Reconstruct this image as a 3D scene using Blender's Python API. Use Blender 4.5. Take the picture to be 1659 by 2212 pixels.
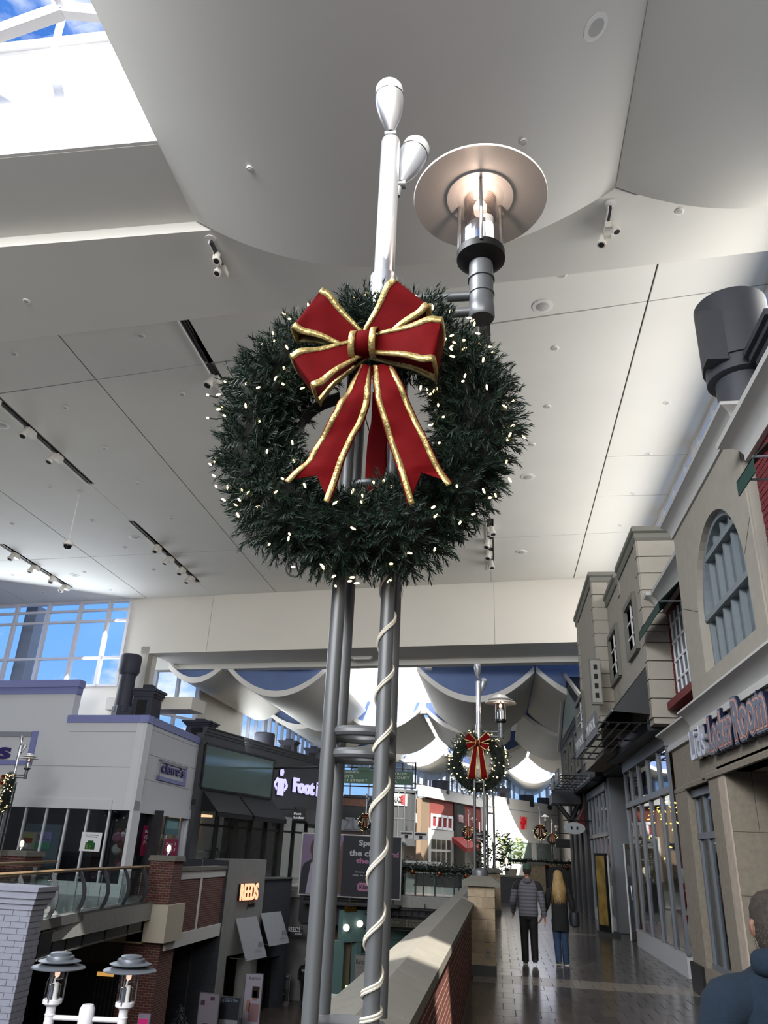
import bpy, bmesh, math, random
from mathutils import Vector, Matrix
import numpy as np
random.seed(7); RNG = np.random.default_rng(7)
SC = bpy.context.scene
for o in list(bpy.data.objects): bpy.data.objects.remove(o)
COL = SC.collection
# ------------------------------------------------------------------ camera
W, H, F = 1659, 2212, 1650.0
YAW, PITCH, ROLL, CZ = math.radians(8.85), math.radians(23.93), math.radians(2.552), 1.85
_f = Vector((-math.sin(YAW)*math.cos(PITCH), math.cos(YAW)*math.cos(PITCH), math.sin(PITCH)))
_r = Vector((math.cos(YAW), math.sin(YAW), 0)); _u = _r.cross(_f)
RT = _r*math.cos(ROLL)+_u*math.sin(ROLL); UP = _u*math.cos(ROLL)-_r*math.sin(ROLL); FW = _f
CAM = Vector((0, 0, CZ))
cd = bpy.data.cameras.new('camera'); cam = bpy.data.objects.new('camera', cd); COL.objects.link(cam)
cd.sensor_fit = 'VERTICAL'; cd.sensor_height = 36; cd.sensor_width = 27; cd.lens = F/H*36; cd.clip_end = 600; cd.clip_start = .05
cam.matrix_world = Matrix(((RT.x, UP.x, -FW.x, 0), (RT.y, UP.y, -FW.y, 0), (RT.z, UP.z, -FW.z, CZ), (0, 0, 0, 1)))
SC.camera = cam
# ------------------------------------------------------------------ sky, sun, daylight and fill lamps, exposure
SC.view_settings.view_transform = 'Standard'; SC.view_settings.look = 'None'
SC.view_settings.gamma = 1; SC.view_settings.use_curve_mapping = False
SC.view_settings.exposure = 0.0
try:
    SC.cycles.use_denoising = True; SC.cycles.max_bounces = 8; SC.cycles.diffuse_bounces = 4; SC.cycles.glossy_bounces = 3
    SC.cycles.transparent_max_bounces = 12; SC.cycles.transmission_bounces = 4; SC.cycles.sample_clamp_indirect = 6
    SC.cycles.caustics_reflective = False; SC.cycles.caustics_refractive = False
except Exception: pass
wd = bpy.data.worlds.new('sky'); SC.world = wd; wd.use_nodes = True
nt = wd.node_tree; nt.nodes.clear()
def wn(t, **k):
    n = nt.nodes.new(t)
    for a, b in k.items(): setattr(n, a, b)
    return n
tc = wn('ShaderNodeTexCoord'); sp = wn('ShaderNodeSeparateXYZ'); nt.links.new(tc.outputs['Generated'], sp.inputs[0])
rmp = wn('ShaderNodeValToRGB'); nt.links.new(sp.outputs['Z'], rmp.inputs[0])
cr = rmp.color_ramp; cr.elements[0].position = 0.0; cr.elements[0].color = (.30, .52, .90, 1)
cr.elements[1].position = .9; cr.elements[1].color = (.035, .14, .52, 1)
e = cr.elements.new(.30); e.color = (.13, .38, .92, 1)
# clouds: noise on the direction flattened towards the horizon
mp = wn('ShaderNodeMapping'); mp.inputs['Scale'].default_value = (2.6, 2.6, 5.5); mp.inputs['Location'].default_value = (1.3, .4, .1)
nt.links.new(tc.outputs['Generated'], mp.inputs[0])
nz = wn('ShaderNodeTexNoise'); nz.inputs['Scale'].default_value = 2.1; nz.inputs['Detail'].default_value = 7; nz.inputs['Roughness'].default_value = .55
nt.links.new(mp.outputs[0], nz.inputs['Vector'])
cl = wn('ShaderNodeValToRGB'); cl.color_ramp.elements[0].position = .50; cl.color_ramp.elements[1].position = .62
nt.links.new(nz.outputs['Fac'], cl.inputs[0])
mx = wn('ShaderNodeMixRGB'); nt.links.new(cl.outputs[0], mx.inputs[0]); nt.links.new(rmp.outputs[0], mx.inputs[1]); mx.inputs[2].default_value = (.86, .9, 1.0, 1)
bg = wn('ShaderNodeBackground'); bg.inputs[1].default_value = 1.3; nt.links.new(mx.outputs[0], bg.inputs[0])
wo = wn('ShaderNodeOutputWorld'); nt.links.new(bg.outputs[0], wo.inputs[0])
SUN_D = Vector((-.22, .75, -.63)).normalized()          # the way the sunlight travels
sl = bpy.data.lights.new('sun', 'SUN'); sl.energy = 22; sl.angle = math.radians(.55); sl.color = (1, .94, .84)
so = bpy.data.objects.new('sun', sl); COL.objects.link(so); so.rotation_euler = SUN_D.to_track_quat('-Z', 'Y').to_euler(); so.location = (1, -20, 25)
def area(name, loc, target, sx, sy, power, color=(1, 1, 1)):  # rectangular lamps added to boost the daylight indoors
    l = bpy.data.lights.new(name, 'AREA'); l.shape = 'RECTANGLE'; l.size = sx; l.size_y = sy; l.energy = power; l.color = color
    o = bpy.data.objects.new(name, l); COL.objects.link(o); o.location = loc
    o.rotation_euler = (Vector(target)-Vector(loc)).to_track_quat('-Z', 'Y').to_euler(); return o
area('clerestory_fill', (4.95, 18.5, 9.7), (-3.0, 18.5, 9.3), 19, 1.6, 620, (1, .96, .90))  # fill lamp added inside the clerestory, hidden behind the shop fronts
area('daylight_skylight', (-8.4, -3.4, 11.3), (-8.0, -.5, 0), 6.0, 11, 4600, (.98, .99, 1))
area('rear_fill', (-3.0, -12.5, 8.5), (0, 9, 4.0), 16, 6, 3600, (1, .98, .95))  # fill lamp added behind the viewer; no window there
area('daylight_far_skylight', (-4.8, 37.5, 12.5), (-4.8, 38, 0), 2.6, 8, 1500, (1, .98, .95))
area('daylight_far_skylight_2', (-4.9, 59.5, 11.0), (-4.9, 60, 0), 4, 9, 1100, (1, .98, .95))
area('daylight_far_skylight_3', (3.2, 71.5, 11.0), (3.2, 73, 0), 4, 11, 1700, (1, .98, .95))
area('far_left_fill', (-13.6, 41.5, 6.6), (-6, 44, 9.0), 11, 1.2, 420, (.92, .96, 1))  # unseen fill lamp added behind the charcoal shop parapet, aimed up at the vaults
area('daylight_left_windows', (-19.5, 30.2, 9.3), (-14, 20, 4.0), 8, 3.5, 900, (.85, .92, 1))
# ------------------------------------------------------------------ pixel measuring helpers
def ray(x, y): return FW+RT*((x-W/2)/F)-UP*((y-H/2)/F)
def onZ(x, y, z): d = ray(x, y); return CAM+d*((z-CZ)/d.z)
def onY(x, y, Y): d = ray(x, y); return CAM+d*(Y/d.y)
def onX(x, y, X): d = ray(x, y); return CAM+d*(X/d.x)
# ------------------------------------------------------------------ materials
MATS = {}
def _lin(c): return tuple(((v/12.92) if v <= .04045 else ((v+.055)/1.055)**2.4) for v in c)
def mat(name, col, rough=.6, metal=0.0, var=0.0, vscale=8.0, bump=0.0, bscale=60.0, emit=None, estr=1.0, alpha=None, trans=0.0, coat=0.0, ior=1.45, spec=.5):
    """procedural principled material; col is an sRGB triple"""
    if name in MATS: return MATS[name]
    m = bpy.data.materials.new(name); m.use_nodes = True; N = m.node_tree; b = N.nodes['Principled BSDF']
    c = _lin(col)
    b.inputs['Base Color'].default_value = (*c, 1); b.inputs['Roughness'].default_value = rough; b.inputs['Metallic'].default_value = metal
    b.inputs['IOR'].default_value = ior; b.inputs['Specular IOR Level'].default_value = spec
    if trans: b.inputs['Transmission Weight'].default_value = trans
    if coat: b.inputs['Coat Weight'].default_value = coat; b.inputs['Coat Roughness'].default_value = .08
    if alpha is not None: b.inputs['Alpha'].default_value = alpha
    if emit: b.inputs['Emission Color'].default_value = (*_lin(emit), 1); b.inputs['Emission Strength'].default_value = estr
    if var or bump:
        tc = N.nodes.new('ShaderNodeTexCoord')
    if var:
        n = N.nodes.new('ShaderNodeTexNoise'); n.inputs['Scale'].default_value = vscale; n.inputs['Detail'].default_value = 5
        N.links.new(tc.outputs['Object'], n.inputs['Vector'])
        r = N.nodes.new('ShaderNodeValToRGB'); r.color_ramp.elements[0].position = .3; r.color_ramp.elements[1].position = .7
        r.color_ramp.elements[0].color = (*[max(0, v*(1-var)) for v in c], 1); r.color_ramp.elements[1].color = (*[min(1, v*(1+var)) for v in c], 1)
        N.links.new(n.outputs['Fac'], r.inputs[0]); N.links.new(r.outputs[0], b.inputs['Base Color'])
    if bump:
        n2 = N.nodes.new('ShaderNodeTexNoise'); n2.inputs['Scale'].default_value = bscale; n2.inputs['Detail'].default_value = 3
        N.links.new(tc.outputs['Object'], n2.inputs['Vector'])
        bp = N.nodes.new('ShaderNodeBump'); bp.inputs['Strength'].default_value = bump; bp.inputs['Distance'].default_value = .01
        N.links.new(n2.outputs['Fac'], bp.inputs['Height']); N.links.new(bp.outputs[0], b.inputs['Normal'])
    MATS[name] = m; return m
def glass_mat(name, tint=(.9, .95, .96), refl=.12, rough=.02):
    """thin window glass: mostly clear, mirror-like at grazing angles"""
    if name in MATS: return MATS[name]
    m = bpy.data.materials.new(name); m.use_nodes = True; N = m.node_tree; N.nodes.clear()
    t = N.nodes.new('ShaderNodeBsdfTransparent'); t.inputs[0].default_value = (*tint, 1)
    g = N.nodes.new('ShaderNodeBsdfGlossy'); g.inputs['Roughness'].default_value = rough; g.inputs['Color'].default_value = (.95, .97, 1, 1)
    lw = N.nodes.new('ShaderNodeLayerWeight'); pw = N.nodes.new('ShaderNodeMath'); pw.operation = 'POWER'; pw.inputs[1].default_value = 5.0
    N.links.new(lw.outputs['Facing'], pw.inputs[0])
    ad = N.nodes.new('ShaderNodeMath'); ad.operation = 'MULTIPLY_ADD'; ad.use_clamp = True; ad.inputs[1].default_value = .5; ad.inputs[2].default_value = refl
    N.links.new(pw.outputs[0], ad.inputs[0])
    x = N.nodes.new('ShaderNodeMixShader'); N.links.new(ad.outputs[0], x.inputs[0]); N.links.new(t.outputs[0], x.inputs[1]); N.links.new(g.outputs[0], x.inputs[2])
    o = N.nodes.new('ShaderNodeOutputMaterial'); N.links.new(x.outputs[0], o.inputs[0])
    MATS[name] = m; return m
def brick_mat(name, c1, c2, mortar, bw=.21, bh=.075, axis='XZ', rough=.8):
    """brickwork too far away to tell bricks apart singly"""
    if name in MATS: return MATS[name]
    m = bpy.data.materials.new(name); m.use_nodes = True; N = m.node_tree; b = N.nodes['Principled BSDF']; b.inputs['Roughness'].default_value = rough
    g = N.nodes.new('ShaderNodeNewGeometry'); s = N.nodes.new('ShaderNodeSeparateXYZ'); N.links.new(g.outputs['Position'], s.inputs[0])
    a = N.nodes.new('ShaderNodeMath'); a.operation = 'ADD'; N.links.new(s.outputs['X'], a.inputs[0]); N.links.new(s.outputs['Y'], a.inputs[1])
    cb = N.nodes.new('ShaderNodeCombineXYZ'); N.links.new(a.outputs[0], cb.inputs[0]); N.links.new(s.outputs['Z'], cb.inputs[1])
    k = N.nodes.new('ShaderNodeTexBrick'); k.inputs['Scale'].default_value = 1; k.inputs['Brick Width'].default_value = bw; k.inputs['Row Height'].default_value = bh
    k.inputs['Mortar Size'].default_value = .007; k.inputs['Color1'].default_value = (*_lin(c1), 1); k.inputs['Color2'].default_value = (*_lin(c2), 1); k.inputs['Mortar'].default_value = (*_lin(mortar), 1)
    N.links.new(cb.outputs[0], k.inputs['Vector']); N.links.new(k.outputs[0], b.inputs['Base Color'])
    bp = N.nodes.new('ShaderNodeBump'); bp.inputs['Strength'].default_value = .5; bp.inputs['Distance'].default_value = .006; bp.invert = True
    N.links.new(k.outputs['Fac'], bp.inputs['Height']); N.links.new(bp.outputs[0], b.inputs['Normal'])
    MATS[name] = m; return m
# ------------------------------------------------------------------ mesh builder
class MB:
    def __init__(s): s.v = []; s.f = []
    def add(s, vs, fs):
        k = len(s.v); s.v += [tuple(v) for v in vs]; s.f += [tuple(i+k for i in f) for f in fs]; return s
    def hexa(s, p):                       # 8 corners: bottom ring 0-3, top ring 4-7
        return s.add(p, [(3, 2, 1, 0), (4, 5, 6, 7), (0, 1, 5, 4), (1, 2, 6, 5), (2, 3, 7, 6), (3, 0, 4, 7)])
    def box(s, x0, x1, y0, y1, z0, z1):
        return s.hexa([(x0, y0, z0), (x1, y0, z0), (x1, y1, z0), (x0, y1, z0), (x0, y0, z1), (x1, y0, z1), (x1, y1, z1), (x0, y1, z1)])
    def prism(s, pts, off):               # planar polygon (3D points) extruded by a vector
        n = len(pts); off = Vector(off); a = [Vector(p) for p in pts]; b = [p+off for p in a]
        return s.add(a+b, [tuple(range(n-1, -1, -1)), tuple(range(n, 2*n))]+[(i, (i+1) % n, n+(i+1) % n, n+i) for i in range(n)])
    def lathe(s, prof, c=(0, 0, 0), n=24, axis=(0, 0, 1), cap=True):
        ax = Vector(axis).normalized(); q = Vector((0, 0, 1)).rotation_difference(ax); c = Vector(c); k = len(s.v); m = len(prof)
        for r, z in prof:
            for i in range(n):
                t = 2*math.pi*i/n; s.v.append(tuple(c+q@Vector((r*math.cos(t), r*math.sin(t), z))))
        for j in range(m-1):
            for i in range(n): s.f.append((k+j*n+i, k+j*n+(i+1) % n, k+(j+1)*n+(i+1) % n, k+(j+1)*n+i))
        if cap:
            s.f.append(tuple(k+i for i in range(n-1, -1, -1))); s.f.append(tuple(k+(m-1)*n+i for i in range(n)))
        return s
    def cyl(s, a, b, r, n=12, r2=None):
        a = Vector(a); b = Vector(b); return s.lathe([(r, 0), (r if r2 is None else r2, (b-a).length)], a, n, b-a)
    def tube(s, pts, r, n=8, closed=False):
        P = [Vector(p) for p in pts]; m = len(P); k = len(s.v); pn = None
        R = r if hasattr(r, '__len__') else [r]*m
        for j in range(m):
            if closed: t = P[(j+1) % m]-P[j-1]
            else: t = P[min(j+1, m-1)]-P[max(j-1, 0)]
            t.normalize()
            if pn is None:
                pn = t.orthogonal().normalized()
            pn = (pn-t*pn.dot(t)).normalized(); b = t.cross(pn)
            for i in range(n):
                a = 2*math.pi*i/n; s.v.append(tuple(P[j]+(pn*math.cos(a)+b*math.sin(a))*R[j]))
        for j in range(m if closed else m-1):
            j2 = (j+1) % m
            for i in range(n): s.f.append((k+j*n+i, k+j*n+(i+1) % n, k+j2*n+(i+1) % n, k+j2*n+i))
        if not closed:
            s.f.append(tuple(k+i for i in range(n-1, -1, -1))); s.f.append(tuple(k+(m-1)*n+i for i in range(n)))
        return s
    def sweep(s, prof, path, z0=0.0):
        """profile [(out, z)] swept along a plan polyline [(x, y)], out = to the right of travel; mitred corners"""
        P = [Vector(p) for p in path]; m = len(P); n = len(prof); k = len(s.v)
        for j in range(m):
            d0 = (P[j]-P[j-1]).normalized() if j else None; d1 = (P[j+1]-P[j]).normalized() if j < m-1 else None
            if d0 is None: d0 = d1
            if d1 is None: d1 = d0
            n0 = Vector((d0.y, -d0.x)); n1 = Vector((d1.y, -d1.x)); mm = (n0+n1); mm = mm/max(.3, mm.dot(n0))
            for o, z in prof: s.v.append((P[j].x+mm.x*o, P[j].y+mm.y*o, z0+z))
        for j in range(m-1):
            for i in range(n): s.f.append((k+j*n+i, k+j*n+(i+1) % n, k+(j+1)*n+(i+1) % n, k+(j+1)*n+i))
        s.f.append(tuple(k+i for i in range(n-1, -1, -1))); s.f.append(tuple(k+(m-1)*n+i for i in range(n)))
        return s
    def mesh(s, name, m, smooth=False, ang=35):
        me = bpy.data.meshes.new(name); me.from_pydata(s.v, [], s.f); me.update()
        if m is not None: me.materials.append(m)
        if smooth:
            me.polygons.foreach_set('use_smooth', [True]*len(me.polygons))
            try: me.set_sharp_from_angle(angle=math.radians(ang))
            except Exception: pass
        return me
    def build(s, name, m, parent=None, smooth=False, ang=35, fix=True, loc=None):
        me = s.mesh(name, m, smooth, ang)
        if fix:
            bm = bmesh.new(); bm.from_mesh(me); bmesh.ops.recalc_face_normals(bm, faces=bm.faces); bm.to_mesh(me); bm.free()
            if smooth:
                try: me.set_sharp_from_angle(angle=math.radians(ang))
                except Exception: pass
        return link(name, me, parent, loc)
def link(name, me, parent=None, loc=None):
    o = bpy.data.objects.new(name, me); COL.objects.link(o)
    if loc is not None: o.location = loc
    if parent is not None: attach(o, parent)
    return o
def attach(o, parent):
    """child keeps the world coordinates its mesh was built in"""
    o.parent = parent
    o.matrix_parent_inverse = WORLD[parent.name].inverted() if parent.name in WORLD else Matrix.Identity(4)
WORLD = {}
def thing(name, label, cat, loc=(0, 0, 0), group=None):
    o = bpy.data.objects.new(name, None); COL.objects.link(o); o.location = loc; o.empty_display_size = .1
    WORLD[o.name] = Matrix.Translation(Vector(loc)); o['label'] = label; o['category'] = cat
    if group: o['group'] = group
    return o
def tag(o, label, cat, group=None):
    o['label'] = label; o['category'] = cat
    if group: o['group'] = group
    return o
def struct(o, label=None, cat=None):
    o['kind'] = 'structure'
    if label: o['label'] = label
    if cat: o['category'] = cat
    return o
def stuff(o): o['kind'] = 'stuff'; return o
def copy_tree(o, parent=None):
    c = o.copy(); COL.objects.link(c)
    if parent is not None: c.parent = parent
    for ch in list(o.children): copy_tree(ch, c)
    return c
def lathe_obj(name, prof, c, m, parent=None, n=32, axis=(0, 0, 1), ang=40): return MB().lathe(prof, c, n, axis).build(name, m, parent, True, ang)
def ip(a, b, t): return a+(b-a)*t
# vertical facade plane: u along the wall, z up, d out of the wall towards the camera
class Fac:
    def __init__(s, a, b):
        s.o = Vector((a[0], a[1], 0)); d = Vector((b[0]-a[0], b[1]-a[1], 0)); s.L = d.length; s.d = d.normalized()
        n = Vector((s.d.y, -s.d.x, 0)); s.n = n if n.dot(Vector((0, 0, 0))-s.o) > 0 else -n
    def P(s, u, z, d=0.0): return s.o+s.d*u+s.n*d+Vector((0, 0, z))
    def uz(s, x, y, d=0.0):
        r = ray(x, y); t = (s.o+s.n*d-CAM).dot(s.n)/r.dot(s.n); p = CAM+r*t
        return (p-s.o).dot(s.d), p.z
    def box(s, mb, u0, u1, z0, z1, d0, d1):
        return mb.hexa([s.P(u0, z0, d1), s.P(u1, z0, d1), s.P(u1, z0, d0), s.P(u0, z0, d0), s.P(u0, z1, d1), s.P(u1, z1, d1), s.P(u1, z1, d0), s.P(u0, z1, d0)])
    def prism(s, mb, uz, d0, d1): return mb.prism([s.P(u, z, d0) for u, z in uz], s.n*(d1-d0))
    def pbox(s, mb, x0, y0, x1, y1, d0, d1):
        a = s.uz(x0, y0, d1); b = s.uz(x1, y1, d1)
        return s.box(mb, min(a[0], b[0]), max(a[0], b[0]), min(a[1], b[1]), max(a[1], b[1]), d0, d1)
    def one(s, name, m, parent, u0, u1, z0, z1, d0, d1):
        return s.box(MB(), u0, u1, z0, z1, d0, d1).build(name, m, parent, fix=True)
def text_mesh(name, body, m, size, extrude=.01, bevel=0.0, space=1.0, shear=0.0, align='LEFT', bold=0.0, sx=1.0):
    cu = bpy.data.curves.new(name+'_c', 'FONT'); cu.body = body; cu.size = size; cu.extrude = extrude; cu.bevel_depth = bevel
    cu.space_character = space; cu.shear = shear; cu.align_x = align; cu.offset = bold; cu.resolution_u = 3
    o = bpy.data.objects.new(name+'_t', cu)
    me = bpy.data.meshes.new_from_object(o); me.name = name
    bpy.data.objects.remove(o); bpy.data.curves.remove(cu)
    me.materials.clear(); me.materials.append(m)
    if sx != 1: me.transform(Matrix.Diagonal((sx, 1, 1, 1)))
    return me
def put_text(fac, name, body, m, parent, u, z, size, d=.02, extrude=.01, flip=False, width=None, height=None, ref=False, **k):
    """flat lettering on a facade; u = left end, z = baseline; width/height stretch it to the measured size"""
    me = text_mesh(name, body, m, size, extrude, **k)
    xs = [v.co.x for v in me.vertices]; ys = [v.co.y for v in me.vertices]
    if not xs: return None
    if ref:
        k2 = dict(k); k2['bold'] = 0; r = text_mesh(name, body, m, size, extrude, **k2); xs = [v.co.x for v in r.vertices]; ys = [v.co.y for v in r.vertices]; bpy.data.meshes.remove(r)
    sx = (width/(max(xs)-min(xs))) if width else 1.0; sy = (height/(max(ys)-min(ys))) if height else 1.0
    x0 = min(xs) if width else 0; y0 = min(ys) if height else 0
    # reading direction: u must run left to right as the camera sees it
    rd = Vector((0, 0, 1)).cross(fac.n)
    M = Matrix(((rd.x, 0, fac.n.x, 0), (rd.y, 0, fac.n.y, 0), (0, 1, 0, 0), (0, 0, 0, 1)))
    o = fac.P(u, z, d)
    for v in me.vertices:
        q = M@Vector(((v.co.x-x0)*sx, (v.co.y-y0)*sy, v.co.z)); v.co = o+q
    me.update()
    return link(name, me, parent)
# ================================================================== the setting
M_CEIL = mat('ceiling_paint', (.88, .87, .84), .75, var=.02, vscale=.6)
M_VAULT = mat('vault_plaster', (.86, .85, .82), .8, var=.03, vscale=.35)
M_WHITE = mat('white_paint', (.9, .89, .87), .6)
M_WALL = mat('wall_plaster', (.88, .86, .82), .75, var=.02, vscale=.5)
M_BLUE = mat('blue_lunette', (.42, .50, .68), .7, var=.05, vscale=1.5)
M_FRAME = mat('white_window_frame', (.86, .86, .88), .45)
M_GLASS = glass_mat('clear_glass', (.96, .98, 1.0), .03)
M_DARK = mat('dark_recess', (.10, .10, .11), .8)
M_ROOF = mat('roof_deck', (.5, .5, .5), .9)
ZC = 11.7
def L1(x): return 11.03-.0877*(x+1)*1.0      # far lower edge of the cross beam (plan)
def J1(x): return 12.72-.143*x
def J4(x): return 24.27-.088*x
def WL(x): return 28.85-.13*x
# --- panel ceiling: real panels with open joints, slots for the lighting tracks
ceiling = struct(MB().prism([(-27, L1(-27)-1, ZC+.10), (5.3, L1(5.3)-1, ZC+.10), (5.3, WL(5.3), ZC+.10), (-27, WL(-27), ZC+.10)], (0, 0, .15)).build('ceiling', mat('ceiling_void', (.58, .57, .55), .9)))
SLOTS = {-18.1: [(24.2, 29.3), (15, 21.5)], -12.1: [(13.5, 19.5), (22.3, 28.7)], -6.25: [(10.8, 15.2)], -.1: [(10.6, 14.5), (22.6, 27.4)]}
XB = [-27, -24.2, -21.4, -18.1, -15.3, -12.1, -9.17, -6.25, -3.1, -.1, 3.03, 5.16]
for i in range(len(XB)-1):
    xa, xb = XB[i], XB[i+1]
    rows = [(L1, J1), (J1, J4), (J4, WL)]
    if xa == 3.03: rows = [(L1, J1), (J1, lambda x: 18.6), (lambda x: 18.6, lambda x: 21.08), (lambda x: 21.08, J4), (J4, WL)]
    for ra, rb in rows:
        g = .013
        def side(x, s):                     # panel edge along a column line, with notches for the slots
            base = x+s*(.005 if x in SLOTS else .018)
            out = []; lo, hi = ra(x)+g, rb(x)-g
            for (a, b) in sorted(SLOTS.get(x, [])):
                a2, b2 = max(a, lo), min(b, hi)
                if b2 > a2: out += [(base, a2), (x+s*.125, a2), (x+s*.125, b2), (base, b2)]
            pts = [(base, lo)]+out+[(base, hi)]
            if out and abs(out[0][1]-lo) < 1e-6: pts = out[1:]+[(base, hi)]
            q = [pts[0]]
            for p in pts[1:]:
                if (p[0]-q[-1][0])**2+(p[1]-q[-1][1])**2 > 1e-8: q.append(p)
            return q
        poly = side(xa, 1)+side(xb, -1)[::-1]
        MB().prism([(x, y, ZC) for x, y in poly], (0, 0, .05)).build('ceiling_panel', M_CEIL, ceiling)
# track lights in the slots
M_TRACKW = mat('spot_housing', (.87, .85, .81), .5)
M_TRACKD = mat('track_metal', (.16, .16, .17), .5)
def spot_on(parent, x, y, z, yaw, tilt=.5, sc=1.0):
    """a small adaptor box and a flared spot cylinder hanging from a track"""
    mb = MB(); mb.box(x-.05*sc, x+.05*sc, y-.10*sc, y+.10*sc, z-.14*sc, z-.02*sc)
    head = mb.build('spotlight', M_TRACKW, parent)
    d = Vector((math.cos(yaw)*tilt, math.sin(yaw)*tilt, -1)).normalized(); c = Vector((x, y, z-.10*sc))+Vector((math.cos(yaw), math.sin(yaw), 0))*.11*sc
    lathe_obj('lamp_barrel', [(.05*sc, -.10*sc), (.055*sc, .06*sc), (.075*sc, .08*sc), (.075*sc, .13*sc), (.05*sc, .128*sc)], c, M_TRACKW, head, 14, d)
    lathe_obj('lens', [(.052*sc, .10*sc), (.052*sc, .131*sc)], c, M_DARK, head, 12, d)
    return head
tn = 0
TL = {(-18.1, 0): ('the far left window wall', [25.2, 26.6, 27.9, 29.0]), (-12.1, 0): ('the left ceiling edge', [14.6, 16.2, 17.6]), (-12.1, 1): ('the white bulkhead, left half', [24.6, 25.8, 27.0, 28.0]),
      (-6.25, 0): ('the wreath, at its upper left', [14.2]), (-.1, 0): ('the big lamp, behind it', [13.6]), (-.1, 1): ('the wreath, at its lower right', [23.4, 24.5, 25.6, 26.6])}
for (x, k), (where, ys) in TL.items():
    a, b = sorted(SLOTS[x])[k if x != -18.1 else 1]
    t = thing('track_light', 'recessed ceiling track of white spotlights near '+where, 'track light', (x, (a+b)/2, ZC), 'ceiling light tracks')
    MB().box(x-.02, x+.02, a+.05, b-.05, ZC+.0, ZC+.05).build('track', M_TRACKD, t)
    MB().box(x-.125, x-.10, a, b, ZC-.035, ZC+.07).build('slot_edge', M_WHITE, t)
    for y in ys: spot_on(t, x+.0, y, ZC+.02, random.uniform(-2.4, -.8), .35, 1.5)
# small round fittings in the ceiling
def ceiling_disc(x, y, r, label, cat, group, z=ZC, n=20):
    t = thing('ceiling_speaker' if r > .12 else 'sprinkler_cap', label, cat, (x, y, z), group)
    lathe_obj('rim', [(r, 0), (r, -.012), (r*.72, -.02)], (x, y, z), M_WHITE, t, n)
    lathe_obj('grille', [(r*.70, -.015), (r*.62, -.024)], (x, y, z), mat('speaker_grille', (.72, .71, .69), .7), t, n)
for (px_, py_, lab) in ((1172, 661, 'round ceiling speaker right of the big lamp'), (4, 918, 'round ceiling speaker at the left picture edge under the track'), (290, 1161, 'round ceiling speaker beside the farther left track'),
                        (161, 1243, 'round ceiling speaker above the left window wall'), (1140, 1030, 'round ceiling speaker right of the wreath'), (1126, 1192, 'round ceiling speaker right of the wreath, nearer the bulkhead')):
    p = onZ(px_, py_, ZC); ceiling_disc(p.x, p.y, .2, lab, 'speaker', 'round speakers in the panel ceiling')
for (px_, py_) in ((305, 725), (31, 764), (141, 880), (393, 851), (226, 968), (298, 1043), (108, 1051), (371, 1118), (199, 1125), (27, 1132), (1215, 594), (1199, 752), (1568, 546), (1440, 870), (1400, 980), (1367, 1066), (1341, 1135), (270, 1182), (331, 1230), (182, 1236), (28, 1242), (93, 1279), (239, 1274), (1183, 878), (1150, 960)):
    p = onZ(px_, py_, ZC); ceiling_disc(p.x, p.y, .085, 'small round sprinkler cap in the white panel ceiling', 'sprinkler', 'sprinkler caps in the panel ceiling', n=10)
# dome camera on a thin rod
p = onZ(172, 1064, ZC); q = onY(156, 1176, p.y)
t = thing('dome_camera', 'white dome camera hanging on a thin rod from the ceiling', 'camera', (p.x, p.y, ZC))
MB().cyl((p.x, p.y, ZC), (p.x, p.y, q.z+.1), .014, 8).build('rod', M_WHITE, t); lathe_obj('canopy', [(.1, 0), (.1, -.015), (.03, -.05)], (p.x, p.y, ZC), M_WHITE, t, 16)
lathe_obj('housing', [(.03, .16), (.10, .12), (.15, .02), (.15, -.02), (.12, -.03)], (p.x, p.y, q.z), M_WHITE, t, 20)
lathe_obj('dome', [(.12, -.03), (.11, -.09), (.07, -.14), (.01, -.16)], (p.x, p.y, q.z), mat('smoked_dome', (.08, .08, .1), .1), t, 20)
# --- cross beam with the lit fascia, upper soffit and skylight well
Y9 = 9.2
MB().prism([(-16, Y9+.12, 11.2), (5.9, Y9-.1, 11.2), (5.9, L1(5.9), 11.2), (-16, L1(-16), 11.2)], (0, 0, .75)).build('trim_1', M_VAULT)['kind'] = 'structure'
MB().box(-16, -4.6, 7.66, 9.33, 11.42, 11.6).build('trim_2', M_VAULT)['kind'] = 'structure'
MB().box(-16, -4.4, 7.60, 7.655, 11.425, 13.86).build('wall_skylight_end', M_WHITE)['kind'] = 'structure'
def vault(x0, x1, ya, yb, zt, sag, n=28, th=.07, z2=None):
    """hanging barrel: a curved sheet, its crest lines parallel to the mall"""
    mb = MB(); k = []
    for j, (y, zz) in enumerate(((ya, zt), (yb, zt if z2 is None else z2))):
        for off in (0, th):
            r = []
            for i in range(n+1):
                t = i/n; x = ip(x0, x1, t); r.append((x, y, zz+off-sag*4*t*(1-t)))
            k.append(r)
    v = k[0]+k[1]+k[2]+k[3]; m = n+1; f = []
    for i in range(n):
        f += [(i, i+1, 2*m+i+1, 2*m+i), (m+i, 3*m+i, 3*m+i+1, m+i+1), (i, m+i, m+i+1, i+1), (2*m+i, 2*m+i+1, 3*m+i+1, 3*m+i)]
    f += [(0, 2*m, 3*m, m), (n, m+n, 3*m+n, 2*m+n)]
    mb.v = v; mb.f = f; return mb
vl = struct(vault(-4.85, 1.98, 1.0, 9.14, 11.39, 1.28, 40).build('ceiling_vault', M_VAULT, smooth=True, ang=50))
vr = struct(vault(1.98, 5.75, 1.0, 9.1, 11.37, .62, 30).build('ceiling_vault', M_VAULT, smooth=True, ang=50))
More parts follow.
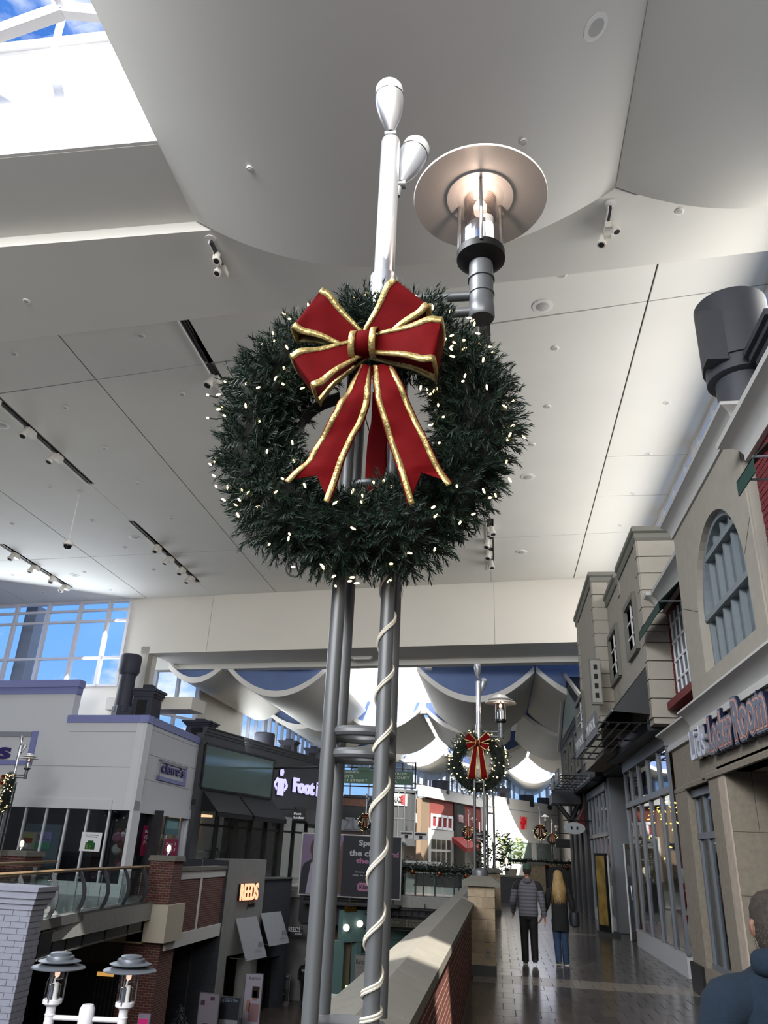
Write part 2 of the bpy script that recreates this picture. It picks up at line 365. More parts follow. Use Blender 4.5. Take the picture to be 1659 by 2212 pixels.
# fittings in the near vault
def on_vault(x, y): return 11.39-1.28*4*((x+4.85)/6.83)*(1-(x+4.85)/6.83)
p = onZ(1286, 58, 11.05); zz = on_vault(p.x, p.y); p = onZ(1286, 58, zz)
slope = 1.28*4*(1-2*(p.x+4.85)/6.83)/6.83
nrm = Vector((-slope, 0, -1)).normalized()
t = thing('ceiling_speaker', 'large round speaker in the curved plaster vault, upper right', 'speaker', p)
lathe_obj('rim', [(.17, -.02), (.17, .012), (.12, .02)], p, M_WHITE, t, 28, nrm); lathe_obj('grille', [(.115, 0), (.11, .022)], p, mat('speaker_grille', (.72, .71, .69), .7), t, 24, nrm)
for (a, b, r, lab) in ((1130, 305, .05, 'small round cap in the vault above the lamp disc'), (540, 363, .05, 'small round cap in the vault left of the pole')):
    p = onZ(a, b, 10.4); p = onZ(a, b, on_vault(p.x, p.y)); p = onZ(a, b, on_vault(p.x, p.y))
    t = thing('sprinkler_cap', lab, 'sprinkler', p); lathe_obj('rim', [(r, -.01), (r*.9, .03)], p, M_WHITE, t, 14, (0, 0, -1)); lathe_obj('grille', [(r*.5, .02), (r*.4, .035)], p, M_CEIL, t, 10, (0, 0, -1))
# spotlight clusters hanging from the cross beam
for (a, b, lab, yaws) in ((455, 515, 'pair of white spotlights on a short track, left of the pole', (-1.2, -2.2)), (1318, 440, 'pair of white spotlights on a short track, right of the lamp disc', (-.4, -2.6))):
    p = onZ(a, b, 11.2); t = thing('spotlight_cluster', lab, 'spotlight', p, 'spotlight clusters on the cross beam')
    lathe_obj('canopy', [(.085, 0), (.085, -.015)], p, M_WHITE, t, 18); MB().box(p.x-.022, p.x+.022, p.y+.02, p.y+.62, 11.12, 11.19).build('track', M_TRACKD, t); MB().box(p.x-.035, p.x-.022, p.y+.02, p.y+.62, 11.11, 11.2).build('track_edge', M_WHITE, t)
    for k, yw in enumerate(yaws):
        spot_on(t, p.x+.03*k, p.y+.38+.28*k, 11.14, yw, .25, .95)
for k, (a, b) in enumerate(((57, 650), (1468, 456))):
    p = onZ(a, b, 11.2); ceiling_disc(p.x, p.y, .07, ('small round cap in the cross beam, far left', 'small round cap in the cross beam beside the right vault')[k], 'sprinkler', None, 11.2, 12)
# --- skylight: white glazing bars and panes over the well
sky = struct(MB().box(-13, -4.3, 7.5, 7.64, 13.86, 13.98).build('window_1', M_FRAME))
def bar(a, b, r, name='glazing_bar', m=M_FRAME, parent=sky):
    a, b = Vector(a), Vector(b); d = (b-a); up = Vector((0, 0, 1)); s = d.cross(up).normalized()*r; w = s.cross(d).normalized()*r*1.5
    return MB().hexa([a-s-w, a+s-w, b+s-w, b-s-w, a-s+w, a+s+w, b+s+w, b-s+w]).build(name, m, parent)
# pyramid of glass: eaves on the end wall, one cross rail, ridge parallel to the mall
jn = onY(138, 22, 6.3); jl = onY(-60, 92, 6.6); jr = onY(260, 34, 6.3); e1 = onY(113, 122, 7.55); RX = -9.2; SKZ1 = 16.2
zr = jn.z
bar(jn, jl, .075); bar(jn, jr+(jr-jn)*.3, .065); bar(jn, e1.lerp(jn, .06), .05); bar(jl, jl+(jl-jn)*3, .07)
bar(jn, (ip(jn.x, RX, .5), 4.6, SKZ1-.5), .06); bar(jl, (ip(jl.x, RX, .5), 4.6, SKZ1-.5), .06)
for xx in (jn.x, jl.x, -4.6): bar((xx, 6.4, zr+.05), (xx, -10.5, zr+.05), .05)
for yy in (4.4, 2.2, 0, -2.2, -4.4, -6.6, -8.8): bar((-4.35, yy, 13.95), (-9.2, yy, SKZ1), .05); bar((-13, yy, 13.95), (-9.2, yy, SKZ1), .05)
bar((-9.2, 4.0, SKZ1), (-9.2, -10.8, SKZ1), .07); bar((-4.3, 7.6, 13.92), (-4.3, -10.8, 13.92), .08)
MB().prism([(-13, 7.55, 14.0), (-4.3, 7.55, 14.0), (-9.2, 4.0, SKZ1+.1)], (0, 0, .01)).build('pane', M_GLASS, sky)
MB().prism([(-4.3, 7.55, 14.0), (-4.3, -10.8, 14.0), (-9.2, -10.8, SKZ1+.1), (-9.2, 4.0, SKZ1+.1)], (0, 0, .01)).build('pane', M_GLASS, sky)
MB().prism([(-13, -10.8, 14.0), (-13, 7.55, 14.0), (-9.2, 4.0, SKZ1+.1), (-9.2, -10.8, SKZ1+.1)], (0, 0, .01)).build('pane', M_GLASS, sky)
# roof deck over the vaults and behind the viewer, its openings placed to shape the sun patches
def roof(x0, x1, y0, y1, z=12.4): struct(MB().box(x0, x1, y0, y1, z, z+.2).build('ceiling_roof_deck', M_ROOF))
HX0, HX1, HY0, HY1 = 1.9, 4.0, -7.3, -5.5
roof(-4.3, -3.6, -14, 9.4); roof(-2.0, HX0, -14, 9.4); roof(-3.6, -2.0, -14, -6.6); roof(-3.6, -2.0, -4.2, 9.4); roof(HX1, 9, -14, 9.4); roof(HX0, HX1, -14, HY0); roof(HX0, HX1, HY1, 9.4)
roof(-27, -13, -14, 9.5); roof(-27, 9, 9.4, 33)
# --- far wall of the near hall: left window, white wall, bulkhead over the opening
WF = Fac((-25, WL(-25)), (5.3, WL(5.3)))
def wu(x, y, d=0): return WF.uz(x, y, d)
u285 = wu(286, 1290)[0]; u325, z325 = wu(323, 1402); zop = wu(900, 1396)[1]
wl = struct(WF.one('wall_bulkhead', M_WALL, None, u285, WF.L, zop, ZC+.1, -.35, 0))
struct(WF.one('wall_left', M_WALL, None, u285, u325, -.1, zop+.01, -.35, 0))
uw = wu(0, 1470)[0]
w2 = struct(WF.one('window_2', M_FRAME, None, 0, u285, ZC-.10, ZC+.1, -.2, .03))
zsill = wu(200, 1481)[1]
struct(WF.one('wall_under_window', M_WALL, None, 0, u285, -.1, zsill, -.3, 0))
zb = [zsill, wu(200, 1421)[1], wu(150, 1344)[1], ZC-.45, ZC-.1]
ub = [u285-.05, wu(240, 1300)[0], wu(178, 1300)[0], wu(110, 1300)[0], wu(42, 1300)[0]]
st = ub[1]-ub[2]; ub = [u285]+ub[1:]
while ub[-1] > .5: ub.append(ub[-1]-st)
for u in ub: WF.one('mullion', M_FRAME, w2, u-.07, u+.07, zsill-.05, ZC, -.12, .06)
for z in zb[:-1]: WF.one('transom', M_FRAME, w2, 0, u285, z-.05, z+.05, -.1, .045)
for i in range(len(ub)-1):
    for j in range(len(zb)-1):
        WF.one('pane', M_GLASS, w2, ub[i+1], ub[i], zb[j], zb[j+1], -.05, -.04)
# column outside behind the left window
uc = wu(60, 1360, -1.2)[0]; struct(WF.one('column_outside', mat('grey_column', (.62, .64, .68), .6), None, uc-.35, uc+.3, 0, ZC+.3, -1.8, -1.2))
# soffit and second beam of the opening
struct(WF.one('trim_3', M_VAULT, None, u325, WF.L+1, zop, zop+.5, -2.2, -.34))
zb2 = WF.uz(700, 1440, -2.2)[1]
struct(WF.one('trim_4', M_VAULT, None, u325-1.0, WF.L+1, zb2, zop+.6, -2.7, -2.2))
struct(WF.one('wall_reveal', M_WALL, None, u325-.4, u325, -.1, zop+.3, -.7, -.0))
# seams in the bulkhead
for x in (456, 1068): u = wu(x, 1330)[0]; WF.one('panel_seam', mat('seam', (.6, .59, .56), .8), wl, u-.008, u+.008, zop, ZC, 0, .003)
b = thing('strip_light', 'slim white strip light under the beam between the poles', 'light'); WF.box(MB(), wu(758, 1411, -1.4)[0], wu(803, 1411, -1.4)[0], zop-.08, zop, -1.6, -1.4).build('housing', M_WHITE, b)
WF.box(MB(), wu(762, 1411, -1.4)[0], wu(800, 1411, -1.4)[0], zop-.11, zop-.08, -1.56, -1.44).build('diffuser', mat('diffuser', (.95, .95, .93), .4), b)
# --- farther hall: rows of hanging vaults with blue lunettes and white lips
def far_row(y, y2, cusps, zt, sag, idx, skip=()):
    for i, (a, b) in enumerate(cusps):
        v = struct(vault(a, b, y, y2, zt, sag*(b-a)/4.6, 20, .08).build('ceiling_vault', M_VAULT, smooth=True, ang=50))
        s = sag*(b-a)/4.6; n = 20; mb = MB(); lo = []; hi = []
        for k in range(n+1):
            t = k/n; x = ip(a, b, t); z = zt-s*4*t*(1-t); lo.append((x, y-.08, z-.02)); hi.append((x, y-.08, z+.24))
        for k in range(n):
            mb.hexa([lo[k], lo[k+1], (lo[k+1][0], y+.1, lo[k+1][2]), (lo[k][0], y+.1, lo[k][2]), hi[k], hi[k+1], (hi[k+1][0], y+.1, hi[k+1][2]), (hi[k][0], y+.1, hi[k][2])])
        mb.build('lip', M_WHITE, v)
        mb = MB(); poly = [(x, y+.25, z-.05) for x, _, z in hi if z < zt+.3]+[(b, y+.25, zt+.5), (a, y+.25, zt+.5)]
        mb.prism(poly, (0, .06, 0)).build('lunette', M_BLUE, v)
ROWS = [(32.75, 43.2, [(-14.6, -12.1), (-11.85, -7.25), (-3.35, 1.62), (1.7, 6.3)], 9.02, 1.2), (43.0, 54.0, [(-13.2, -8.75), (-8.6, -4.15), (-3.9, .9), (1.2, 6.2)], 9.05, 1.15),
        (54.0, 65.2, [(-11.6, -7.4), (-7.2, -2.7), (-2.4, 2.3), (2.5, 7.2)], 9.2, 1.15), (65.0, 78.2, [(-8.6, -4.2), (-4.0, .6), (.9, 5.4), (5.6, 10.2)], 9.4, 1.15), (78.0, 96, [(-4, .8), (1.0, 5.8), (6.0, 10.8), (11, 15)], 9.5, 1.1)]
for i, r in enumerate(ROWS):
    far_row(r[0], r[1], [c for c in r[2] if c not in ((-7.2, -2.7), (.9, 5.4))], r[3], r[4], i)
for (xa_, xb_, y_) in ((-7.3, -2.6, 65.3), (.8, 5.5, 78.3)): struct(MB().box(xa_, xb_, y_, y_+.2, 9.2, 12.2).build('wall_skylight_far', M_WHITE))
# far skylight well between the first and second rows
struct(MB().box(-8.6, -3.0, 43.3, 43.5, 8.95, 12.2).build('wall_skylight_far', M_WHITE))
fs = struct(MB().box(-8.0, -2.6, 43.2, 43.5, 12.0, 12.2).build('window_3', M_FRAME))
for yy in (33.0, 35.6, 38.2, 40.8): bar((-8.0, yy, 12.1), (-2.8, yy, 12.1), .06, parent=fs)
for xx in (-7.6, -6.2, -4.8, -3.4): bar((xx, 32.6, 12.15), (xx, 43.4, 12.15), .06, parent=fs)
MB().box(-8.0, -2.8, 32.6, 43.4, 12.22, 12.23).build('pane', M_GLASS, fs)
struct(MB().box(-3.0, -2.7, 32.6, 43.3, 9.1, 12.2).build('wall_skylight_side', M_WHITE)); struct(MB().box(-8.3, -8.0, 32.6, 43.3, 9.3, 12.2).build('wall_skylight_side', M_WHITE))
roof(-17, -8.3, 32.8, 43.5, 10.4); roof(-2.7, 9, 32.8, 43.5, 10.4)
roof(-17, -7.3, 43.5, 98, 10.6); roof(5.5, 20, 43.5, 98, 10.6); roof(-2.6, .8, 43.5, 98, 10.6); roof(-7.3, -2.6, 43.5, 54, 10.6); roof(-7.3, -2.6, 65.5, 98, 10.6); roof(.8, 5.5, 43.5, 65, 10.6); roof(.8, 5.5, 78.5, 98, 10.6)
# far clerestory: posts and panes above the left and far shop fronts
CP = [(-16.2, 32.6), (-14.4, 36.2), (-14.1, 42.2), (-13.6, 53.5), (-13.6, 65.8), (-7.6, 67.2), (-3.4, 79), (3.0, 90), (12, 101)]
wclr = struct(MB().sweep([(-.2, 9.25), (.12, 9.25), (.12, 9.6), (-.2, 9.6)], CP).build('window_4', M_FRAME))
struct(MB().sweep([(-.2, 0), (.05, 0), (.05, 6.0), (-.2, 6.0)], CP).build('wall_clerestory', M_WALL))
for i in range(len(CP)-1):
    a, b = Vector((*CP[i], 0)), Vector((*CP[i+1], 0)); f = Fac(CP[i], CP[i+1])
    if i == 1:                                      # blank wall between the two groups of windows
        f.one('blank_panel', M_WALL, wclr, 0, f.L, 6, 9.4, -.2, 0); continue
    n = max(2, int(f.L/1.25))
    for k in range(n+1):
        u = f.L*k/n; f.one('mullion', M_FRAME, wclr, u-.06, u+.06, 6, 9.4, -.12, .06)
        if k < n and k % 4 == 3: f.one('post', M_FRAME, wclr, u+.12, u+.42, 6, 9.4, -.1, .1)
    f.one('transom', M_FRAME, wclr, 0, f.L, 7.2, 7.3, -.1, .05); f.one('pane', M_GLASS, wclr, 0, f.L, 6, 9.4, -.05, -.04)
# --- right clerestory of the near hall
wr = struct(MB().box(5.12, 5.3, 4, 28.4, ZC-.12, ZC+.1).build('window_5', M_FRAME))
for k in range(14):
    y = 9+1.45*k; MB().box(5.1, 5.28, y-.05, y+.05, 6.5, ZC).build('mullion', M_FRAME, wr)
    if k % 3 == 0: MB().box(5.08, 5.4, y+.1, y+.5, 6.5, ZC).build('post', M_FRAME, wr)
for z in (8.0, 9.7, 10.9): MB().box(5.12, 5.26, 8, 28.4, z-.04, z+.04).build('transom', M_FRAME, wr)
MB().box(5.2, 5.21, 8, 28.4, 6.5, ZC).build('pane', M_GLASS, wr)
# --- floors
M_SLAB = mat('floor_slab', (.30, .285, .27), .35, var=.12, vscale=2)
floor = struct(MB().box(-.55, 8, -6, 40, -.55, -.012).build('floor', M_SLAB))
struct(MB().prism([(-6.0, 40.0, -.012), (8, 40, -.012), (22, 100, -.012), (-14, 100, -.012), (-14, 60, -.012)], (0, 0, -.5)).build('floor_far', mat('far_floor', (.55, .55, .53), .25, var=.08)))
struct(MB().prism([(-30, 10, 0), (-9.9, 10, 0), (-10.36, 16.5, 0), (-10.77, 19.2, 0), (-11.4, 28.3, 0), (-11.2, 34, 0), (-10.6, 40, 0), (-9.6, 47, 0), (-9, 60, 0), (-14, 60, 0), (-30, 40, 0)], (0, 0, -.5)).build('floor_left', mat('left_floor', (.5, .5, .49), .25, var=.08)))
struct(MB().box(-34, 2, -6, 75, -5.1, -4.6).build('floor_lower', mat('lower_floor', (.25, .22, .20), .22, var=.3, vscale=1.2)))
# ================================================================== lamp posts
M_TUBE = mat('grey_painted_steel', (.37, .38, .39), .38, .35, var=.06, vscale=3)
M_ALU = mat('brushed_aluminium', (.80, .81, .83), .28, .85, var=.05, vscale=5)
M_ALUD = mat('aluminium_shade', (.84, .83, .81), .36, .12, var=.04, vscale=4)
M_BLACK = mat('black_plastic', (.05, .05, .055), .45)
M_CHROME = mat('chrome_reflector', (.85, .86, .9), .12, 1.0)
M_LGLASS = glass_mat('lamp_glass', (.93, .93, .92), .04)
M_BULB = mat('warm_lamp', (1, .86, .76), .4, emit=(1, .86, .78), estr=1.6)
M_FROST = glass_mat('prismatic_glass', (.80, .74, .72), .12, .2)
M_CORD = mat('white_cord', (.78, .76, .70), .5)
def add_luminaire(t, c, M_body, M_disc, big=True, n=40, lit=True):
    """tiered disc shade on a glass cylinder on a stepped stem; c = axis point at the stem foot"""
    x, y, z = c
    lathe_obj('stem', [(.05, 0), (.055, .01), (.055, .06), (.052, .065), (.052, .12), (.056, .122), (.056, .13), (.052, .132), (.052, .20), (.058, .202), (.058, .212), (.052, .214), (.052, .30)], (x, y, z), M_body, t, n)
    lathe_obj('lamp_holder', [(.052, .29), (.06, .29), (.105, .318), (.105, .355), (.10, .36), (.06, .36)], (x, y, z), M_BLACK if big else M_body, t, n)
    lathe_obj('lamp_glass', [(.1, .355), (.1, .50), (.098, .53), (.08, .575), (.078, .68)], (x, y, z), M_LGLASS, t, n)[ 'label'] = 'clear glass cylinder'
    lathe_obj('reflector', [(.04, .36), (.066, .362), (.066, .50), (.05, .51)], (x, y, z), M_CHROME, t, 24)
    lathe_obj('lamp_tube', [(.028, .36), (.028, .52), (.02, .53)], (x+.03, y-.035, z), mat('white_tube', (.92, .92, .9), .3), t, 16)
    pr = []
    for k in range(9): pr += [(.066, .555+.013*k), (.074, .561+.013*k)]
    lathe_obj('prismatic_lens', pr, (x, y, z), M_FROST, t, n)
    if lit:
        if big:
            pl = bpy.data.lights.new('lamp_glow', 'POINT'); pl.energy = 3.2; pl.color = (1, .80, .68); pl.shadow_soft_size = .03; po = bpy.data.objects.new('lamp_glow', pl); COL.objects.link(po); po.location = (x, y-.04, z+.63)
        lathe_obj('bulb', [(.008, .57), (.028, .59), (.03, .63), (.012, .665)], (x, y, z), M_BULB, t, 16)
    lathe_obj('shade', [(.10, .682), (.12, .684), (.20, .681), (.285, .668), (.30, .664), (.302, .672), (.285, .685), (.20, .702), (.10, .712)], (x, y, z), M_disc, t, 56)
    lathe_obj('shade_ring', [(.105, .683), (.15, .676), (.152, .682), (.105, .69)], (x, y, z), M_disc, t, 48)
    lathe_obj('shade_tier', [(.13, .70), (.20, .735), (.235, .732), (.238, .738), (.2, .75), (.13, .76)], (x, y, z), M_disc, t, 48)
    lathe_obj('cap', [(.155, .735), (.158, .775), (.15, .79), (.12, .795), (.12, .815), (.10, .825), (.02, .83)], (x, y, z), M_disc, t, 40)
    for k in range(3):
        a = -math.pi/2+.05+2.0944*k; px_, py_ = x+.108*math.cos(a), y+.108*math.sin(a)
        MB().cyl((px_, py_, z+.335), (px_, py_, z+.68), .0085, 10).build('strut', mat('strut_steel', (.55, .55, .56), .3, .6), t, True)
def spot_head(t, base, d, M):
    """egg shaped floodlight on a knuckle"""
    d = Vector(d).normalized(); b = Vector(base); k = b+d*.035
    MB().cyl(b-Vector((0, 0, .04)), k, .012, 10).build('knuckle', M_TUBE, t, True); MB().cyl(k-Vector((.028, 0, 0)), k+Vector((.028, 0, 0)), .02, 12).build('knuckle', M_TUBE, t, True)
    h = lathe_obj('floodlight', [(.016, .02), (.03, .05), (.05, .10), (.064, .16), (.0695, .215), (.0695, .235)], k, M, t, 32, d)
    lathe_obj('seam', [(.0705, .234), (.0705, .24)], k, M_BLACK, h, 32, d)
    lathe_obj('hood', [(.0695, .24), (.067, .285), (.058, .30), (.054, .296)], k, mat('hood_grey', (.62, .63, .65), .4, .5), h, 32, d)
    lathe_obj('lens', [(.056, .28), (.056, .285)], k, M_CHROME, h, 24, d)
def lamp_post(label, x, y, z0=1.37, arm=(1, 0), heads=2, detail=True, lit=True, z_top=3.8, group='lamp posts with wreaths'):
    t = thing('lamp_post', label, 'lamp post', (x, y, z0), group)
    hs = .088
    for sx in (-1, 1):
        for sy in (-1, 1): MB().cyl((x+sx*hs, y+sy*hs, z0+.02), (x+sx*hs, y+sy*hs, z_top), .0245, 20 if detail else 10).build('post_tube', M_TUBE, t, True)
    lathe_obj('base_cover', [(.145, -.11), (.145, -.02), (.14, -.005), (.12, .015), (.10, .02)], (x, y, z0), M_TUBE, t, 40)
    for zz in (2.135, 2.205, 3.1):
        pts = [(x+.106*math.cos(a), y+.106*math.sin(a), zz) for a in [2*math.pi*k/32 for k in range(32)]]
        MB().tube(pts, .017, 10, True).build('tie_ring', M_TUBE, t, True)
    lathe_obj('collar', [(.13, 3.74), (.13, 3.80), (.06, 3.84), (.06, 4.155), (.05, 4.165)], (x, y, 0), M_ALU, t, 32)
    lathe_obj('upper_pole', [(.0455, 4.1), (.0455, 4.985), (.043, 4.995), (.012, 5.0)], (x, y, 0), M_ALU, t, 32)
    ax, ay = arm; L = .425
    for zz in (4.03, 3.945): MB().cyl((x, y, zz), (x+ax*L, y+ay*L, zz), .0215, 16).build('arm_bar', M_TUBE, t, True)
    add_luminaire(t, (x+ax*L, y+ay*L, 3.905), M_TUBE, M_ALUD, True, 40 if detail else 20, lit)
    spot_head(t, (x, y, 5.0), (-.05, -.12, 1), M_ALU)
    if heads > 1: spot_head(t, (x+.035, y+.06, 4.74), (.26, .1, 1), mat('floodlight_grey', (.55, .57, .60), .35, .6))
    return t
lamp1 = lamp_post('grey four-tube lamp post carrying the largest wreath, nearest the viewer', -.455, 2.62)
lamp2 = lamp_post('grey lamp post with a wreath, standing on the stone pier ahead of the walking couple', -.34, 15.25, 1.62, detail=True)
# white cord winding up the front right tube of the near post
pts = []; zz = 1.375; cx, cy = -.455+.088, 2.62-.088
turns = [(1.378, 0), (1.43, 1.05), (1.50, 1.9), (1.66, 2.9), (1.84, 3.9), (2.02, 4.9), (2.2, 5.9), (2.38, 6.9), (2.56, 7.9), (2.76, 8.9)]
for k in range(len(turns)-1):
    for j in range(24):
        s = j/24; z = ip(turns[k][0], turns[k+1][0], s); a = 2*math.pi*ip(turns[k][1], turns[k+1][1], s)
        pts.append((cx+.029*math.cos(a), cy+.029*math.sin(a), z))
c = thing('power_cord', 'white power cord spiralling up the tube of the near lamp post', 'cord', (cx, cy, 1.4))
for k in (0, 1): MB().tube([(p[0], p[1], p[2]+.0085*k) for p in pts], .0042, 6).build('cord_strand', M_CORD, c, True)
# cord from the second lamp base down the pier to an outlet
p2 = [(-.30, 15.36, 1.5), (-.28, 15.22, 1.53), (-.22, 15.12, 1.40), (-.215, 15.06, 1.2), (-.235, 15.055, 1.0), (-.20, 15.055, .82), (-.225, 15.055, .65), (-.22, 15.055, .52)]
def smooth_path(P, n=6):
    P = [Vector(p) for p in P]; out = []
    for i in range(len(P)-1):
        a, b, c_, d = P[max(i-1, 0)], P[i], P[i+1], P[min(i+2, len(P)-1)]
        for k in range(n):
            t = k/n; out.append(.5*((2*b)+(c_-a)*t+(2*a-5*b+4*c_-d)*t*t+(3*b-a-3*c_+d)*t**3))
    return out+[P[-1]]
c = thing('power_cord', 'white power cord hanging down the front of the stone pier', 'cord', (-.22, 15.05, .5))
MB().tube(smooth_path(p2), .011, 6).build('cord_strand', M_CORD, c, True); MB().box(-.25, -.19, 15.015, 15.06, .42, .53).build('plug', M_CORD, c)
# ================================================================== wreaths
M_NEEDLE = mat('fir_green', (.085, .16, .115), .55, var=.45, vscale=14)
M_NEEDLED = mat('fir_core', (.03, .05, .04), .9)
M_RED = mat('red_velvet', (.35, .012, .025), .85, spec=.12, var=.12, vscale=16, bump=.1, bscale=120)
M_GOLD = mat('gold_ribbon', (.66, .58, .37), .38, .6, var=.25, vscale=45, bump=.5, bscale=70)
M_LED = mat('warm_fairy_bulb', (1, .95, .8), .3, emit=(1, .88, .62), estr=6)
M_LEDCAP = mat('fairy_socket', (.05, .09, .06), .5)
def wreath_mesh(name, R, r, n_sprig, n_need, seed, squash=1.05):
    g = np.random.default_rng(seed); V = []; Fc = []
    for i in range(n_sprig):
        th = g.uniform(0, 2*math.pi); ph = g.uniform(0, 2*math.pi)
        lump = 1+.10*math.sin(5*th+1)+.07*math.sin(11*th+2)+.05*math.sin(23*th)
        rc = r*.55*lump*g.uniform(.75, 1.1)
        er = Vector((math.cos(th), 0, math.sin(th))); et = Vector((-math.sin(th), 0, math.cos(th))); ey = Vector((0, -1, 0))
        out = er*math.cos(ph)+ey*math.sin(ph)
        base = er*R+out*rc
        d = (out*g.uniform(.5, 1.1)+et*g.uniform(-.9, .9)+Vector(g.normal(0, .25, 3))).normalized()
        L = r*g.uniform(.38, .62)*lump
        s1 = d.orthogonal().normalized(); s2 = d.cross(s1)
        for k in range(n_need):
            t = (k+.5)/n_need; a = k*2.4+g.uniform(0, .6)
            o = base+d*(L*t); sd = s1*math.cos(a)+s2*math.sin(a)
            nd = (d*(.75+.5*t)+sd*(1.05-.55*t)).normalized(); nl = r*g.uniform(.15, .26)*(1-.25*t); w = nd.cross(d)
            w = (w.normalized() if w.length > 1e-4 else s1)*(r*.0125)
            j = len(V); tip = o+nd*nl; mid = o+nd*nl*.5
            for q in (o-w*.6, o+w*.6, mid+w, mid-w, tip):
                V.append((q.x, q.y, q.z*squash))
            Fc += [(j, j+1, j+2, j+3), (j+3, j+2, j+4)]
    me = bpy.data.meshes.new(name); me.from_pydata(V, [], Fc); me.update(); me.materials.append(M_NEEDLE); return me
ME_W1 = wreath_mesh('foliage', .412, .164, 3600, 24, 3)
ME_W2 = wreath_mesh('foliage', .43, .185, 1500, 14, 5)
ME_W3 = wreath_mesh('foliage', .43, .185, 420, 9, 6)
def torus_mesh(R, r, n, m, sq, name, mt):
    mb = MB(); mb.tube([(R*math.cos(2*math.pi*k/n), 0, R*math.sin(2*math.pi*k/n)*sq) for k in range(n)], r, m, True); return mb.mesh(name, mt, True)
ME_CORE = torus_mesh(.412, .095, 40, 12, 1.05, 'branch_core', M_NEEDLED)
ME_RING = torus_mesh(.30, .007, 48, 6, 1.05, 'wire_ring', M_BLACK)
def ribbon(edge_l, edge_r, th, name, m, parent, gold=True, trim=.14):
    """ribbon between two 3D edge polylines; velvet body plus a gold strip along each edge"""
    n = len(edge_l); mb = MB(); k = 6; V = []
    for i in range(n):
        a, b = Vector(edge_l[i]), Vector(edge_r[i])
        for j in range(k+1): V.append(a+(b-a)*(j/k))
    mb.v = [tuple(v) for v in V]; mb.f = [(i*(k+1)+j, i*(k+1)+j+1, (i+1)*(k+1)+j+1, (i+1)*(k+1)+j) for i in range(n-1) for j in range(k)]
    o = mb.build(name, m, parent, True, 80, fix=False); md = o.modifiers.new('thick', 'SOLIDIFY'); md.thickness = th; md.offset = 0
    if gold:
        for (A, B) in ((edge_l, edge_r), (edge_r, edge_l)):
            mb = MB()
            for i in range(n):
                a, b = Vector(A[i]), Vector(B[i]); d = (b-a); w = min(.022, d.length*trim)
                e = d.normalized() if d.length > 1e-6 else Vector((1, 0, 0)); mb.v += [tuple(a-e*.002), tuple(a+e*w)]
            mb.f = [(2*i, 2*i+1, 2*i+3, 2*i+2) for i in range(n-1)]
            g = mb.build('gold_trim', M_GOLD, o, True, 80, fix=False); md = g.modifiers.new('thick', 'SOLIDIFY'); md.thickness = th+.005; md.offset = 0
    return o
def bow(t, c, loops, tails, knot=(.05, .065), th=.003):
    """loops: (angle in the wreath plane, length, width, bulge); tails: (left edge, right edge)"""
    c = Vector(c); b = thing('bow', '', '', c) if False else None
    kn = lathe_obj('bow', [(.026, -.05), (.045, -.03), (.05, 0), (.045, .03), (.026, .05)], c+Vector((0, -.035, 0)), M_RED, t, 20, (.96, 0, .2))
    for sx in (-1, 1):
        ring = [(c.x+sx*.036+.012*math.sin(a)*.3, c.y-.035+.047*math.cos(a), c.z+sx*.006+.052*math.sin(a)) for a in [2*math.pi*k/24 for k in range(24)]]
        mb = MB(); kk = len(ring)
        for p in ring: mb.v += [(p[0]-.011, p[1], p[2]), (p[0]+.011, p[1], p[2])]
        mb.f = [(2*i, 2*i+1, 2*((i+1) % kk)+1, 2*((i+1) % kk)) for i in range(kk)]
        g = mb.build('gold_trim', M_GOLD, kn, True, 80, fix=False); md = g.modifiers.new('thick', 'SOLIDIFY'); md.thickness = .004
    for (ang, L, Wd, bulge, tw) in loops:
        a = math.radians(ang); d = Vector((math.cos(a), 0, math.sin(a))); w = Vector((-math.sin(a), tw, math.cos(a))).normalized(); nrm = Vector((0, -1, 0))
        el, er = [], []; n = 30
        for i in range(n+1):
            s = i/n
            if s < .46: u = s/.46; al = L*math.sin(u*math.pi/2)**.85; bn = bulge*(.42+.58*math.sin(u*math.pi*.62))*(1 if u > .02 else .6); wf = .34+.66*min(1, u*1.6)**.8
            elif s < .56: u = (s-.46)/.10; al = L*(1+.015*math.sin(u*math.pi)); bn = ip(bulge*(.42+.58*math.sin(math.pi*.62)), -bulge*.35, u); wf = 1
            else: u = (s-.56)/.44; al = L*math.cos(u*math.pi/2)**.85 if u < 1 else 0; bn = ip(-bulge*.35, .0, u); wf = ip(1, .34, u)
            p = c+d*(al+.01)+nrm*bn
            wob = .004*math.sin(9*s*math.pi+ang)
            el.append(p-w*(Wd/2*wf)+nrm*wob); er.append(p+w*(Wd/2*wf)-nrm*wob)
        ribbon(el, er, th, 'bow_loop', M_RED, t)
    for k, (el, er, gold) in enumerate(tails): ribbon(el, er, th, 'bow_tail', M_RED, t, gold)
    return kn
WC1 = Vector((-.462, 2.42, 3.285))
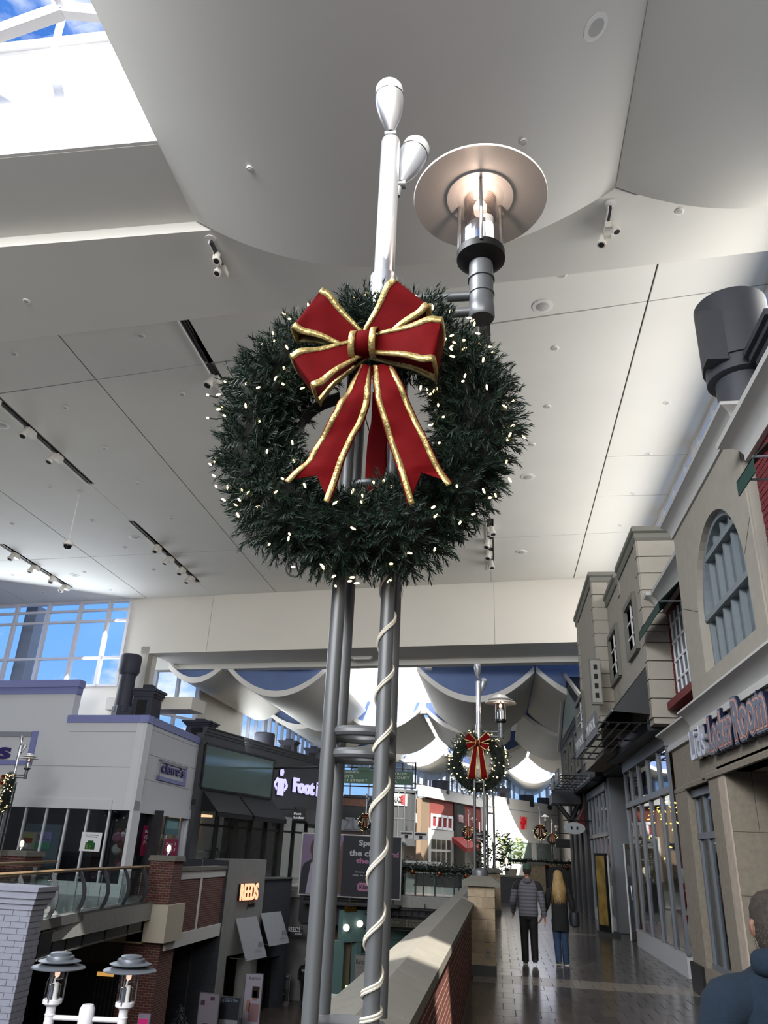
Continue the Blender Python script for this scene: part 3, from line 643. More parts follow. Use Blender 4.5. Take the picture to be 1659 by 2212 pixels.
def make_wreath(label, c, foliage, n_bulb, seed, rot=0.0, sc=1.0, bulbs=True, near=False, group='lit fir wreaths with red bows'):
    t = thing('wreath', label, 'wreath', c, group)
    for nm, me in (('foliage', foliage), ('branch_core', ME_CORE), ('wire_ring', ME_RING)):
        o = bpy.data.objects.new(nm, me); COL.objects.link(o); o.parent = t
        if nm == 'foliage': stuff(o)
    g = np.random.default_rng(seed)
    lead = MB().lathe([(.0026, -.011), (.0042, -.006), (.0042, .005), (.002, .010), (.0005, .012)], (0, 0, 0), 8).mesh('bulb', M_LED, True)
    for i in range(n_bulb):
        th = g.uniform(0, 2*math.pi); ph = g.uniform(.15, math.pi-.15) if g.uniform() < .75 else g.uniform(-.5, .5)
        rr = .166*g.uniform(.80, 1.08); er = Vector((math.cos(th), 0, math.sin(th)*1.05))
        p = er*.412+er*(math.cos(ph)*rr)+Vector((0, -1, 0))*(math.sin(ph)*rr)
        o = bpy.data.objects.new('fairy_bulb', lead); COL.objects.link(o); o.parent = t; o.location = p
        o.rotation_euler = (g.uniform(0, 6), g.uniform(0, 6), 0)
        o.scale = [.85 if near else 1.5]*3
    return t
w1 = make_wreath('large fir wreath with fairy lights on the nearest lamp post', WC1, ME_W1, 150, 11, near=True)
# bow of the near wreath, laid out on its front
BY = 2.20
def bp(x, y, Y=BY): return onY(x, y, Y)
KN = bp(790, 757, 2.20)
def z4(x, y, Y): return onY(640+x*.217, 630+y*.217, Y)
def edge(pts, Ys, n=26):
    P = [z4(x, y, Y) for (x, y), Y in zip(pts, Ys)]; out = smooth_path(P, 7); m = len(out)
    return out
def tail(lpts, rpts, Ys, notch):
    L = edge(lpts, Ys); R = edge(rpts, Ys); return L, R
lt_l = [(640, 740), (520, 930), (420, 1100), (330, 1290), (180, 1520), (60, 1720), (-120, 1890)]
lt_r = [(745, 740), (745, 930), (735, 1100), (670, 1290), (560, 1520), (460, 1750), (330, 2110)]
rt_l = [(760, 740), (765, 920), (790, 1090), (850, 1290), (920, 1520), (1000, 1750), (1115, 2140)]
rt_r = [(960, 740), (1060, 920), (1130, 1090), (1220, 1290), (1330, 1520), (1420, 1700), (1560, 1910)]
Yt = [2.19, 2.17, 2.165, 2.175, 2.19, 2.20, 2.20]; Yt2 = [2.19, 2.165, 2.17, 2.18, 2.19, 2.195, 2.20]
def vtail(lp, rp, Ys, notch, parent):
    """tail with a swallow cut: two strips that share the middle line"""
    L = edge(lp, Ys); R = edge(rp, Ys); n = len(L)
    for i in range(n):
        wv = .010*math.sin(i*.3+lp[0][0])+.004*math.sin(i*.8); L[i] = L[i]+Vector((0, wv, 0)); R[i] = R[i]-Vector((0, wv*.8, 0))
    Mid = [(L[i]+R[i])/2+Vector((0, -.008, 0)) for i in range(n)]; nc = z4(*notch, Ys[-1])
    # the middle line stops at the notch
    cut = min(range(n), key=lambda i: (Mid[i]-nc).length)
    M2 = [Mid[i] if i <= cut else nc+(Mid[cut]-nc)*0 for i in range(n)]
    for i in range(cut, n): M2[i] = nc
    mb = MB(); k = 4
    for i in range(n):
        for j in range(k+1): mb.v.append(tuple(L[i]+(M2[i]-L[i])*(j/k)))
        for j in range(1, k+1): mb.v.append(tuple(M2[i]+(R[i]-M2[i])*(j/k)))
    w = 2*k+1; mb.f = [(i*w+j, i*w+j+1, (i+1)*w+j+1, (i+1)*w+j) for i in range(n-1) for j in range(2*k)]
    o = mb.build('bow_tail', M_RED, parent, True, 80, fix=False); md = o.modifiers.new('thick', 'SOLIDIFY'); md.thickness = .003; md.offset = 0
    for A, B in ((L, R), (R, L)):
        mb = MB()
        for i in range(n):
            e = (B[i]-A[i]).normalized(); mb.v += [tuple(A[i]+e*.004+Vector((0, -.003, 0))), tuple(A[i]+e*.023+Vector((0, -.004, 0)))]
        mb.f = [(2*i, 2*i+1, 2*i+3, 2*i+2) for i in range(n-1)]
        g = mb.build('gold_trim', M_GOLD, o, True, 80, fix=False); md = g.modifiers.new('thick', 'SOLIDIFY'); md.thickness = .003; md.offset = 0
    return o
kn = bow(w1, KN, [(145, .245, .185, .07, .12), (48, .235, .18, .08, -.1), (214, .23, .165, .085, .05), (-9, .255, .175, .10, -.05)], [])
vtail(lt_l, lt_r, Yt, (205, 1830), w1); vtail(rt_l, rt_r, Yt2, (1245, 1800), w1)
# back tail hanging behind the hole of the wreath
Lb = [z4(760, 1000, 2.5), z4(745, 1300, 2.52), z4(715, 1450, 2.52), z4(690, 1750, 2.52), z4(685, 2000, 2.5)]; Rb = [z4(900, 1000, 2.5), z4(910, 1300, 2.52), z4(905, 1600, 2.52), z4(890, 1800, 2.52), z4(800, 2060, 2.5)]
ribbon(smooth_path(Lb), smooth_path(Rb), .003, 'bow_tail', M_RED, w1, False)
# black metal hanger plate in the wreath opening
hp = smooth_path([z4(430, 1000, 2.44), z4(220, 1080, 2.44), z4(60, 1230, 2.44), z4(-20, 1480, 2.44)]); hq = [p+Vector((0, .05, -.02)) for p in hp]
ribbon(hp, hq, .004, 'wire_band', M_BLACK, w1, False)
# the two loose bulbs that stick out on the left and the wire loop at lower left
for (a, b, c_, d) in ((470, 858, 452, 854), (470, 905, 452, 903)):
    A, B = onY(a, b, 2.4), onY(c_, d, 2.4); MB().cyl(A, B, .004, 8).build('bulb_socket', M_LEDCAP, w1, True); MB().cyl(B, B+(B-A)*.3, .004, 8).build('fairy_bulb', M_LED, w1, True)
lp = smooth_path([onY(640, 1205, 2.38), onY(618, 1222, 2.36), onY(622, 1240, 2.36), onY(642, 1245, 2.36), onY(650, 1225, 2.4)]); MB().tube(lp, .003, 6).build('light_wire', M_LEDCAP, w1, True)
# second wreath and bow
def simple_bow(t, c, s=1.0, yd=-.2, detail=True):
    c = Vector(c)+Vector((0, yd, .335)); k = s
    bow(t, c, [(150, .23*k, .16*k, .07, .1), (33, .24*k, .16*k, .07, -.1), (200, .20*k, .14*k, .07, 0), (-22, .20*k, .14*k, .07, 0)], [])
    for (xa, xb, xc, xd) in ((-.07, .01, -.20, -.03), (.0, .09, .05, .20)):
        L = [c+Vector((ip(xa, xc, q), -.01-.02*math.sin(q*3), -.02-.62*q)) for q in [i/8 for i in range(9)]]; R = [c+Vector((ip(xb, xd, q), -.01-.02*math.sin(q*3), -.02-.62*q)) for q in [i/8 for i in range(9)]]
        ribbon(L, R, .004, 'bow_tail', M_RED, t)
w2_ = make_wreath('fir wreath with fairy lights on the second lamp post, above the walking couple', (-.362, 15.3, 3.46), ME_W2, 110, 12)
simple_bow(w2_, (-.362, 15.3, 3.46))
# smaller lamp posts with wreaths far away
def far_lamp(px_, py_, Y, label, wlabel, foliage=ME_W3, arm=(1, 0), wreath=True, nb=34, rot=0.0, heads=2, lit=True):
    p = onY(px_, py_, Y); x, y = p.x, p.y; dz = p.z-3.46
    t = lamp_post(label, x, y, 1.2, arm, heads, False, lit, group='distant lamp posts'); t.location.z += dz
    if wreath:
        w = make_wreath(wlabel, (x, y-.2, 3.46), foliage, nb, int(px_), sc=1); simple_bow(w, (x, y-.2, 3.46)); w.location.z += dz
        if rot: w.rotation_euler.z = rot
        for ch in w.children:
            if ch.name.startswith('fairy'): ch.scale = [2.0]*3
        return t, w
    return t, None
far_lamp(1167, 1797, 66, 'thin far lamp post in front of the white shop wall', 'small wreath in front of the white far shop wall')
far_lamp(1193, 1813, 84, 'thinnest far lamp post beside the hanging black sign box', 'smallest wreath, beside the hanging black sign box', nb=20)
far_lamp(1012, 1800, 70, 'far lamp post mostly hidden by the second post', 'small wreath half hidden behind the second lamp post')
far_lamp(790, 1776, 57, 'sunlit white lamp post above the advertising banner', 'bright green sunlit wreath with red bow above the banner')
far_lamp(22, 1712, 25.5, 'lamp post with a wreath in front of the white shop at the left edge', 'wreath hung on the lamp post in front of the white shop at the left edge', ME_W2, nb=80, rot=-.9)
# third post: tall thin pair of tubes without a wreath
p = onY(1061, 1860, 30.3); t = thing('lamp_post', 'pair of thin grey tubes of a third lamp post behind the second', 'lamp post', (p.x, p.y, 1.3), 'lamp posts with wreaths')
for sx in (-1, 1): MB().cyl((p.x+sx*.12, p.y, 1.3), (p.x+sx*.12, p.y, 4.6), .04, 12).build('post_tube', M_TUBE, t, True)
zz = onY(1061, 1757, p.y).z; MB().cyl((p.x-.12, p.y, zz), (p.x+.12, p.y, zz), .03, 10).build('tie_bar', M_TUBE, t, True); lathe_obj('base_cover', [(.24, 0), (.2, .05)], (p.x, p.y, 1.3), M_TUBE, t, 20)
# ================================================================== walkway edge: brick parapet, stone piers
M_BRICK = mat('red_brown_brick', (.36, .17, .13), .8, var=.35, vscale=3.0, bump=.25, bscale=90)
M_MORTAR = mat('mortar', (.66, .61, .56), .9, var=.1)
M_COPE = mat('limestone_coping', (.40, .39, .36), .75, var=.08, vscale=6, bump=.1, bscale=80)
M_STONE = mat('tan_stone', (.52, .46, .37), .7, var=.22, vscale=7, bump=.15, bscale=60)
M_STONE2 = mat('tan_stone_pale', (.58, .52, .43), .7, var=.2, vscale=9, bump=.15, bscale=60)
def brick_field(parent, fac, u0, u1, z0, z1, d, bw=.215, bh=.075, g=.013, depth=.009, m=None, limit=300, order=None, name='brick'):
    """bricks proud of a mortar backing; the nearest ones single parts, the rest one joined part"""
    m = m or M_BRICK; cells = []; r = 0; z = z0
    while z < z1-.01:
        zz = min(z+bh, z1); u = u0-(bw/2 if r % 2 else 0)
        while u < u1:
            a, b = max(u, u0), min(u+bw, u1)
            if b-a > .03: cells.append((a, b, z, zz))
            u += bw
        z += bh; r += 1
    cells.sort(key=order or (lambda c: (fac.P(c[0], c[2])-CAM).length))
    cache = {}; rest = MB()
    for i, (a, b, za, zb_) in enumerate(cells):
        j = random.uniform(-.0008, .0008) if depth < .005 else random.uniform(-.002, .002)
        if i < limit:
            key = (round(b-a, 3), round(zb_-za, 3))
            if key not in cache:
                f0 = fac; mb = MB(); o = f0.P(0, 0, 0)
                f0.box(mb, g/2, key[0]-g/2, g/2, key[1]-g/2, -.001, depth); mb.v = [tuple(Vector(v)-o) for v in mb.v]
                me = mb.mesh(name, m); bm = bmesh.new(); bm.from_mesh(me); bmesh.ops.recalc_face_normals(bm, faces=bm.faces); bm.to_mesh(me); bm.free(); cache[key] = me
            ob = bpy.data.objects.new(name, cache[key]); COL.objects.link(ob); ob.location = fac.P(a, za, d+j); ob.parent = parent
            if parent.name in WORLD: ob.matrix_parent_inverse = WORLD[parent.name].inverted()
        else: fac.box(rest, a+g/2, b-g/2, za+g/2, zb_-g/2, d-.002, d+depth+j)
    if rest.v: stuff(rest.build('brick_field', m, parent))
PX = -.49
PF = Fac((PX, 0), (PX, 40)); PF.n = Vector((1, 0, 0))
def parapet(y0, y1, label, limit):
    t = struct(MB().box(PX-.33, PX, y0, y1, 0, 1.02).build('parapet_wall', M_MORTAR))
    brick_field(t, PF, y0, y1, 0.0, 1.02, 0.0, limit=limit, depth=.0022, order=lambda c: (c[0] < 5.2, c[0]))
    L = 1.22; y = y0; k = 0
    while y < y1-.01:
        yb = min(y+L, y1)
        prof = [(-.93, 1.02), (-.445, 1.02), (-.445, 1.09), (-.66, 1.165), (-.93, 1.09)]
        MB().prism([(x, y+.004, z) for x, z in prof], (0, yb-y-.008, 0)).build('coping_stone', M_COPE, t); y = yb; k += 1
    return t
w = parapet(3.2, 14.93, '', 300)
w3 = parapet(15.55, 30.2, '', 60)
def stone_pier(x, y, s, h, label, small=False):
    t = struct(MB().box(x-s+.015, x+s-.015, y-s+.015, y+s-.015, 0, h).build('stone_pier', M_MORTAR))
    rows = 7; rh = (h-.16)/rows
    for r in range(rows):
        z0, z1 = .16+r*rh, .16+(r+1)*rh; cut = (.35, -.25, .1)[r % 3]*s
        for (a, b, c, d, fr) in ((x-s, x+cut, y-s, y-s+.06, 0), (x+cut, x+s, y-s, y-s+.06, 0), (x+s-.06, x+s, y-s+.06, y+s, 1), (x-s, x-s+.06, y-s+.06, y+s, 1)):
            MB().box(a+.005, b-.005, c+(.005 if fr else 0), d-.005, z0+.005, z1-.005).build('stone_block', random.choice((M_STONE, M_STONE2)), t)
    MB().box(x-s-.01, x+s+.01, y-s-.01, y+s+.01, 0, .155).build('plinth', mat('black_plinth', (.1, .1, .1), .4), t)
    c = s+.09; MB().add([(x-c, y-c, h), (x+c, y-c, h), (x+c, y+c, h), (x-c, y+c, h), (x-c, y-c, h+.07), (x+c, y-c, h+.07), (x+c, y+c, h+.07), (x-c, y+c, h+.07), (x-s*.75, y-s*.75, h+.16), (x+s*.75, y-s*.75, h+.16), (x+s*.75, y+s*.75, h+.16), (x-s*.75, y+s*.75, h+.16)],
        [(3, 2, 1, 0), (0, 1, 5, 4), (1, 2, 6, 5), (2, 3, 7, 6), (3, 0, 4, 7), (4, 5, 9, 8), (5, 6, 10, 9), (6, 7, 11, 10), (7, 4, 8, 11), (8, 9, 10, 11)]).build('cap_stone', M_COPE, t)
    return t
pr2 = stone_pier(-.32, 15.24, .24, 1.36, '')
pr3 = stone_pier(-.26, 30.55, .30, 1.30, '')
pr1 = stone_pier(-.455, 2.66, .20, 1.10, '')
# outlet on the pier
t = thing('wall_outlet', 'grey outlet box low on the stone pier under the cord', 'outlet', (-.21, 14.99, .3)); MB().box(-.255, -.165, 14.985, 15.0, .26, .40).build('cover_plate', mat('outlet_grey', (.45, .43, .4), .5), t); MB().box(-.225, -.195, 14.978, 14.986, .34, .37).build('socket', M_BLACK, t)
# ------------------------------------------------------------------ floor tiles of the walkway
M_TILE = [mat('slate_tile_%d' % i, c, .20, var=.12, vscale=3, bump=.03, bscale=25) for i, c in enumerate(((.27, .25, .235), (.30, .275, .26), (.25, .235, .22), (.29, .265, .245)))]
M_TILEL = mat('pale_band_tile', (.48, .45, .41), .25, var=.1, vscale=4)
tw, tl = .32, .46; tiles = []
def tile_rows():
    out = []; y = 7.0; r = 0
    while y < 39:
        band = abs(y-14.6) < .24 or abs(y-23.9) < .24
        off = (r % 2)*tw/2; x = -.46-off
        while x < 3.25: 
            a, b = max(x, -.46), min(x+tw, 3.3)
            if b-a > .05: out.append((a, b, y, y+tl, band))
            x += tw
        y += tl; r += 1
    return out
cache = {}; rest = MB(); restb = MB(); cnt = 0
for (a, b, c, d, band) in sorted(tile_rows(), key=lambda q: q[2]):
    if cnt < 300 and c > 8.2:
        key = (round(b-a, 3), round(d-c, 3), band, random.randrange(4)); cnt += 1
        if key not in cache: cache[key] = MB().box(.005, key[0]-.005, .005, key[1]-.005, -.012, 0).mesh('floor_tile', M_TILEL if band else M_TILE[key[3]])
        o = link('floor_tile', cache[key]); o.location = (a, c, random.uniform(-.0008, .0005)); o.parent = floor
    else: (restb if band else rest).box(a+.003, b-.003, c+.003, d-.003, -.012, 0)
stuff(rest.build('floor_tile_field', M_TILE[0], floor)); stuff(restb.build('floor_tile_band', M_TILEL, floor))
# ================================================================== right-hand shop fronts
R = Fac((3, 0), (3, 60))
M_STUC = mat('grey_stucco', (.60, .58, .54), .8, var=.05, vscale=5, bump=.15, bscale=140)
M_STUC2 = mat('warm_stucco', (.62, .60, .56), .8, var=.04, vscale=4, bump=.1, bscale=140)
M_LIME = mat('shop_limestone', (.50, .47, .42), .75, var=.12, vscale=14, bump=.2, bscale=110)
M_CORN = mat('cornice_white', (.72, .72, .71), .55)
M_STEEL = mat('steel_frame', (.46, .48, .51), .4, .3)
M_SLATE = mat('slate_blue_frame', (.46, .50, .52), .5)
M_CURT = mat('blind_grey', (.40, .44, .46), .7, var=.15, vscale=6)
M_RBRICK = mat('painted_red_brick', (.42, .10, .13), .6, var=.2, vscale=5, bump=.2, bscale=90)
M_RMORT = mat('red_mortar', (.50, .42, .42), .9)
M_GREEN = mat('green_canvas', (.08, .22, .19), .7, var=.1)
M_CHIM = mat('charcoal_metal', (.27, .28, .31), .5, .1, var=.05)
M_TRIMG = mat('grey_green_trim', (.42, .42, .39), .6)
M_SHOPG = glass_mat('shop_glass', (.72, .76, .78), .06)
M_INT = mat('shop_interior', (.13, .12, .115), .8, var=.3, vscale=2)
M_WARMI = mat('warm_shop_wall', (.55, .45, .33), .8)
# --- limestone shop
t = thing('limestone_shop', 'beige limestone shop front with an arched grey window above its sign', 'shop front', (3, 10, 0))
yL = 12.42; y0 = 7.0
f = R
# upper wall with the arched opening
ya, yb_, zb0, zs = 9.13, 11.5, 4.38, 5.14; yc = (ya+yb_)/2; ra = (yb_-ya)/2
mb = MB(); R.box(mb, yb_, yL, 3.95, 6.95, -.3, 0); R.box(mb, 8.74, ya, 3.95, 6.95, -.3, 0); R.box(mb, ya, yb_, 3.95, zb0, -.3, 0)
arc = [(yc+ra*math.cos(a), zs+ra*math.sin(a)) for a in [math.pi*k/24 for k in range(25)]]
for k in range(24):
    (a, za), (b, zb_) = arc[k], arc[k+1]; R.prism(mb, [(a, za), (a, 6.95), (b, 6.95), (b, zb_)], -.3, 0)
wall = mb.build('upper_wall', M_STUC, t)
for (a, za, b, zb_) in ((yb_+.02, 5.3, yL, 5.62), (8.74, 5.62, ya-.02, 5.3)): 
    mb = MB(); R.prism(mb, [(a, za-.004), (a, za+.004), (b, zb_+.004), (b, zb_-.004)], 0, .003); mb.build('control_joint', M_DARK, wall)
# arched window: frame, bars and grey blinds
win = R.one('arched_window', M_CURT, t, ya, yb_, zb0, zs+ra, -.28, -.20)
nb = 6
def top_at(u): q = ra*ra-(u-yc)**2; return zs+(math.sqrt(q) if q > 0 else 0)
for k in range(nb+1):
    u = ya+(yb_-ya)*k/nb; u = min(max(u, ya+.03), yb_-.03); R.one('glazing_bar', M_SLATE, win, u-.03, u+.03, zb0, max(zs+.1, top_at(u)), -.2, -.13)
for z, hw in ((5.16, ra), (5.96, math.sqrt(max(0, ra*ra-(5.96-zs)**2))), (zb0+.03, ra)): R.one('rail', M_SLATE, win, yc-hw, yc+hw, z-.04, z+.04, -.2, -.085)
mb = MB()
for k in range(24):
    (a, za), (b, zb_) = arc[k], arc[k+1]; c = Vector((yc, zs)); i0 = Vector((a, za)); i1 = Vector((b, zb_)); j0 = c+(i0-c)*.93; j1 = c+(i1-c)*.93
    R.prism(mb, [tuple(i0), tuple(i1), tuple(j1), tuple(j0)], -.24, -.08)
mb.build('arch_frame', M_SLATE, win)
# cornices
CV = [(-.05, 6.84), (.03, 6.84), (.03, 6.9), (.05, 6.95), (.10, 7.01), (.19, 7.05), (.20, 7.09), (-.05, 7.09)]
MB().sweep(CV, [(3, yL+.05), (3, 8.72), (4.3, 8.72)]).build('top_cornice', M_CORN, t, True, 30)
MB().box(3.02, 4.3, 8.70, 8.735, 3.9, 6.86).build('side_wall', M_STUC, t)
CV2 = [(-.05, 3.70), (.05, 3.70), (.05, 3.78), (.03, 3.80), (.06, 3.86), (.14, 3.95), (.21, 3.98), (.21, 4.01), (-.05, 4.01)]
MB().sweep(CV2, [(3.0, yL+.25), (3.0, -1)]).build('sign_cornice', M_CORN, t, True, 30)
MB().sweep(CV2, [(3.32, 14.95), (3.12, 14.95), (3.12, yL+.2), (3.0, yL+.2)]).build('sign_cornice', M_CORN, t, True, 30)
# ground floor
mb = MB(); R.box(mb, -1, yL+.1, 3.02, 3.75, -.35, 0); R.box(mb, yL+.1, 14.9, 3.02, 3.75, -.4, -.12); mb.build('sign_wall', M_LIME, t)
MB().sweep([(-.02, 2.98), (.03, 2.98), (.035, 3.04), (.0, 3.07), (-.02, 3.07)], [(3.12, 14.9), (3.12, 13.85), (3.06, 13.85), (3.06, 12.15), (3.0, 12.15), (3.0, -1)]).build('string_course', M_LIME, t)
R.one('pilaster', M_LIME, t, 14.0, 14.9, 0, 3.02, -.4, -.10); R.one('pillar', M_LIME, t, 11.62, 12.14, 0, 3.02, -.5, 0.0)
R.one('pillar', M_LIME, t, 6.6, 7.3, 0, 3.02, -.5, 0.0); R.one('near_wall', M_LIME, t, -1, 6.6, 0, 3.02, -.35, -.02); R.one('pilaster_base', M_BLACK, t, 14.15, 14.95, 0, .42, -.3, -.06)
sw = R.one('shop_window', M_STEEL, t, 12.14, 14.0, 2.86, 2.97, -.3, -.16)
for u in (12.2, 12.78, 13.37, 13.94): R.one('mullion', M_STEEL, sw, u-.035, u+.035, .42, 2.9, -.26, -.20)
for z in (.45, 2.28): R.one('transom', M_STEEL, sw, 12.14, 14.0, z-.045, z+.045, -.26, -.19)
for a, b in ((12.2, 12.78), (12.78, 13.37), (13.37, 13.94)):
    for c_, d_ in ((.45, 2.28), (2.28, 2.9)): R.one('pane', M_SHOPG, sw, a+.04, b-.04, c_, d_, -.24, -.235)
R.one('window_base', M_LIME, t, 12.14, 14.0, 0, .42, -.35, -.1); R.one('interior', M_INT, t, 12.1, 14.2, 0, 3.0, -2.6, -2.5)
# recessed entrance with coursed stone on its side wall
rec = MB().box(3.0, 5.0, 11.3, 11.62, 0, 3.02).build('recess_wall', M_MORTAR, t)
for r in range(4):
    for k in range(3):
        x0_ = 3.02+k*.66-(.33 if r % 2 else 0); x1_ = x0_+.66; x0_ = max(3.02, x0_)
        MB().box(x0_+.003, min(x1_, 5)-.003, 11.28, 11.31, .02+r*.75+.003, .77+r*.75-.003).build('stone_block', M_LIME, rec)
MB().box(3.0, 5.2, 6.0, 11.6, 3.02, 3.1).build('recess_soffit', M_LIME, t); MB().box(4.95, 5.05, 6, 11.4, 0, 3.1).build('recess_back', M_INT, t)
# sign: silver word and two outlined words on navy boxes
s = thing('shop_sign', 'raised sign of one silver word and two navy outlined words over the limestone shop', 'sign', (3, 10.5, 3.4))
M_NAVY = mat('navy_sign', (.06, .08, .17), .4); M_SGREY = mat('sign_grey', (.36, .39, .46), .5); M_SPEACH = mat('sign_peach', (.72, .52, .46), .5); M_SILV = mat('sign_silver', (.82, .83, .87), .22, .7)
put_text(R, 'letter_returns', 'Lids', M_NAVY, s, 12.40, 3.29, .4, .03, .03, width=.86, height=.40, bold=.012, ref=True)
put_text(R, 'lettering', 'Lids', M_SILV, s, 12.38, 3.27, .4, .10, .04, width=.86, height=.40, bold=.006, ref=True)
for (wd_, u0_, zb_, ht, wid) in (('Locker', 11.40, 3.29, .40, 1.10), ('Room', 10.18, 3.28, .44, 1.2)):
    for (nm, m_, d_, ex, bo) in (('sign_box', M_NAVY, .045, .045, .045), ('letter_face', M_SGREY, .094, .004, .038), ('letter_outline', M_SPEACH, .101, .003, .022), ('lettering', M_SGREY, .107, .003, .006)):
        put_text(R, nm, wd_, m_, s, u0_, zb_, .4, d_, ex, width=wid, height=ht, bold=bo, ref=True)
# --- red brick section with sash window, sill and green awning
RX_ = Fac((3.38, 0), (3.38, 60))
t = thing('brick_building', 'narrow painted red brick front with a white sash window, beside the arched window', 'shop front', (3.38, 14, 4))
rz0, rz1 = 3.95, RX_.uz(1440, 1290)[1]; ru0, ru1 = 13.2, 16.05
wy0, wy1, wz0, wz1 = RX_.uz(1503, 1500)[0]-.25, RX_.uz(1458, 1520)[0]-.2, RX_.uz(1462, 1512)[1], RX_.uz(1470, 1290)[1]
RX_.one('backing', M_RMORT, t, ru0, ru1, rz0, 6.9, -.3, -.07)
brick_field(t, RX_, wy1+.05, ru1-.4, rz0, 6.6, -.07, limit=120, m=M_RBRICK); brick_field(t, RX_, ru0, wy1+.05, rz0, wz0-.05, -.07, limit=60, m=M_RBRICK); brick_field(t, RX_, ru0, wy1+.05, wz1, 6.6, -.07, limit=60, m=M_RBRICK)
RX_.one('pilaster', M_STUC, t, ru1-.4, ru1, 4.0, 6.5, -.2, .06)
RX_.one('sill', M_RBRICK, t, ru0, wy1+.22, wz0-.16, wz0-.02, -.1, .14)
sw = RX_.one('sash_window', M_CURT, t, ru0, wy1, wz0, wz1, -.069, -.055)
for k in range(5): u = wy1-.04-k*.33; RX_.one('glazing_bar', M_FRAME, sw, u-.022, u+.022, wz0, wz1, -.055, -.03)
for k in range(5): z = wz0+(wz1-wz0)*k/4.6; RX_.one('rail', M_FRAME, sw, ru0, wy1, z-.022, z+.022, -.055, -.027)
CV3 = [(-.05, 6.28), (.04, 6.28), (.04, 6.36), (.07, 6.43), (.16, 6.52), (.26, 6.56), (.27, 6.62), (-.05, 6.62)]
MB().sweep([(o, z+.2) for o, z in CV3], [(3.7, 16.1), (3.28, 16.1), (3.28, 15.5), (3.38, 15.5), (3.38, 12.4)]).build('cornice', M_CORN, t, True, 30)
def awning(label, fac, u0, u1, ztop, zbot, proj, lip=.16):
    t = thing('awning', label, 'awning', fac.P((u0+u1)/2, zbot, 0), 'small green awnings')
    mb = MB(); fac.prism(mb, [(u0, ztop), (u1, ztop), (u1, ztop-.015), (u0, ztop-.015)], 0, .01)
    A, B, C_, D = fac.P(u0, ztop, .02), fac.P(u1, ztop, .02), fac.P(u1, zbot, proj), fac.P(u0, zbot, proj)
    MB().prism([A, B, C_, D], (0, 0, -.012)).build('canvas', M_GREEN, t)
    MB().prism([D, C_, C_-Vector((0, 0, lip)), D-Vector((0, 0, lip))], fac.n*-.01).build('valance', M_GREEN, t)
    for u in (u0+.02, u1-.02): MB().cyl(fac.P(u, zbot+.02, proj-.01), fac.P(u, zbot+.02, 0), .013, 8).build('strut', M_STEEL, t, True)
    MB().cyl(fac.P(u0, ztop, .02), fac.P(u1, ztop, .02), .013, 8).build('top_bar', M_STEEL, t, True)
za = RX_.uz(1430, 1350)[1]
awning('small green awning over the red brick sash window', RX_, wy0-.2, wy1+.15, za+.25, za-.28, .55)
# nearer red brick section at the right picture edge
t = thing('brick_building', 'painted red brick front at the right picture edge', 'shop front', (2.95, 8, 5))
N_ = Fac((2.98, 0), (2.98, 60)); nu = N_.uz(1622, 1000)[0]
N_.one('backing', M_RMORT, t, -1, nu, 4.0, 6.9, -.3, -.03); brick_field(t, N_, 5.0, nu-.01, 4.3, 6.25, -.03, limit=150, m=M_RBRICK)
MB().sweep([(o, z-.08) for o, z in CV3], [(3.6, nu+.02), (2.98, nu+.02), (2.98, -1)]).build('cornice', M_CORN, t, True, 30)
awning('small green awning at the right picture edge', N_, 6.9, N_.uz(1600, 1100, .5)[0], 5.95, 5.45, .5)
# --- chimneys on the right roofs
def vent_hood(label, x, y, z0, z1, r, group='dark roof chimneys'):
    t = thing('roof_chimney', label, 'chimney', (x, y, z0), group)
    h = z1-z0
    lathe_obj('flue', [(r*.72, 0), (r*.72, h*.55)], (x, y, z0), M_CHIM, t, 32); lathe_obj('collar', [(r*.72, h*.46), (r*.93, h*.47), (r*.93, h*.57)], (x, y, z0), M_CHIM, t, 40); lathe_obj('hood', [(r*.95, h*.56), (r, h*.56), (r, h), (r*.96, h), (r*.94, h*.62)], (x, y, z0), M_CHIM, t, 48)
    MB().box(x-r*1.12, x-r*.55, y-r*.85, y-r*.35, z0+h*.52, z0+h*.86).build('hood_vent', M_CHIM, t)
    return t
def box_chimney(label, x, y, z0, w, d, h, group='dark roof chimneys', m=None):
    m = m or M_CHIM; t = thing('roof_chimney', label, 'chimney', (x, y, z0), group); w2, d2 = w/2, d/2
    MB().hexa([(x-w2, y-d2, z0), (x+w2, y-d2, z0), (x+w2, y+d2, z0), (x-w2, y+d2, z0), (x-w2*.85, y-d2*.85, z0+h*.72), (x+w2*.85, y-d2*.85, z0+h*.72), (x+w2*.85, y+d2*.85, z0+h*.72), (x-w2*.85, y+d2*.85, z0+h*.72)]).build('stack', m, t)
    for k, (e, a, b) in enumerate(((.95, .70, .78), (1.08, .76, .84), (1.2, .82, .88))): MB().box(x-w2*e, x+w2*e, y-d2*e, y+d2*e, z0+h*a, z0+h*b).build('cornice_band', m, t)
    MB().box(x-w2*.4, x+w2*.4, y-d2*.4, y+d2*.4, z0+h*.88, z0+h).build('chimney_pot', m, t)
    MB().box(x-w2*.4, x+w2*.4, y-d2*1.0, y-d2*.8, z0+h*.2, z0+h*.62).build('recess_panel', M_DARK, t)
    return t
vent_hood('big charcoal round roof vent at the upper right edge', 3.55, 9.75, 7.0, 9.45, .50)
t = box_chimney('charcoal square chimney with moulded top in front of the round vent', 4.02, 8.75, 6.95, 1.0, .8, 1.5)
p = onX(1352, 1195, 3.5); vent_hood('dark round roof vent above the grey stucco building', p.x+.25, p.y-.8, 8.2, 9.2, .42)
p = onX(1512, 960, 4.2); MB().box
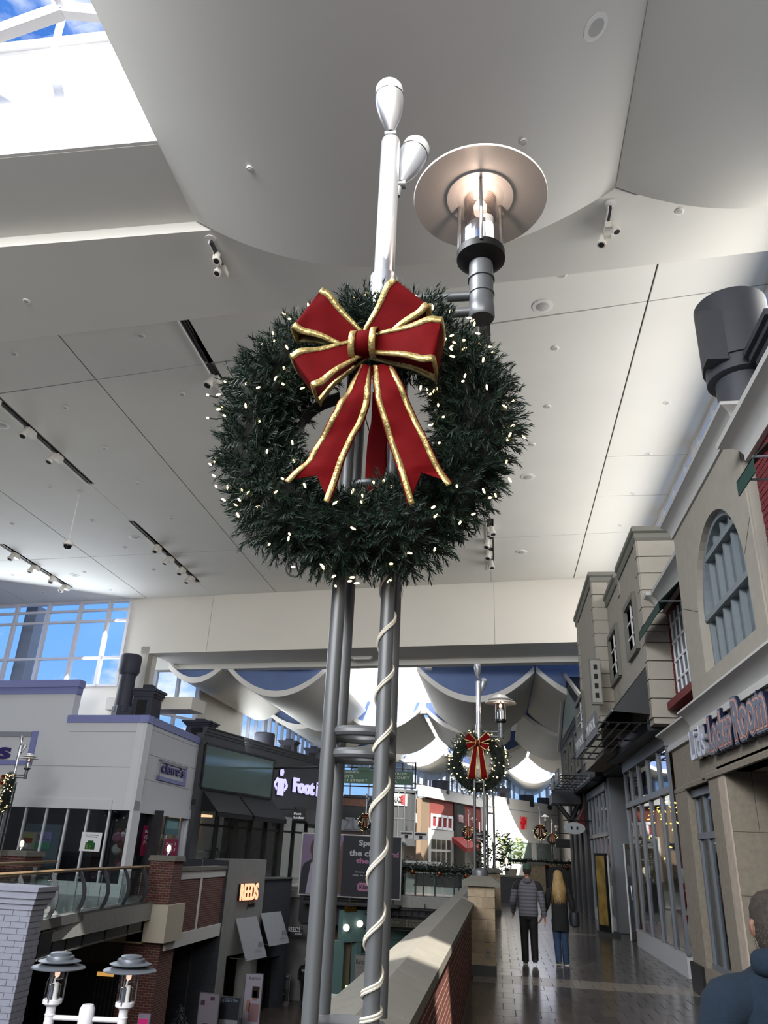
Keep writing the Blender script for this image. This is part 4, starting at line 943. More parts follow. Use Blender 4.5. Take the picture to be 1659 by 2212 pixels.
t = thing('roof_vent', 'small pale curved duct behind the top cornice', 'vent', (4.3, 12.6, 8.5)); MB().prism([(4.25, 12.5, 8.4), (4.25, 12.5, 9.05), (4.25, 12.65, 9.12), (4.25, 13.3, 9.12), (4.25, 13.3, 8.4)], (.4, 0, 0)).build('duct', M_SLATE, t); MB().box(4.22, 4.68, 12.6, 13.3, 8.2, 8.42).build('duct_base', M_SLATE, t)
# --- grey stucco building with quoins: section A and taller section B
def quoins(t, fac, u, z0, z1, n, d=.03, w=(.34, .24), side=None):
    h = (z1-z0)/n
    for k in range(n):
        ww = w[k % 2]; fac.one('quoin', M_STUC2, t, u-.03, u+ww, z0+k*h+.012, z0+(k+1)*h-.012, -.05, d)
        if side: x0s, x1s = side; MB().box(x0s, x1s, fac.P(u, 0).y-.05, fac.P(u, 0).y-.031, z0+k*h+.012, z0+(k+1)*h-.012).build('quoin', M_STUC2, t)
def small_window(t, fac, a, b, zb, zt):
    w_ = fac.one('window', M_CURT, t, a, b, zb, zt, -.02, .0)
    for (p_, q_, r_, s_) in ((a-.1, a, zb-.12, zt+.12), (b, b+.1, zb-.12, zt+.12), (a, b, zt, zt+.12), (a, b, zb-.14, zb)): fac.one('window_trim', M_TRIMG, w_, p_, q_, r_, s_, 0, .08)
    m_ = (a+b)/2; fac.one('mullion', M_FRAME, w_, m_-.025, m_+.025, zb, zt, 0, .03)
    for k in (1, 2): z = zb+(zt-zb)*k/3; fac.one('rail', M_FRAME, w_, a, b, z-.02, z+.02, 0, .03)
t = thing('stucco_building', 'grey stucco building with quoins and two trimmed windows', 'building', (3, 18, 4))
MB().box(3.0, 4.4, 15.57, 20.45, 4.3, 8.3).build('wall', M_STUC2, t)
quoins(t, R, 15.57, 4.4, 8.06, 10, side=(3.0, 3.75))
MB().sweep([(-.05, 8.06), (.03, 8.06), (.05, 8.12), (.05, 8.22), (.09, 8.26), (.09, 8.36), (-.05, 8.36)], [(3.0, 20.45), (3.0, 18.45)]).build('parapet_cap', M_TRIMG, t)
MB().sweep([(-.05, 8.06), (.03, 8.06), (.05, 8.12), (.05, 8.22), (.09, 8.26), (.09, 8.36), (-.05, 8.36)], [(3.0, 18.1), (3.0, 15.57), (4.3, 15.57)]).build('parapet_cap', M_TRIMG, t)
R.one('parapet_step', M_STUC2, t, 18.1, 18.45, 7.7, 8.0, -.1, .02)
small_window(t, R, 16.35, 17.45, 6.05, 7.05); small_window(t, R, 18.95, 20.2, 6.05, 7.1)
B_ = Fac((2.65, 0), (2.65, 60))
t = thing('stucco_building', 'taller grey stucco building with quoins and a blade sign farther along', 'building', (2.65, 23, 4))
MB().box(2.65, 4.4, 20.45, 24.9, 4.3, 9.0).build('wall', M_STUC2, t)
quoins(t, B_, 20.45, 4.5, 8.8, 12, side=(2.65, 3.05)); quoins(t, B_, 24.4, 4.5, 8.8, 12)
MB().sweep([(-.05, 8.78), (.03, 8.78), (.05, 8.84), (.05, 8.94), (.09, 8.98), (.09, 9.08), (-.05, 9.08)], [(2.65, 24.9), (2.65, 20.45), (4.3, 20.45)]).build('parapet_cap', M_TRIMG, t)
a = B_.uz(1263, 1520)[0]; b = B_.uz(1247, 1520)[0]; small_window(t, B_, min(a, b), max(a, b), B_.uz(1255, 1585)[1], B_.uz(1255, 1515)[1])
a = B_.uz(1281, 1480, .25)
s = thing('blade_sign', 'tall grey blade sign box fixed to the stucco wall', 'sign', B_.P(a[0], 6, .2)); zz0, zz1 = B_.uz(1277, 1525, .3)[1], B_.uz(1270, 1428, .3)[1]
MB().box(2.35, 2.62, a[0], a[0]+.16, zz0, zz1).build('sign_box', M_TRIMG, s); MB().box(2.37, 2.60, a[0]-.01, a[0], zz0+.05, zz1-.05).build('sign_face', mat('blade_face', (.56, .56, .54), .5), s)
for k in range(4): MB().box(2.44, 2.53, a[0]-.015, a[0]-.008, zz0+.15+k*(zz1-zz0-.2)/4, zz0+.15+(k+.55)*(zz1-zz0-.2)/4).build('sign_mark', M_DARK, s)
# dark tent awnings of the stucco shop
M_TENT = mat('charcoal_canvas', (.16, .17, .18), .55, var=.1)
t = thing('shop_awning', 'charcoal tent awning over the glass shop front', 'awning', (2.6, 18, 4.6))
A = R.P(15.75, 5.62, .02); Bq = R.P(20.3, 5.55, .02); 
for (ua, ub, tz) in ((15.75, 17.9, 5.45), (17.9, 20.3, 5.45)):
    MB().prism([R.P(ua, tz, .02), R.P(ub, tz, .02), R.P(ub, 4.55, .75), R.P(ua, 4.55, .75)], (0, 0, -.015)).build('canvas', M_TENT, t)
    MB().prism([R.P(ua, tz, .02), R.P(ua, 4.55, .75), R.P(ua, 4.5, .02)], (0, .015, 0)).build('side_flap', M_TENT, t)
MB().cyl(R.P(15.7, 4.55, .75), R.P(20.4, 4.55, .75), .02, 8).build('front_bar', M_STEEL, t, True)
def canopy(label, fac, u0, u1, z, proj, name, words, nbar=5):
    t = thing('steel_canopy', label, 'canopy', fac.P(u0, z, 0), 'steel canopies with hanging signs'); m = mat('dark_steel', (.15, .16, .17), .4, .5)
    for k in range(nbar): d_ = proj*(k+1)/nbar; MB().cyl(fac.P(u0, z, d_), fac.P(u1, z, d_), .02, 8).build('canopy_bar', m, t, True)
    for k in range(6): u = ip(u0, u1, k/5); MB().cyl(fac.P(u, z+.02, -.2), fac.P(u, z+.02, proj), .016, 8).build('canopy_rib', m, t, True)
    fac.one('canopy_beam', m, t, u0, u1, z-.12, z+.1, -.3, .06)
    for (ua, ub) in words:
        p_ = fac.box(MB(), ua, ub, z-.2, z+.26, proj, proj+.04).build('sign_panel', mat('sign_panel_grey', (.26, .27, .28), .5), t)
        ff = fac; put_text(ff, 'lettering', name, mat('sign_letter_white', (.75, .76, .77), .5), p_, ub-.08, z-.06, .2, proj+.045, .004, width=ub-ua-.16, height=.22)
canopy('dark steel canopy with two hanging name panels over the glass shop front', R, 16.0, 22.2, 4.35, 1.0, 'WINDSOR', ((16.1, 17.9), (18.4, 20.4)))
# --- glass shop bay
GB = Fac((3.3, 0), (3.3, 60))
t = thing('glass_shop_front', 'tall steel framed glass shop front with string lights inside', 'shop front', (3.3, 19, 0))
g0, g1 = 16.35, 21.9; gz = 4.12
GB.one('base_panel', mat('white_base', (.70, .71, .72), .4), t, g0, g1, 0, .36, -.2, .0); GB.one('head_beam', M_STEEL, t, g0-.1, g1+.05, gz-.14, gz+.12, -.25, .03)
us = [g0, 17.35, 18.6, 19.85, 20.95, g1]
for u in us: GB.one('mullion', M_STEEL, t, u-.04, u+.04, .36, gz, -.06, .0)
zt_ = GB.uz(1390, 1727)[1]; GB.one('transom', M_STEEL, t, g0, g1, zt_-.06, zt_+.06, -.06, .02)
for i in range(len(us)-1):
    for (c_, d_) in ((.36, zt_), (zt_, gz-.1)):
        GB.one('pane', M_SHOPG, t, us[i]+.04, us[i+1]-.04, c_+.04, d_-.04, -.05, -.045); GB.one('dark_jamb', M_BLACK, t, us[i]+.042, us[i]+.09, c_, d_, -.06, -.04)
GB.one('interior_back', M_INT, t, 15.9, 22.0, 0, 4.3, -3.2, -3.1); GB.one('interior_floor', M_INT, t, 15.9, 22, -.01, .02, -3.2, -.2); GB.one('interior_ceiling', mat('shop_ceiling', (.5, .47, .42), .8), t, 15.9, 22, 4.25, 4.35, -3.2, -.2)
GB.one('interior_light', mat('shop_panel_light', (1, 1, 1), .5, emit=(1, .93, .8), estr=3), t, 17.3, 19.5, 4.2, 4.25, -2.2, -1.6)
# mannequins and clothes racks inside
M_CLOTH = [mat('cloth_%d' % i, c, .9, var=.2) for i, c in enumerate(((.12, .12, .14), (.42, .12, .14), (.75, .72, .68), (.2, .22, .32), (.5, .42, .34)))]
def mannequin(label, x, y, m1, m2, h=1.7):
    t_ = thing('mannequin', label, 'mannequin', (x, y, 0), 'mannequins behind the shop glass'); k = h/1.7
    lathe_obj('dress', [(.02, 1.48), (.10, 1.46), (.17, 1.38), (.15, 1.2), (.12, 1.05), (.16, .9), (.24, .55), (.26, .42), (.24, .40)], (x, y, 0), m1, t_, 18)
    lathe_obj('head', [(.03, 1.46), (.04, 1.52), (.075, 1.58), (.085, 1.66), (.07, 1.74), (.02, 1.78)], (x, y, 0), mat('mannequin_skin', (.75, .72, .68), .5), t_, 16)
    for s_ in (-1, 1):
        MB().tube([(x, y+s_*.17, 1.4), (x-.05, y+s_*.25, 1.12), (x-.14, y+s_*.22, .9)], [.05, .04, .03], 8).build('arm', m1, t_, True); MB().cyl((x, y+s_*.09, .05), (x, y+s_*.09, .45), .05, 8).build('leg', m2, t_, True)
    lathe_obj('stand', [(.2, 0), (.2, .02), (.02, .05)], (x, y, .02), M_STEEL, t_, 16)
mannequin('mannequin in a dark dress behind the first pane of the glass front', 3.95, 17.0, M_CLOTH[3], M_CLOTH[2]); mannequin('mannequin in a pale dress behind the middle pane of the glass front', 3.95, 18.2, M_CLOTH[2], M_CLOTH[2])
mannequin('mannequin in a red dress behind the third pane of the glass front', 4.0, 19.4, M_CLOTH[1], M_CLOTH[2])
r_ = thing('clothes_rack', 'chrome rail hung with dark clothes inside the glass front', 'clothes rack', (4.9, 18.5, 0))
MB().tube([(4.9, 17, 0.02), (4.9, 17, 1.6), (4.9, 20.5, 1.6), (4.9, 20.5, 0.02)], .015, 8).build('rail', M_CHROME, r_)
for k in range(24): MB().box(4.72, 5.08, 17.1+k*.14, 17.2+k*.14, .55+random.uniform(0, .2), 1.57).build('garment', random.choice(M_CLOTH), r_)
# icicle string lights inside the glass
M_YEL = mat('yellow_string_bulb', (1, .9, .4), .3, emit=(1, .84, .4), estr=4)
sl_ = thing('string_lights', 'yellow icicle string lights hanging inside the shop glass', 'string lights', (3.45, 18, 2.5)); bulb = MB().lathe([(.003, 0), (.013, .02), (.013, .06), (.003, .075)], (0, 0, 0), 6).mesh('bulb', M_YEL, True)
for (u0_, u1_, n_) in ((16.5, 17.25, 14), (17.5, 18.5, 15), (18.75, 19.7, 12)):
    for k in range(n_):
        u = random.uniform(u0_, u1_); dz = abs(random.gauss(0, .45)); o = link('string_bulb', bulb, sl_, None); o.matrix_parent_inverse = WORLD[sl_.name].inverted(); o.location = (3.42, u, zt_-.15-min(dz, 1.1)); o.rotation_euler = (random.uniform(0, 3), random.uniform(0, 3), 0)
MB().box(3.40, 3.44, 16.4, 19.8, zt_-.1, zt_-.08).build('light_wire', M_BLACK, sl_)
# --- entrance alcove with the open door, second glass bay, black posts
t = thing('shop_entrance', 'recessed shop entrance with grey column between the two glass fronts', 'entrance', (3.3, 23.5, 0))
MB().box(3.35, 3.85, 25.3, 25.8, 0, 4.2).build('column', M_STEEL, t); MB().box(5.0, 5.1, 21.9, 25.4, 0, 4.2).build('back_wall', M_WARMI, t); MB().box(3.8, 5.0, 25.45, 25.55, 0, 4.2).build('side_wall', M_WARMI, t); MB().box(3.2, 5, 21.9, 25.8, 4.2, 4.35).build('soffit', M_TENT, t)
MB().box(3.85, 3.95, 25.40, 25.46, 2.75, 2.9).build('band', M_DARK, t)
d_ = thing('glass_door', 'white framed glass door standing open with a pull handle', 'door', (3.4, 23.5, 0)); DF = Fac((3.34, 23.15), (3.62, 23.9))
for (a, b, c, e_) in ((0, .09, 0, 2.3), (.71, .8, 0, 2.3), (.09, .71, 0, .2), (.09, .71, 2.18, 2.3)): DF.one('door_frame', mat('door_white', (.76, .77, .78), .4), d_, a, b, c, e_, -.02, .02)
DF.one('pane', M_SHOPG, d_, .09, .71, .2, 2.18, -.004, .004); MB().tube([DF.P(.1, 1.3, .02), DF.P(.1, 1.3, .08), DF.P(.1, .95, .08), DF.P(.1, .95, .02)], .015, 8).build('handle', M_CHROME, d_, True)
mannequin('mannequin in a black coat in the open doorway', 4.2, 24.6, M_CLOTH[0], M_CLOTH[0]); b_ = thing('red_basket', 'red basket on the floor inside the open doorway', 'basket', (4.0, 24.2, 0)); MB().hexa([(3.8, 24, 0), (4.2, 24, 0), (4.2, 24.4, 0), (3.8, 24.4, 0), (3.74, 23.95, .32), (4.26, 23.95, .32), (4.26, 24.45, .32), (3.74, 24.45, .32)]).build('body', M_CLOTH[1], b_); MB().tube([(3.76, 24.2, .3), (3.8, 24.2, .5), (4.2, 24.2, .5), (4.24, 24.2, .3)], .015, 6).build('handle', M_CLOTH[1], b_)
t = thing('glass_shop_front', 'second steel framed glass shop front farther along', 'shop front', (3.3, 29, 0)); g0, g1, gz = 25.8, 31.0, 4.0
GB.one('base_panel', mat('white_base', (.70, .71, .72), .4), t, g0, g1, 0, .36, -.2, .0); GB.one('head_beam', M_STEEL, t, g0, g1, gz-.14, gz+.1, -.25, .03)
for k in range(6):
    u = ip(g0, g1, k/5); GB.one('mullion', M_STEEL, t, u-.04, u+.04, .36, gz, -.06, .0)
    if k < 5:
        for (c_, d2) in ((.36, 2.62), (2.62, gz-.1)): GB.one('pane', M_SHOPG, t, u+.05, ip(g0, g1, (k+1)/5)-.05, c_, d2, -.05, -.045)
GB.one('transom', M_STEEL, t, g0, g1, 2.56, 2.68, -.06, .02); GB.one('interior_back', M_INT, t, g0, g1, 0, 4, -2, -1.9)
canopy('smaller dark steel canopy over the second glass front', R, 26.5, 32, 4.3, 1.0, 'SHOP', ((26.7, 28.2), (29, 30.6)), 6)
# black building with gable beyond
M_BLK = mat('black_timber', (.13, .135, .14), .6, var=.1); C3 = Fac((2.95, 0), (2.95, 60))
t = thing('gabled_building', 'dark timber building with a steep white edged gable window', 'building', (2.95, 34, 4)); MB().box(2.95, 4.5, 25.2, 38, 4.2, 6.6).build('wall', M_BLK, t)
ap = C3.uz(1229, 1512); c0 = C3.uz(1222, 1605); MB().prism([(2.93, 26, 6.5), (2.93, 38, 6.5), (2.93, 33, 8.9)], (1.4, 0, 0)).build('gable', M_BLK, t); MB().prism([(2.9, 28.4, 6.75), (2.9, 36.2, 6.75), (2.9, 32.8, 8.35)], (.03, 0, 0)).build('gable_window', mat('gable_glass', (.62, .70, .70), .2), t)
for (a, b) in (((2.88, 25.8, 6.5), (2.88, 33, 9.0)), ((2.88, 33, 9.0), (2.88, 38.2, 6.5))): MB().cyl(a, b, .09, 6).build('barge_board', M_CORN, t)
for k in range(4): small_window(t, C3, 26.5+k*2.6, 27.6+k*2.6, 4.9, 6.1)
t = thing('timber_posts', 'row of dark timber shop door panels at the far end of the walkway', 'shop front', (3.3, 35, 0))
for k in range(8): MB().box(3.2+.05*(k % 2), 3.5, 31.1+k*1.05, 31.75+k*1.05, 0, 4.2).build('door_panel', (M_BLK, M_CHIM)[k % 2], t)
MB().box(3.5, 3.6, 31, 40, 0, 4.3).build('back_wall', M_BLK, t)
# barrel canopy with cross braces, red awning and oval hanging sign
p = onY(1222, 1722, 33.0); t = thing('barrel_canopy', 'dark barrel roofed canopy on crossed braces', 'canopy', (p.x, 33, p.z)); 
hx0 = onY(1190, 1730, 33).x; hz0, hz1 = onY(1220, 1738, 33).z, onY(1220, 1705, 33).z
prof = [(hx0+.0, hz0), (hx0, hz0+.35), (hx0+.12, hz1-.05), (hx0+.25, hz1), (3.2, hz1), (3.2, hz0)]
MB().prism([(x, 32.4, z) for x, z in prof], (0, 1.6, 0)).build('barrel_roof', M_CHIM, t)
for (a, b) in (((hx0+.2, hz0), (3.1, hz0-1.0)), ((3.1, hz0), (hx0+.5, hz0-1.0))): MB().cyl((a[0], 32.5, a[1]), (b[0], 32.5, b[1]), .09, 6).build('brace', M_BLK, t)
RT_ = mat('red_awning', (.42, .12, .12), .7); t = thing('awning', 'sloping red awning beside the barrel canopy', 'awning', (3, 31.5, 3)); q0 = onY(1236, 1790, 31.5); MB().prism([(q0.x, 31.5, q0.z), (3.3, 31.5, q0.z+.95), (3.3, 31.5, q0.z)], (0, 1.2, 0)).build('canvas', RT_, t); MB().prism([(q0.x-.02, 31.45, q0.z-.02), (3.3, 31.45, q0.z+.97), (3.3, 31.45, q0.z+.9), (q0.x, 31.45, q0.z-.1)], (0, .05, 0)).build('edge_trim', M_TRIMG, t)
c_ = onY(1241, 1789, 30.6); rx = (onY(1265, 1789, 30.6).x-onY(1218, 1789, 30.6).x)/2; t = thing('oval_sign', 'pale oval sign hanging from a bar beside the red awning', 'sign', c_)
MB().prism([(c_.x+rx*math.cos(a), 30.6, c_.z+.2*math.sin(a)) for a in [2*math.pi*k/28 for k in range(28)]], (0, .06, 0)).build('sign_board', mat('oval_board', (.70, .73, .75), .5), t)
MB().cyl((c_.x-rx, 30.63, c_.z+.26), (3.6, 30.63, c_.z+.26), .02, 6).build('bracket', M_DARK, t)
for k in (-1, 1): MB().box(c_.x+k*.1-.03, c_.x+k*.1+.03, 30.585, 30.6, c_.z-.05, c_.z+.06).build('sign_mark', M_DARK, t)
t = thing('hanging_sign_box', 'black hanging sign box under the far canopy', 'sign', onY(1215, 1823, 40)); a = onY(1200, 1812, 40); b = onY(1232, 1832, 40); MB().box(a.x, b.x, 39.9, 40.1, b.z, a.z).build('sign_box', M_BLK, t); MB().cyl((a.x, 40, a.z+.25), (3.3, 40, a.z+.25), .02, 6).build('bracket', M_DARK, t)
# sandwich board on the walkway
t = thing('sign_board', 'tall gold poster board on a black foot standing on the walkway', 'sign', (2.85, 24.3, 0)); SB = Fac((2.72, 24.55), (2.95, 24.05)); SB.n = -SB.n if SB.n.x > 0 else SB.n
SB.one('frame', M_BLACK, t, 0, SB.L, .08, 2.05, -.05, .02); SB.one('poster', mat('gold_poster', (.55, .46, .25), .25, var=.4, vscale=2.5), t, .05, SB.L-.05, .25, 1.98, .02, .025); MB().box(2.62, 3.2, 24.0, 24.6, 0, .09).build('foot', M_BLACK, t)
MB().box(2.98, 3.02, 24.04, 24.5, .1, 2.0).build('white_side', M_CORN, t)
# ================================================================== left side: white shop
def at(x, y, t): return CAM+ray(x, y)*t
M_CW = mat('white_shop_wall', (.80, .81, .83), .6); M_LAV = mat('lavender_band', (.50, .52, .72), .55); M_PURP = mat('purple_letters', (.22, .18, .42), .4); M_CGREY = mat('sign_grey_bar', (.55, .56, .60), .5)
M_SEAMW = mat('white_shop_seam', (.62, .63, .66), .7)
CF = Fac((-24.0, 29.35), (-13.04, 28.09)); CS = Fac((-13.04, 28.09), (-13.3, 34.8)); CS.n = Vector((CS.d.y, -CS.d.x, 0)); CS.n = CS.n if CS.n.x > 0 else -CS.n
t = thing('white_shop', 'white two-face corner shop with lavender roof band and purple sign', 'shop front', (-15, 29, 0))
zc0, zc1 = CF.uz(240, 1561)[1], CF.uz(240, 1545)[1]; zl = CF.uz(230, 1749)[1]; zl2 = CF.uz(230, 1728)[1]; uB = CF.uz(167, 1480)[0]; zu0, zu1 = CF.uz(100, 1499)[1], CF.uz(100, 1470)[1]
CF.one('wall', M_CW, t, 0, CF.L, zl, zc0+.02, -.4, 0); CF.one('upper_wall', M_CW, t, 0, uB, zc0, zu0+.02, -.4, -.01)
CF.one('roof_band', M_LAV, t, CF.uz(148, 1550)[0], CF.L+.06, zc0, zc1, -.3, .06); CF.one('upper_roof_band', M_LAV, t, 0, uB+.1, zu0, zu0+(zu1-zu0)*.48, -.3, .05); CF.one('upper_roof_band', M_LAV, t, 0, uB+.16, zu0+(zu1-zu0)*.48, zu1, -.3, .10)
CF.one('lintel', M_CW, t, 0, CF.L-.9, zl, zl2, 0, .05); CF.one('corner_pillar', M_CW, t, CF.uz(273, 1800)[0], CF.L, 0, zl2, -.5, .02)
CS.one('wall', M_CW, t, 0.02, CS.L, zl, zc0+.01, -.4, 0.0); CS.one('roof_band', M_LAV, t, -.05, CS.L+.02, zc0, zc1, -.3, .06); CS.one('lintel', M_CW, t, .5, CS.L, zl-.05, zl2, 0, .06)
for (x0_, y0_, x1_) in ((0, 1652, 285), (150, 1580, 300)): a = CF.uz(x0_, y0_); b = CF.uz(x1_, y0_); CF.one('panel_seam', M_SEAMW, t, max(0, a[0]), b[0], a[1]-.012, a[1]+.012, 0, .006)
u_ = CF.uz(301, 1600)[0]; CF.one('panel_seam', M_SEAMW, t, u_-.012, u_+.012, zl2, CF.uz(301, 1582)[1], 0, .006)
for (a, b, z) in ((.6, 6.0, 5.75), (.6, 6.4, 4.85), (.6, 6.4, 3.95)): CS.one('panel_seam', M_SEAMW, t, a, b, z-.012, z+.012, 0, .006)
# storefront glass
us = [CF.uz(x, 1755)[0] for x in (275, 231, 185, 140, 94, 49, 4)]
for i, u in enumerate(us[1:]): CF.one('mullion', M_FRAME, t, u-.03, u+.03, 0, zl, -.25, -.14)
CF.one('pane', M_SHOPG, t, 0, us[0], .4, zl, -.2, -.19); CF.one('base_panel', M_CW, t, 0, CF.L, 0, .42, -.3, -.1)
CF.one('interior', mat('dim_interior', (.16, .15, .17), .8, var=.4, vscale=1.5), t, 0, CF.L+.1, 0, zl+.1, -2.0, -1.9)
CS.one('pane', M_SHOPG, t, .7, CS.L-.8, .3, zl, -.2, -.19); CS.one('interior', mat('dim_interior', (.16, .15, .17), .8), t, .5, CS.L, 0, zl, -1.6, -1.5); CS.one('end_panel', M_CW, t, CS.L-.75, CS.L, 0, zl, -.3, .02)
for u in (2.2, 4.0, 5.9): CS.one('mullion', M_FRAME, t, u-.04, u+.04, 0, zl, -.25, -.12)
# door with posters
dd = CF.one('door', mat('door_teal', (.42, .48, .52), .5), t, CF.uz(43, 1800)[0], CF.uz(121, 1800)[0], 0, CF.uz(80, 1779)[1], -.32, -.26)
def poster(label, fac, x0_, y0_, x1_, y1_, d, bg_, parts=(), words=(), frame=None):
    a = fac.uz(x0_, y0_, d); b = fac.uz(x1_, y1_, d); u0_, u1_ = min(a[0], b[0]), max(a[0], b[0]); z0_, z1_ = min(a[1], b[1]), max(a[1], b[1])
    p_ = thing('poster', label, 'poster', fac.P((u0_+u1_)/2, z0_, d), 'posters in shop windows'); rd = Vector((0, 0, 1)).cross(fac.n); flip = rd.dot(fac.d) < 0
    fac.one('sheet', mat(*bg_), p_, u0_, u1_, z0_, z1_, d-.012, d)
    w_, h_ = u1_-u0_, z1_-z0_
    def U(s): return u1_-s*w_ if flip else u0_+s*w_
    for (c, s0, s1, v0, v1) in parts: ua, ub = sorted((U(s0), U(s1))); fac.one('print_shape', mat(*c), p_, ua, ub, z0_+v0*h_, z0_+v1*h_, d, d+.004)
    for (tx, c, s0, v0, ww, hh) in words: put_text(fac, 'print_text', tx, mat(*c), p_, U(s0), z0_+v0*h_, .2, d+.006, .001, width=ww*w_, height=hh*h_)
    return p_
K = ('print_dark', (.1, .1, .12), .6); WHT = ('print_white', (.9, .9, .92), .6); GRN = ('print_green', (.07, .33, .16), .6); PNK = ('print_pink', (.55, .10, .27), .6); LIL = ('print_lilac', (.60, .57, .78), .6); MINT = ('print_mint', (.30, .62, .48), .6); YLW = ('print_lime', (.75, .78, .35), .6)
poster('white poster with a green gift box in the white shop window', CF, 178, 1797, 214, 1840, -.12, WHT, [(GRN, .26, .74, .10, .46), (GRN, .36, .64, .46, .56)]+[(YLW, .32+.14*i, .40+.14*i, .14+.10*j, .20+.10*j) for i in range(3) for j in range(3)], [('Give The Gift', K, .18, .82, .66, .07), ('Of Piercing', K, .22, .72, .56, .07)])
poster('food photo poster on the white shop door', CF, 47, 1796, 77, 1835, -.22, ('print_cream', (.76, .70, .60), .6), [(('print_red', (.62, .18, .18), .6), .2, .7, .35, .65), (YLW, .3, .6, .65, .85), (WHT, .2, .5, .1, .3)])
poster('violet and green poster on the white shop door', CF, 80, 1796, 106, 1835, -.22, LIL, [(MINT, 0, 1, 0, .42)], [('Free', K, .1, .66, .5, .14), ('Piercing', K, .1, .46, .8, .16)])
poster('pale blue poster low on the white shop door', CF, 42, 1838, 68, 1861, -.22, ('print_sky', (.62, .72, .82), .6), [(MINT, 0, 1, .75, 1)], [('PIERCE', ('print_violet', (.35, .32, .62), .6), .1, .35, .8, .3)])
poster('magenta poster reading buy three get three free beside the pillar', CS, 312, 1783, 330, 1848, -.1, PNK, [], [('Buy 3', WHT, .12, .72, .76, .13), ('Get 3', WHT, .12, .54, .76, .13), ('Free', WHT, .12, .36, .7, .13)])
poster('second magenta poster in the side window of the white shop', CS, 357, 1812, 381, 1850, -.1, PNK, [], [('Buy 3', WHT, .12, .6, .7, .2), ('Get 3', WHT, .12, .3, .7, .2)])
poster('teal poster above the second magenta one', CS, 360, 1765, 384, 1804, -.1, ('print_teal', (.30, .44, .48), .6), [(('print_teal2', (.45, .60, .62), .6), .1, .9, .35, .8)])
# colourful merchandise behind the right pane
for i in range(26):
    s0 = thing('toy', '', '') if False else None
mer = thing('merchandise_display', 'colourful plush merchandise heaped behind the right pane of the white shop', 'display', CF.P(CF.uz(250, 1850)[0], .5, -.8))
for i in range(34):
    u = ip(us[1]+.1, us[0]-.1, random.random()); z = random.uniform(.5, 2.2); r_ = random.uniform(.08, .2)
    MB().lathe([(r_*.3, -r_*.9), (r_*.85, -r_*.5), (r_, 0), (r_*.8, r_*.6), (r_*.2, r_)], CF.P(u, z, -.8+random.uniform(-.2, .2)), 10).build('plush', random.choice((M_CLOTH[1], M_CLOTH[2], mat('plush_green', (.35, .42, .15), .9), mat('plush_pink', (.6, .35, .42), .9), M_CLOTH[0])), mer, True)
# big sign: purple letters with framing bars
s = thing('shop_sign', 'large purple lettering framed by lavender bars, cut by the left picture edge', 'sign', CF.P(4, 5, 0))
CF.one('frame_bar', M_CGREY, s, 0, CF.uz(70, 1585)[0], CF.uz(60, 1591)[1], CF.uz(60, 1581)[1], 0, .06); a, b = CF.uz(69, 1600)[0], CF.uz(80, 1600)[0]; zz0 = CF.uz(70, 1653)[1]; CF.one('frame_bar', M_LAV, s, a, b, zz0, CF.uz(78, 1580)[1], 0, .09); CF.one('frame_bar', M_LAV, s, 0, b, zz0, CF.uz(40, 1643)[1], 0, .085)
ul, zb_ = CF.uz(22, 1640); put_text(CF, 'lettering', "claire's", M_PURP, s, ul-4.6, zb_, 1.0, .05, .03, width=4.6, height=CF.uz(10, 1602)[1]-zb_, bold=.03)
s = thing('shop_sign', 'small purple lettering in a frame on the side face of the white shop', 'sign', CS.P(2.5, 4.5, 0))
(a, z1_), (b, z0_) = CS.uz(343, 1641), CS.uz(398, 1690); z1_ = CS.uz(370, 1648)[1]; z0_ = CS.uz(370, 1692)[1]
for (p_, q_, r_, s_, m_) in ((a, b, z1_-.1, z1_, M_CGREY), (a, b, z0_, z0_+.15, M_LAV), (a, a+.16, z0_, z1_, M_CGREY), (b-.16, b, z0_, z1_, M_LAV)): CS.one('frame_bar', m_, s, p_, q_, r_, s_, 0, .07)
put_text(CS, 'lettering', "claire's", M_PURP, s, a+.35, z0_+.3, .8, .05, .03, width=b-a-.65, height=(z1_-z0_)*.55, bold=.006)
# roof vents on the white shop
q = CF.P(CF.uz(230, 1540)[0], 0, -1.0); zt = onY(232, 1415, q.y).z; zb_ = zc1-.3
t = thing('roof_chimney', 'tall dark round vent pipe standing on the white shop', 'chimney', (q.x, q.y, zb_), 'dark roof chimneys'); h = zt-zb_
M_CH2 = mat('dark_blue_grey_metal', (.20, .21, .26), .6, var=.05)
lathe_obj('base', [(.44, 0), (.44, h*.28), (.36, h*.28)], (q.x, q.y, zb_), M_CH2, t, 4); lathe_obj('pipe', [(.34, h*.2), (.31, h*.75)], (q.x, q.y, zb_), M_CH2, t, 24); lathe_obj('hood', [(.36, h*.72), (.42, h*.76), (.44, h*.97), (.38, h)], (q.x, q.y, zb_), M_CH2, t, 24)
q2 = CS.P(CS.uz(358, 1555)[0], 0, -.9); box_chimney('dark tapered chimney over the side face of the white shop', q2.x, q2.y, zc1-.3, .95, .95, 1.75, m=M_CH2)
q2 = CS.P(CS.uz(425, 1590)[0]+.2, 0, -.5); box_chimney('dark squat chimney between the white shop and the charcoal shop', q2.x+.1, q2.y+1.2, zc1-.2, 1.2, 1.0, 1.15, m=M_CH2)
# ledge behind the pipe
struct(CF.one('trim_5', M_WALL, None, CF.uz(160, 1500)[0], CF.uz(305, 1500)[0]+1, zc1+.6, zc1+1.1, -3.4, -2.2))
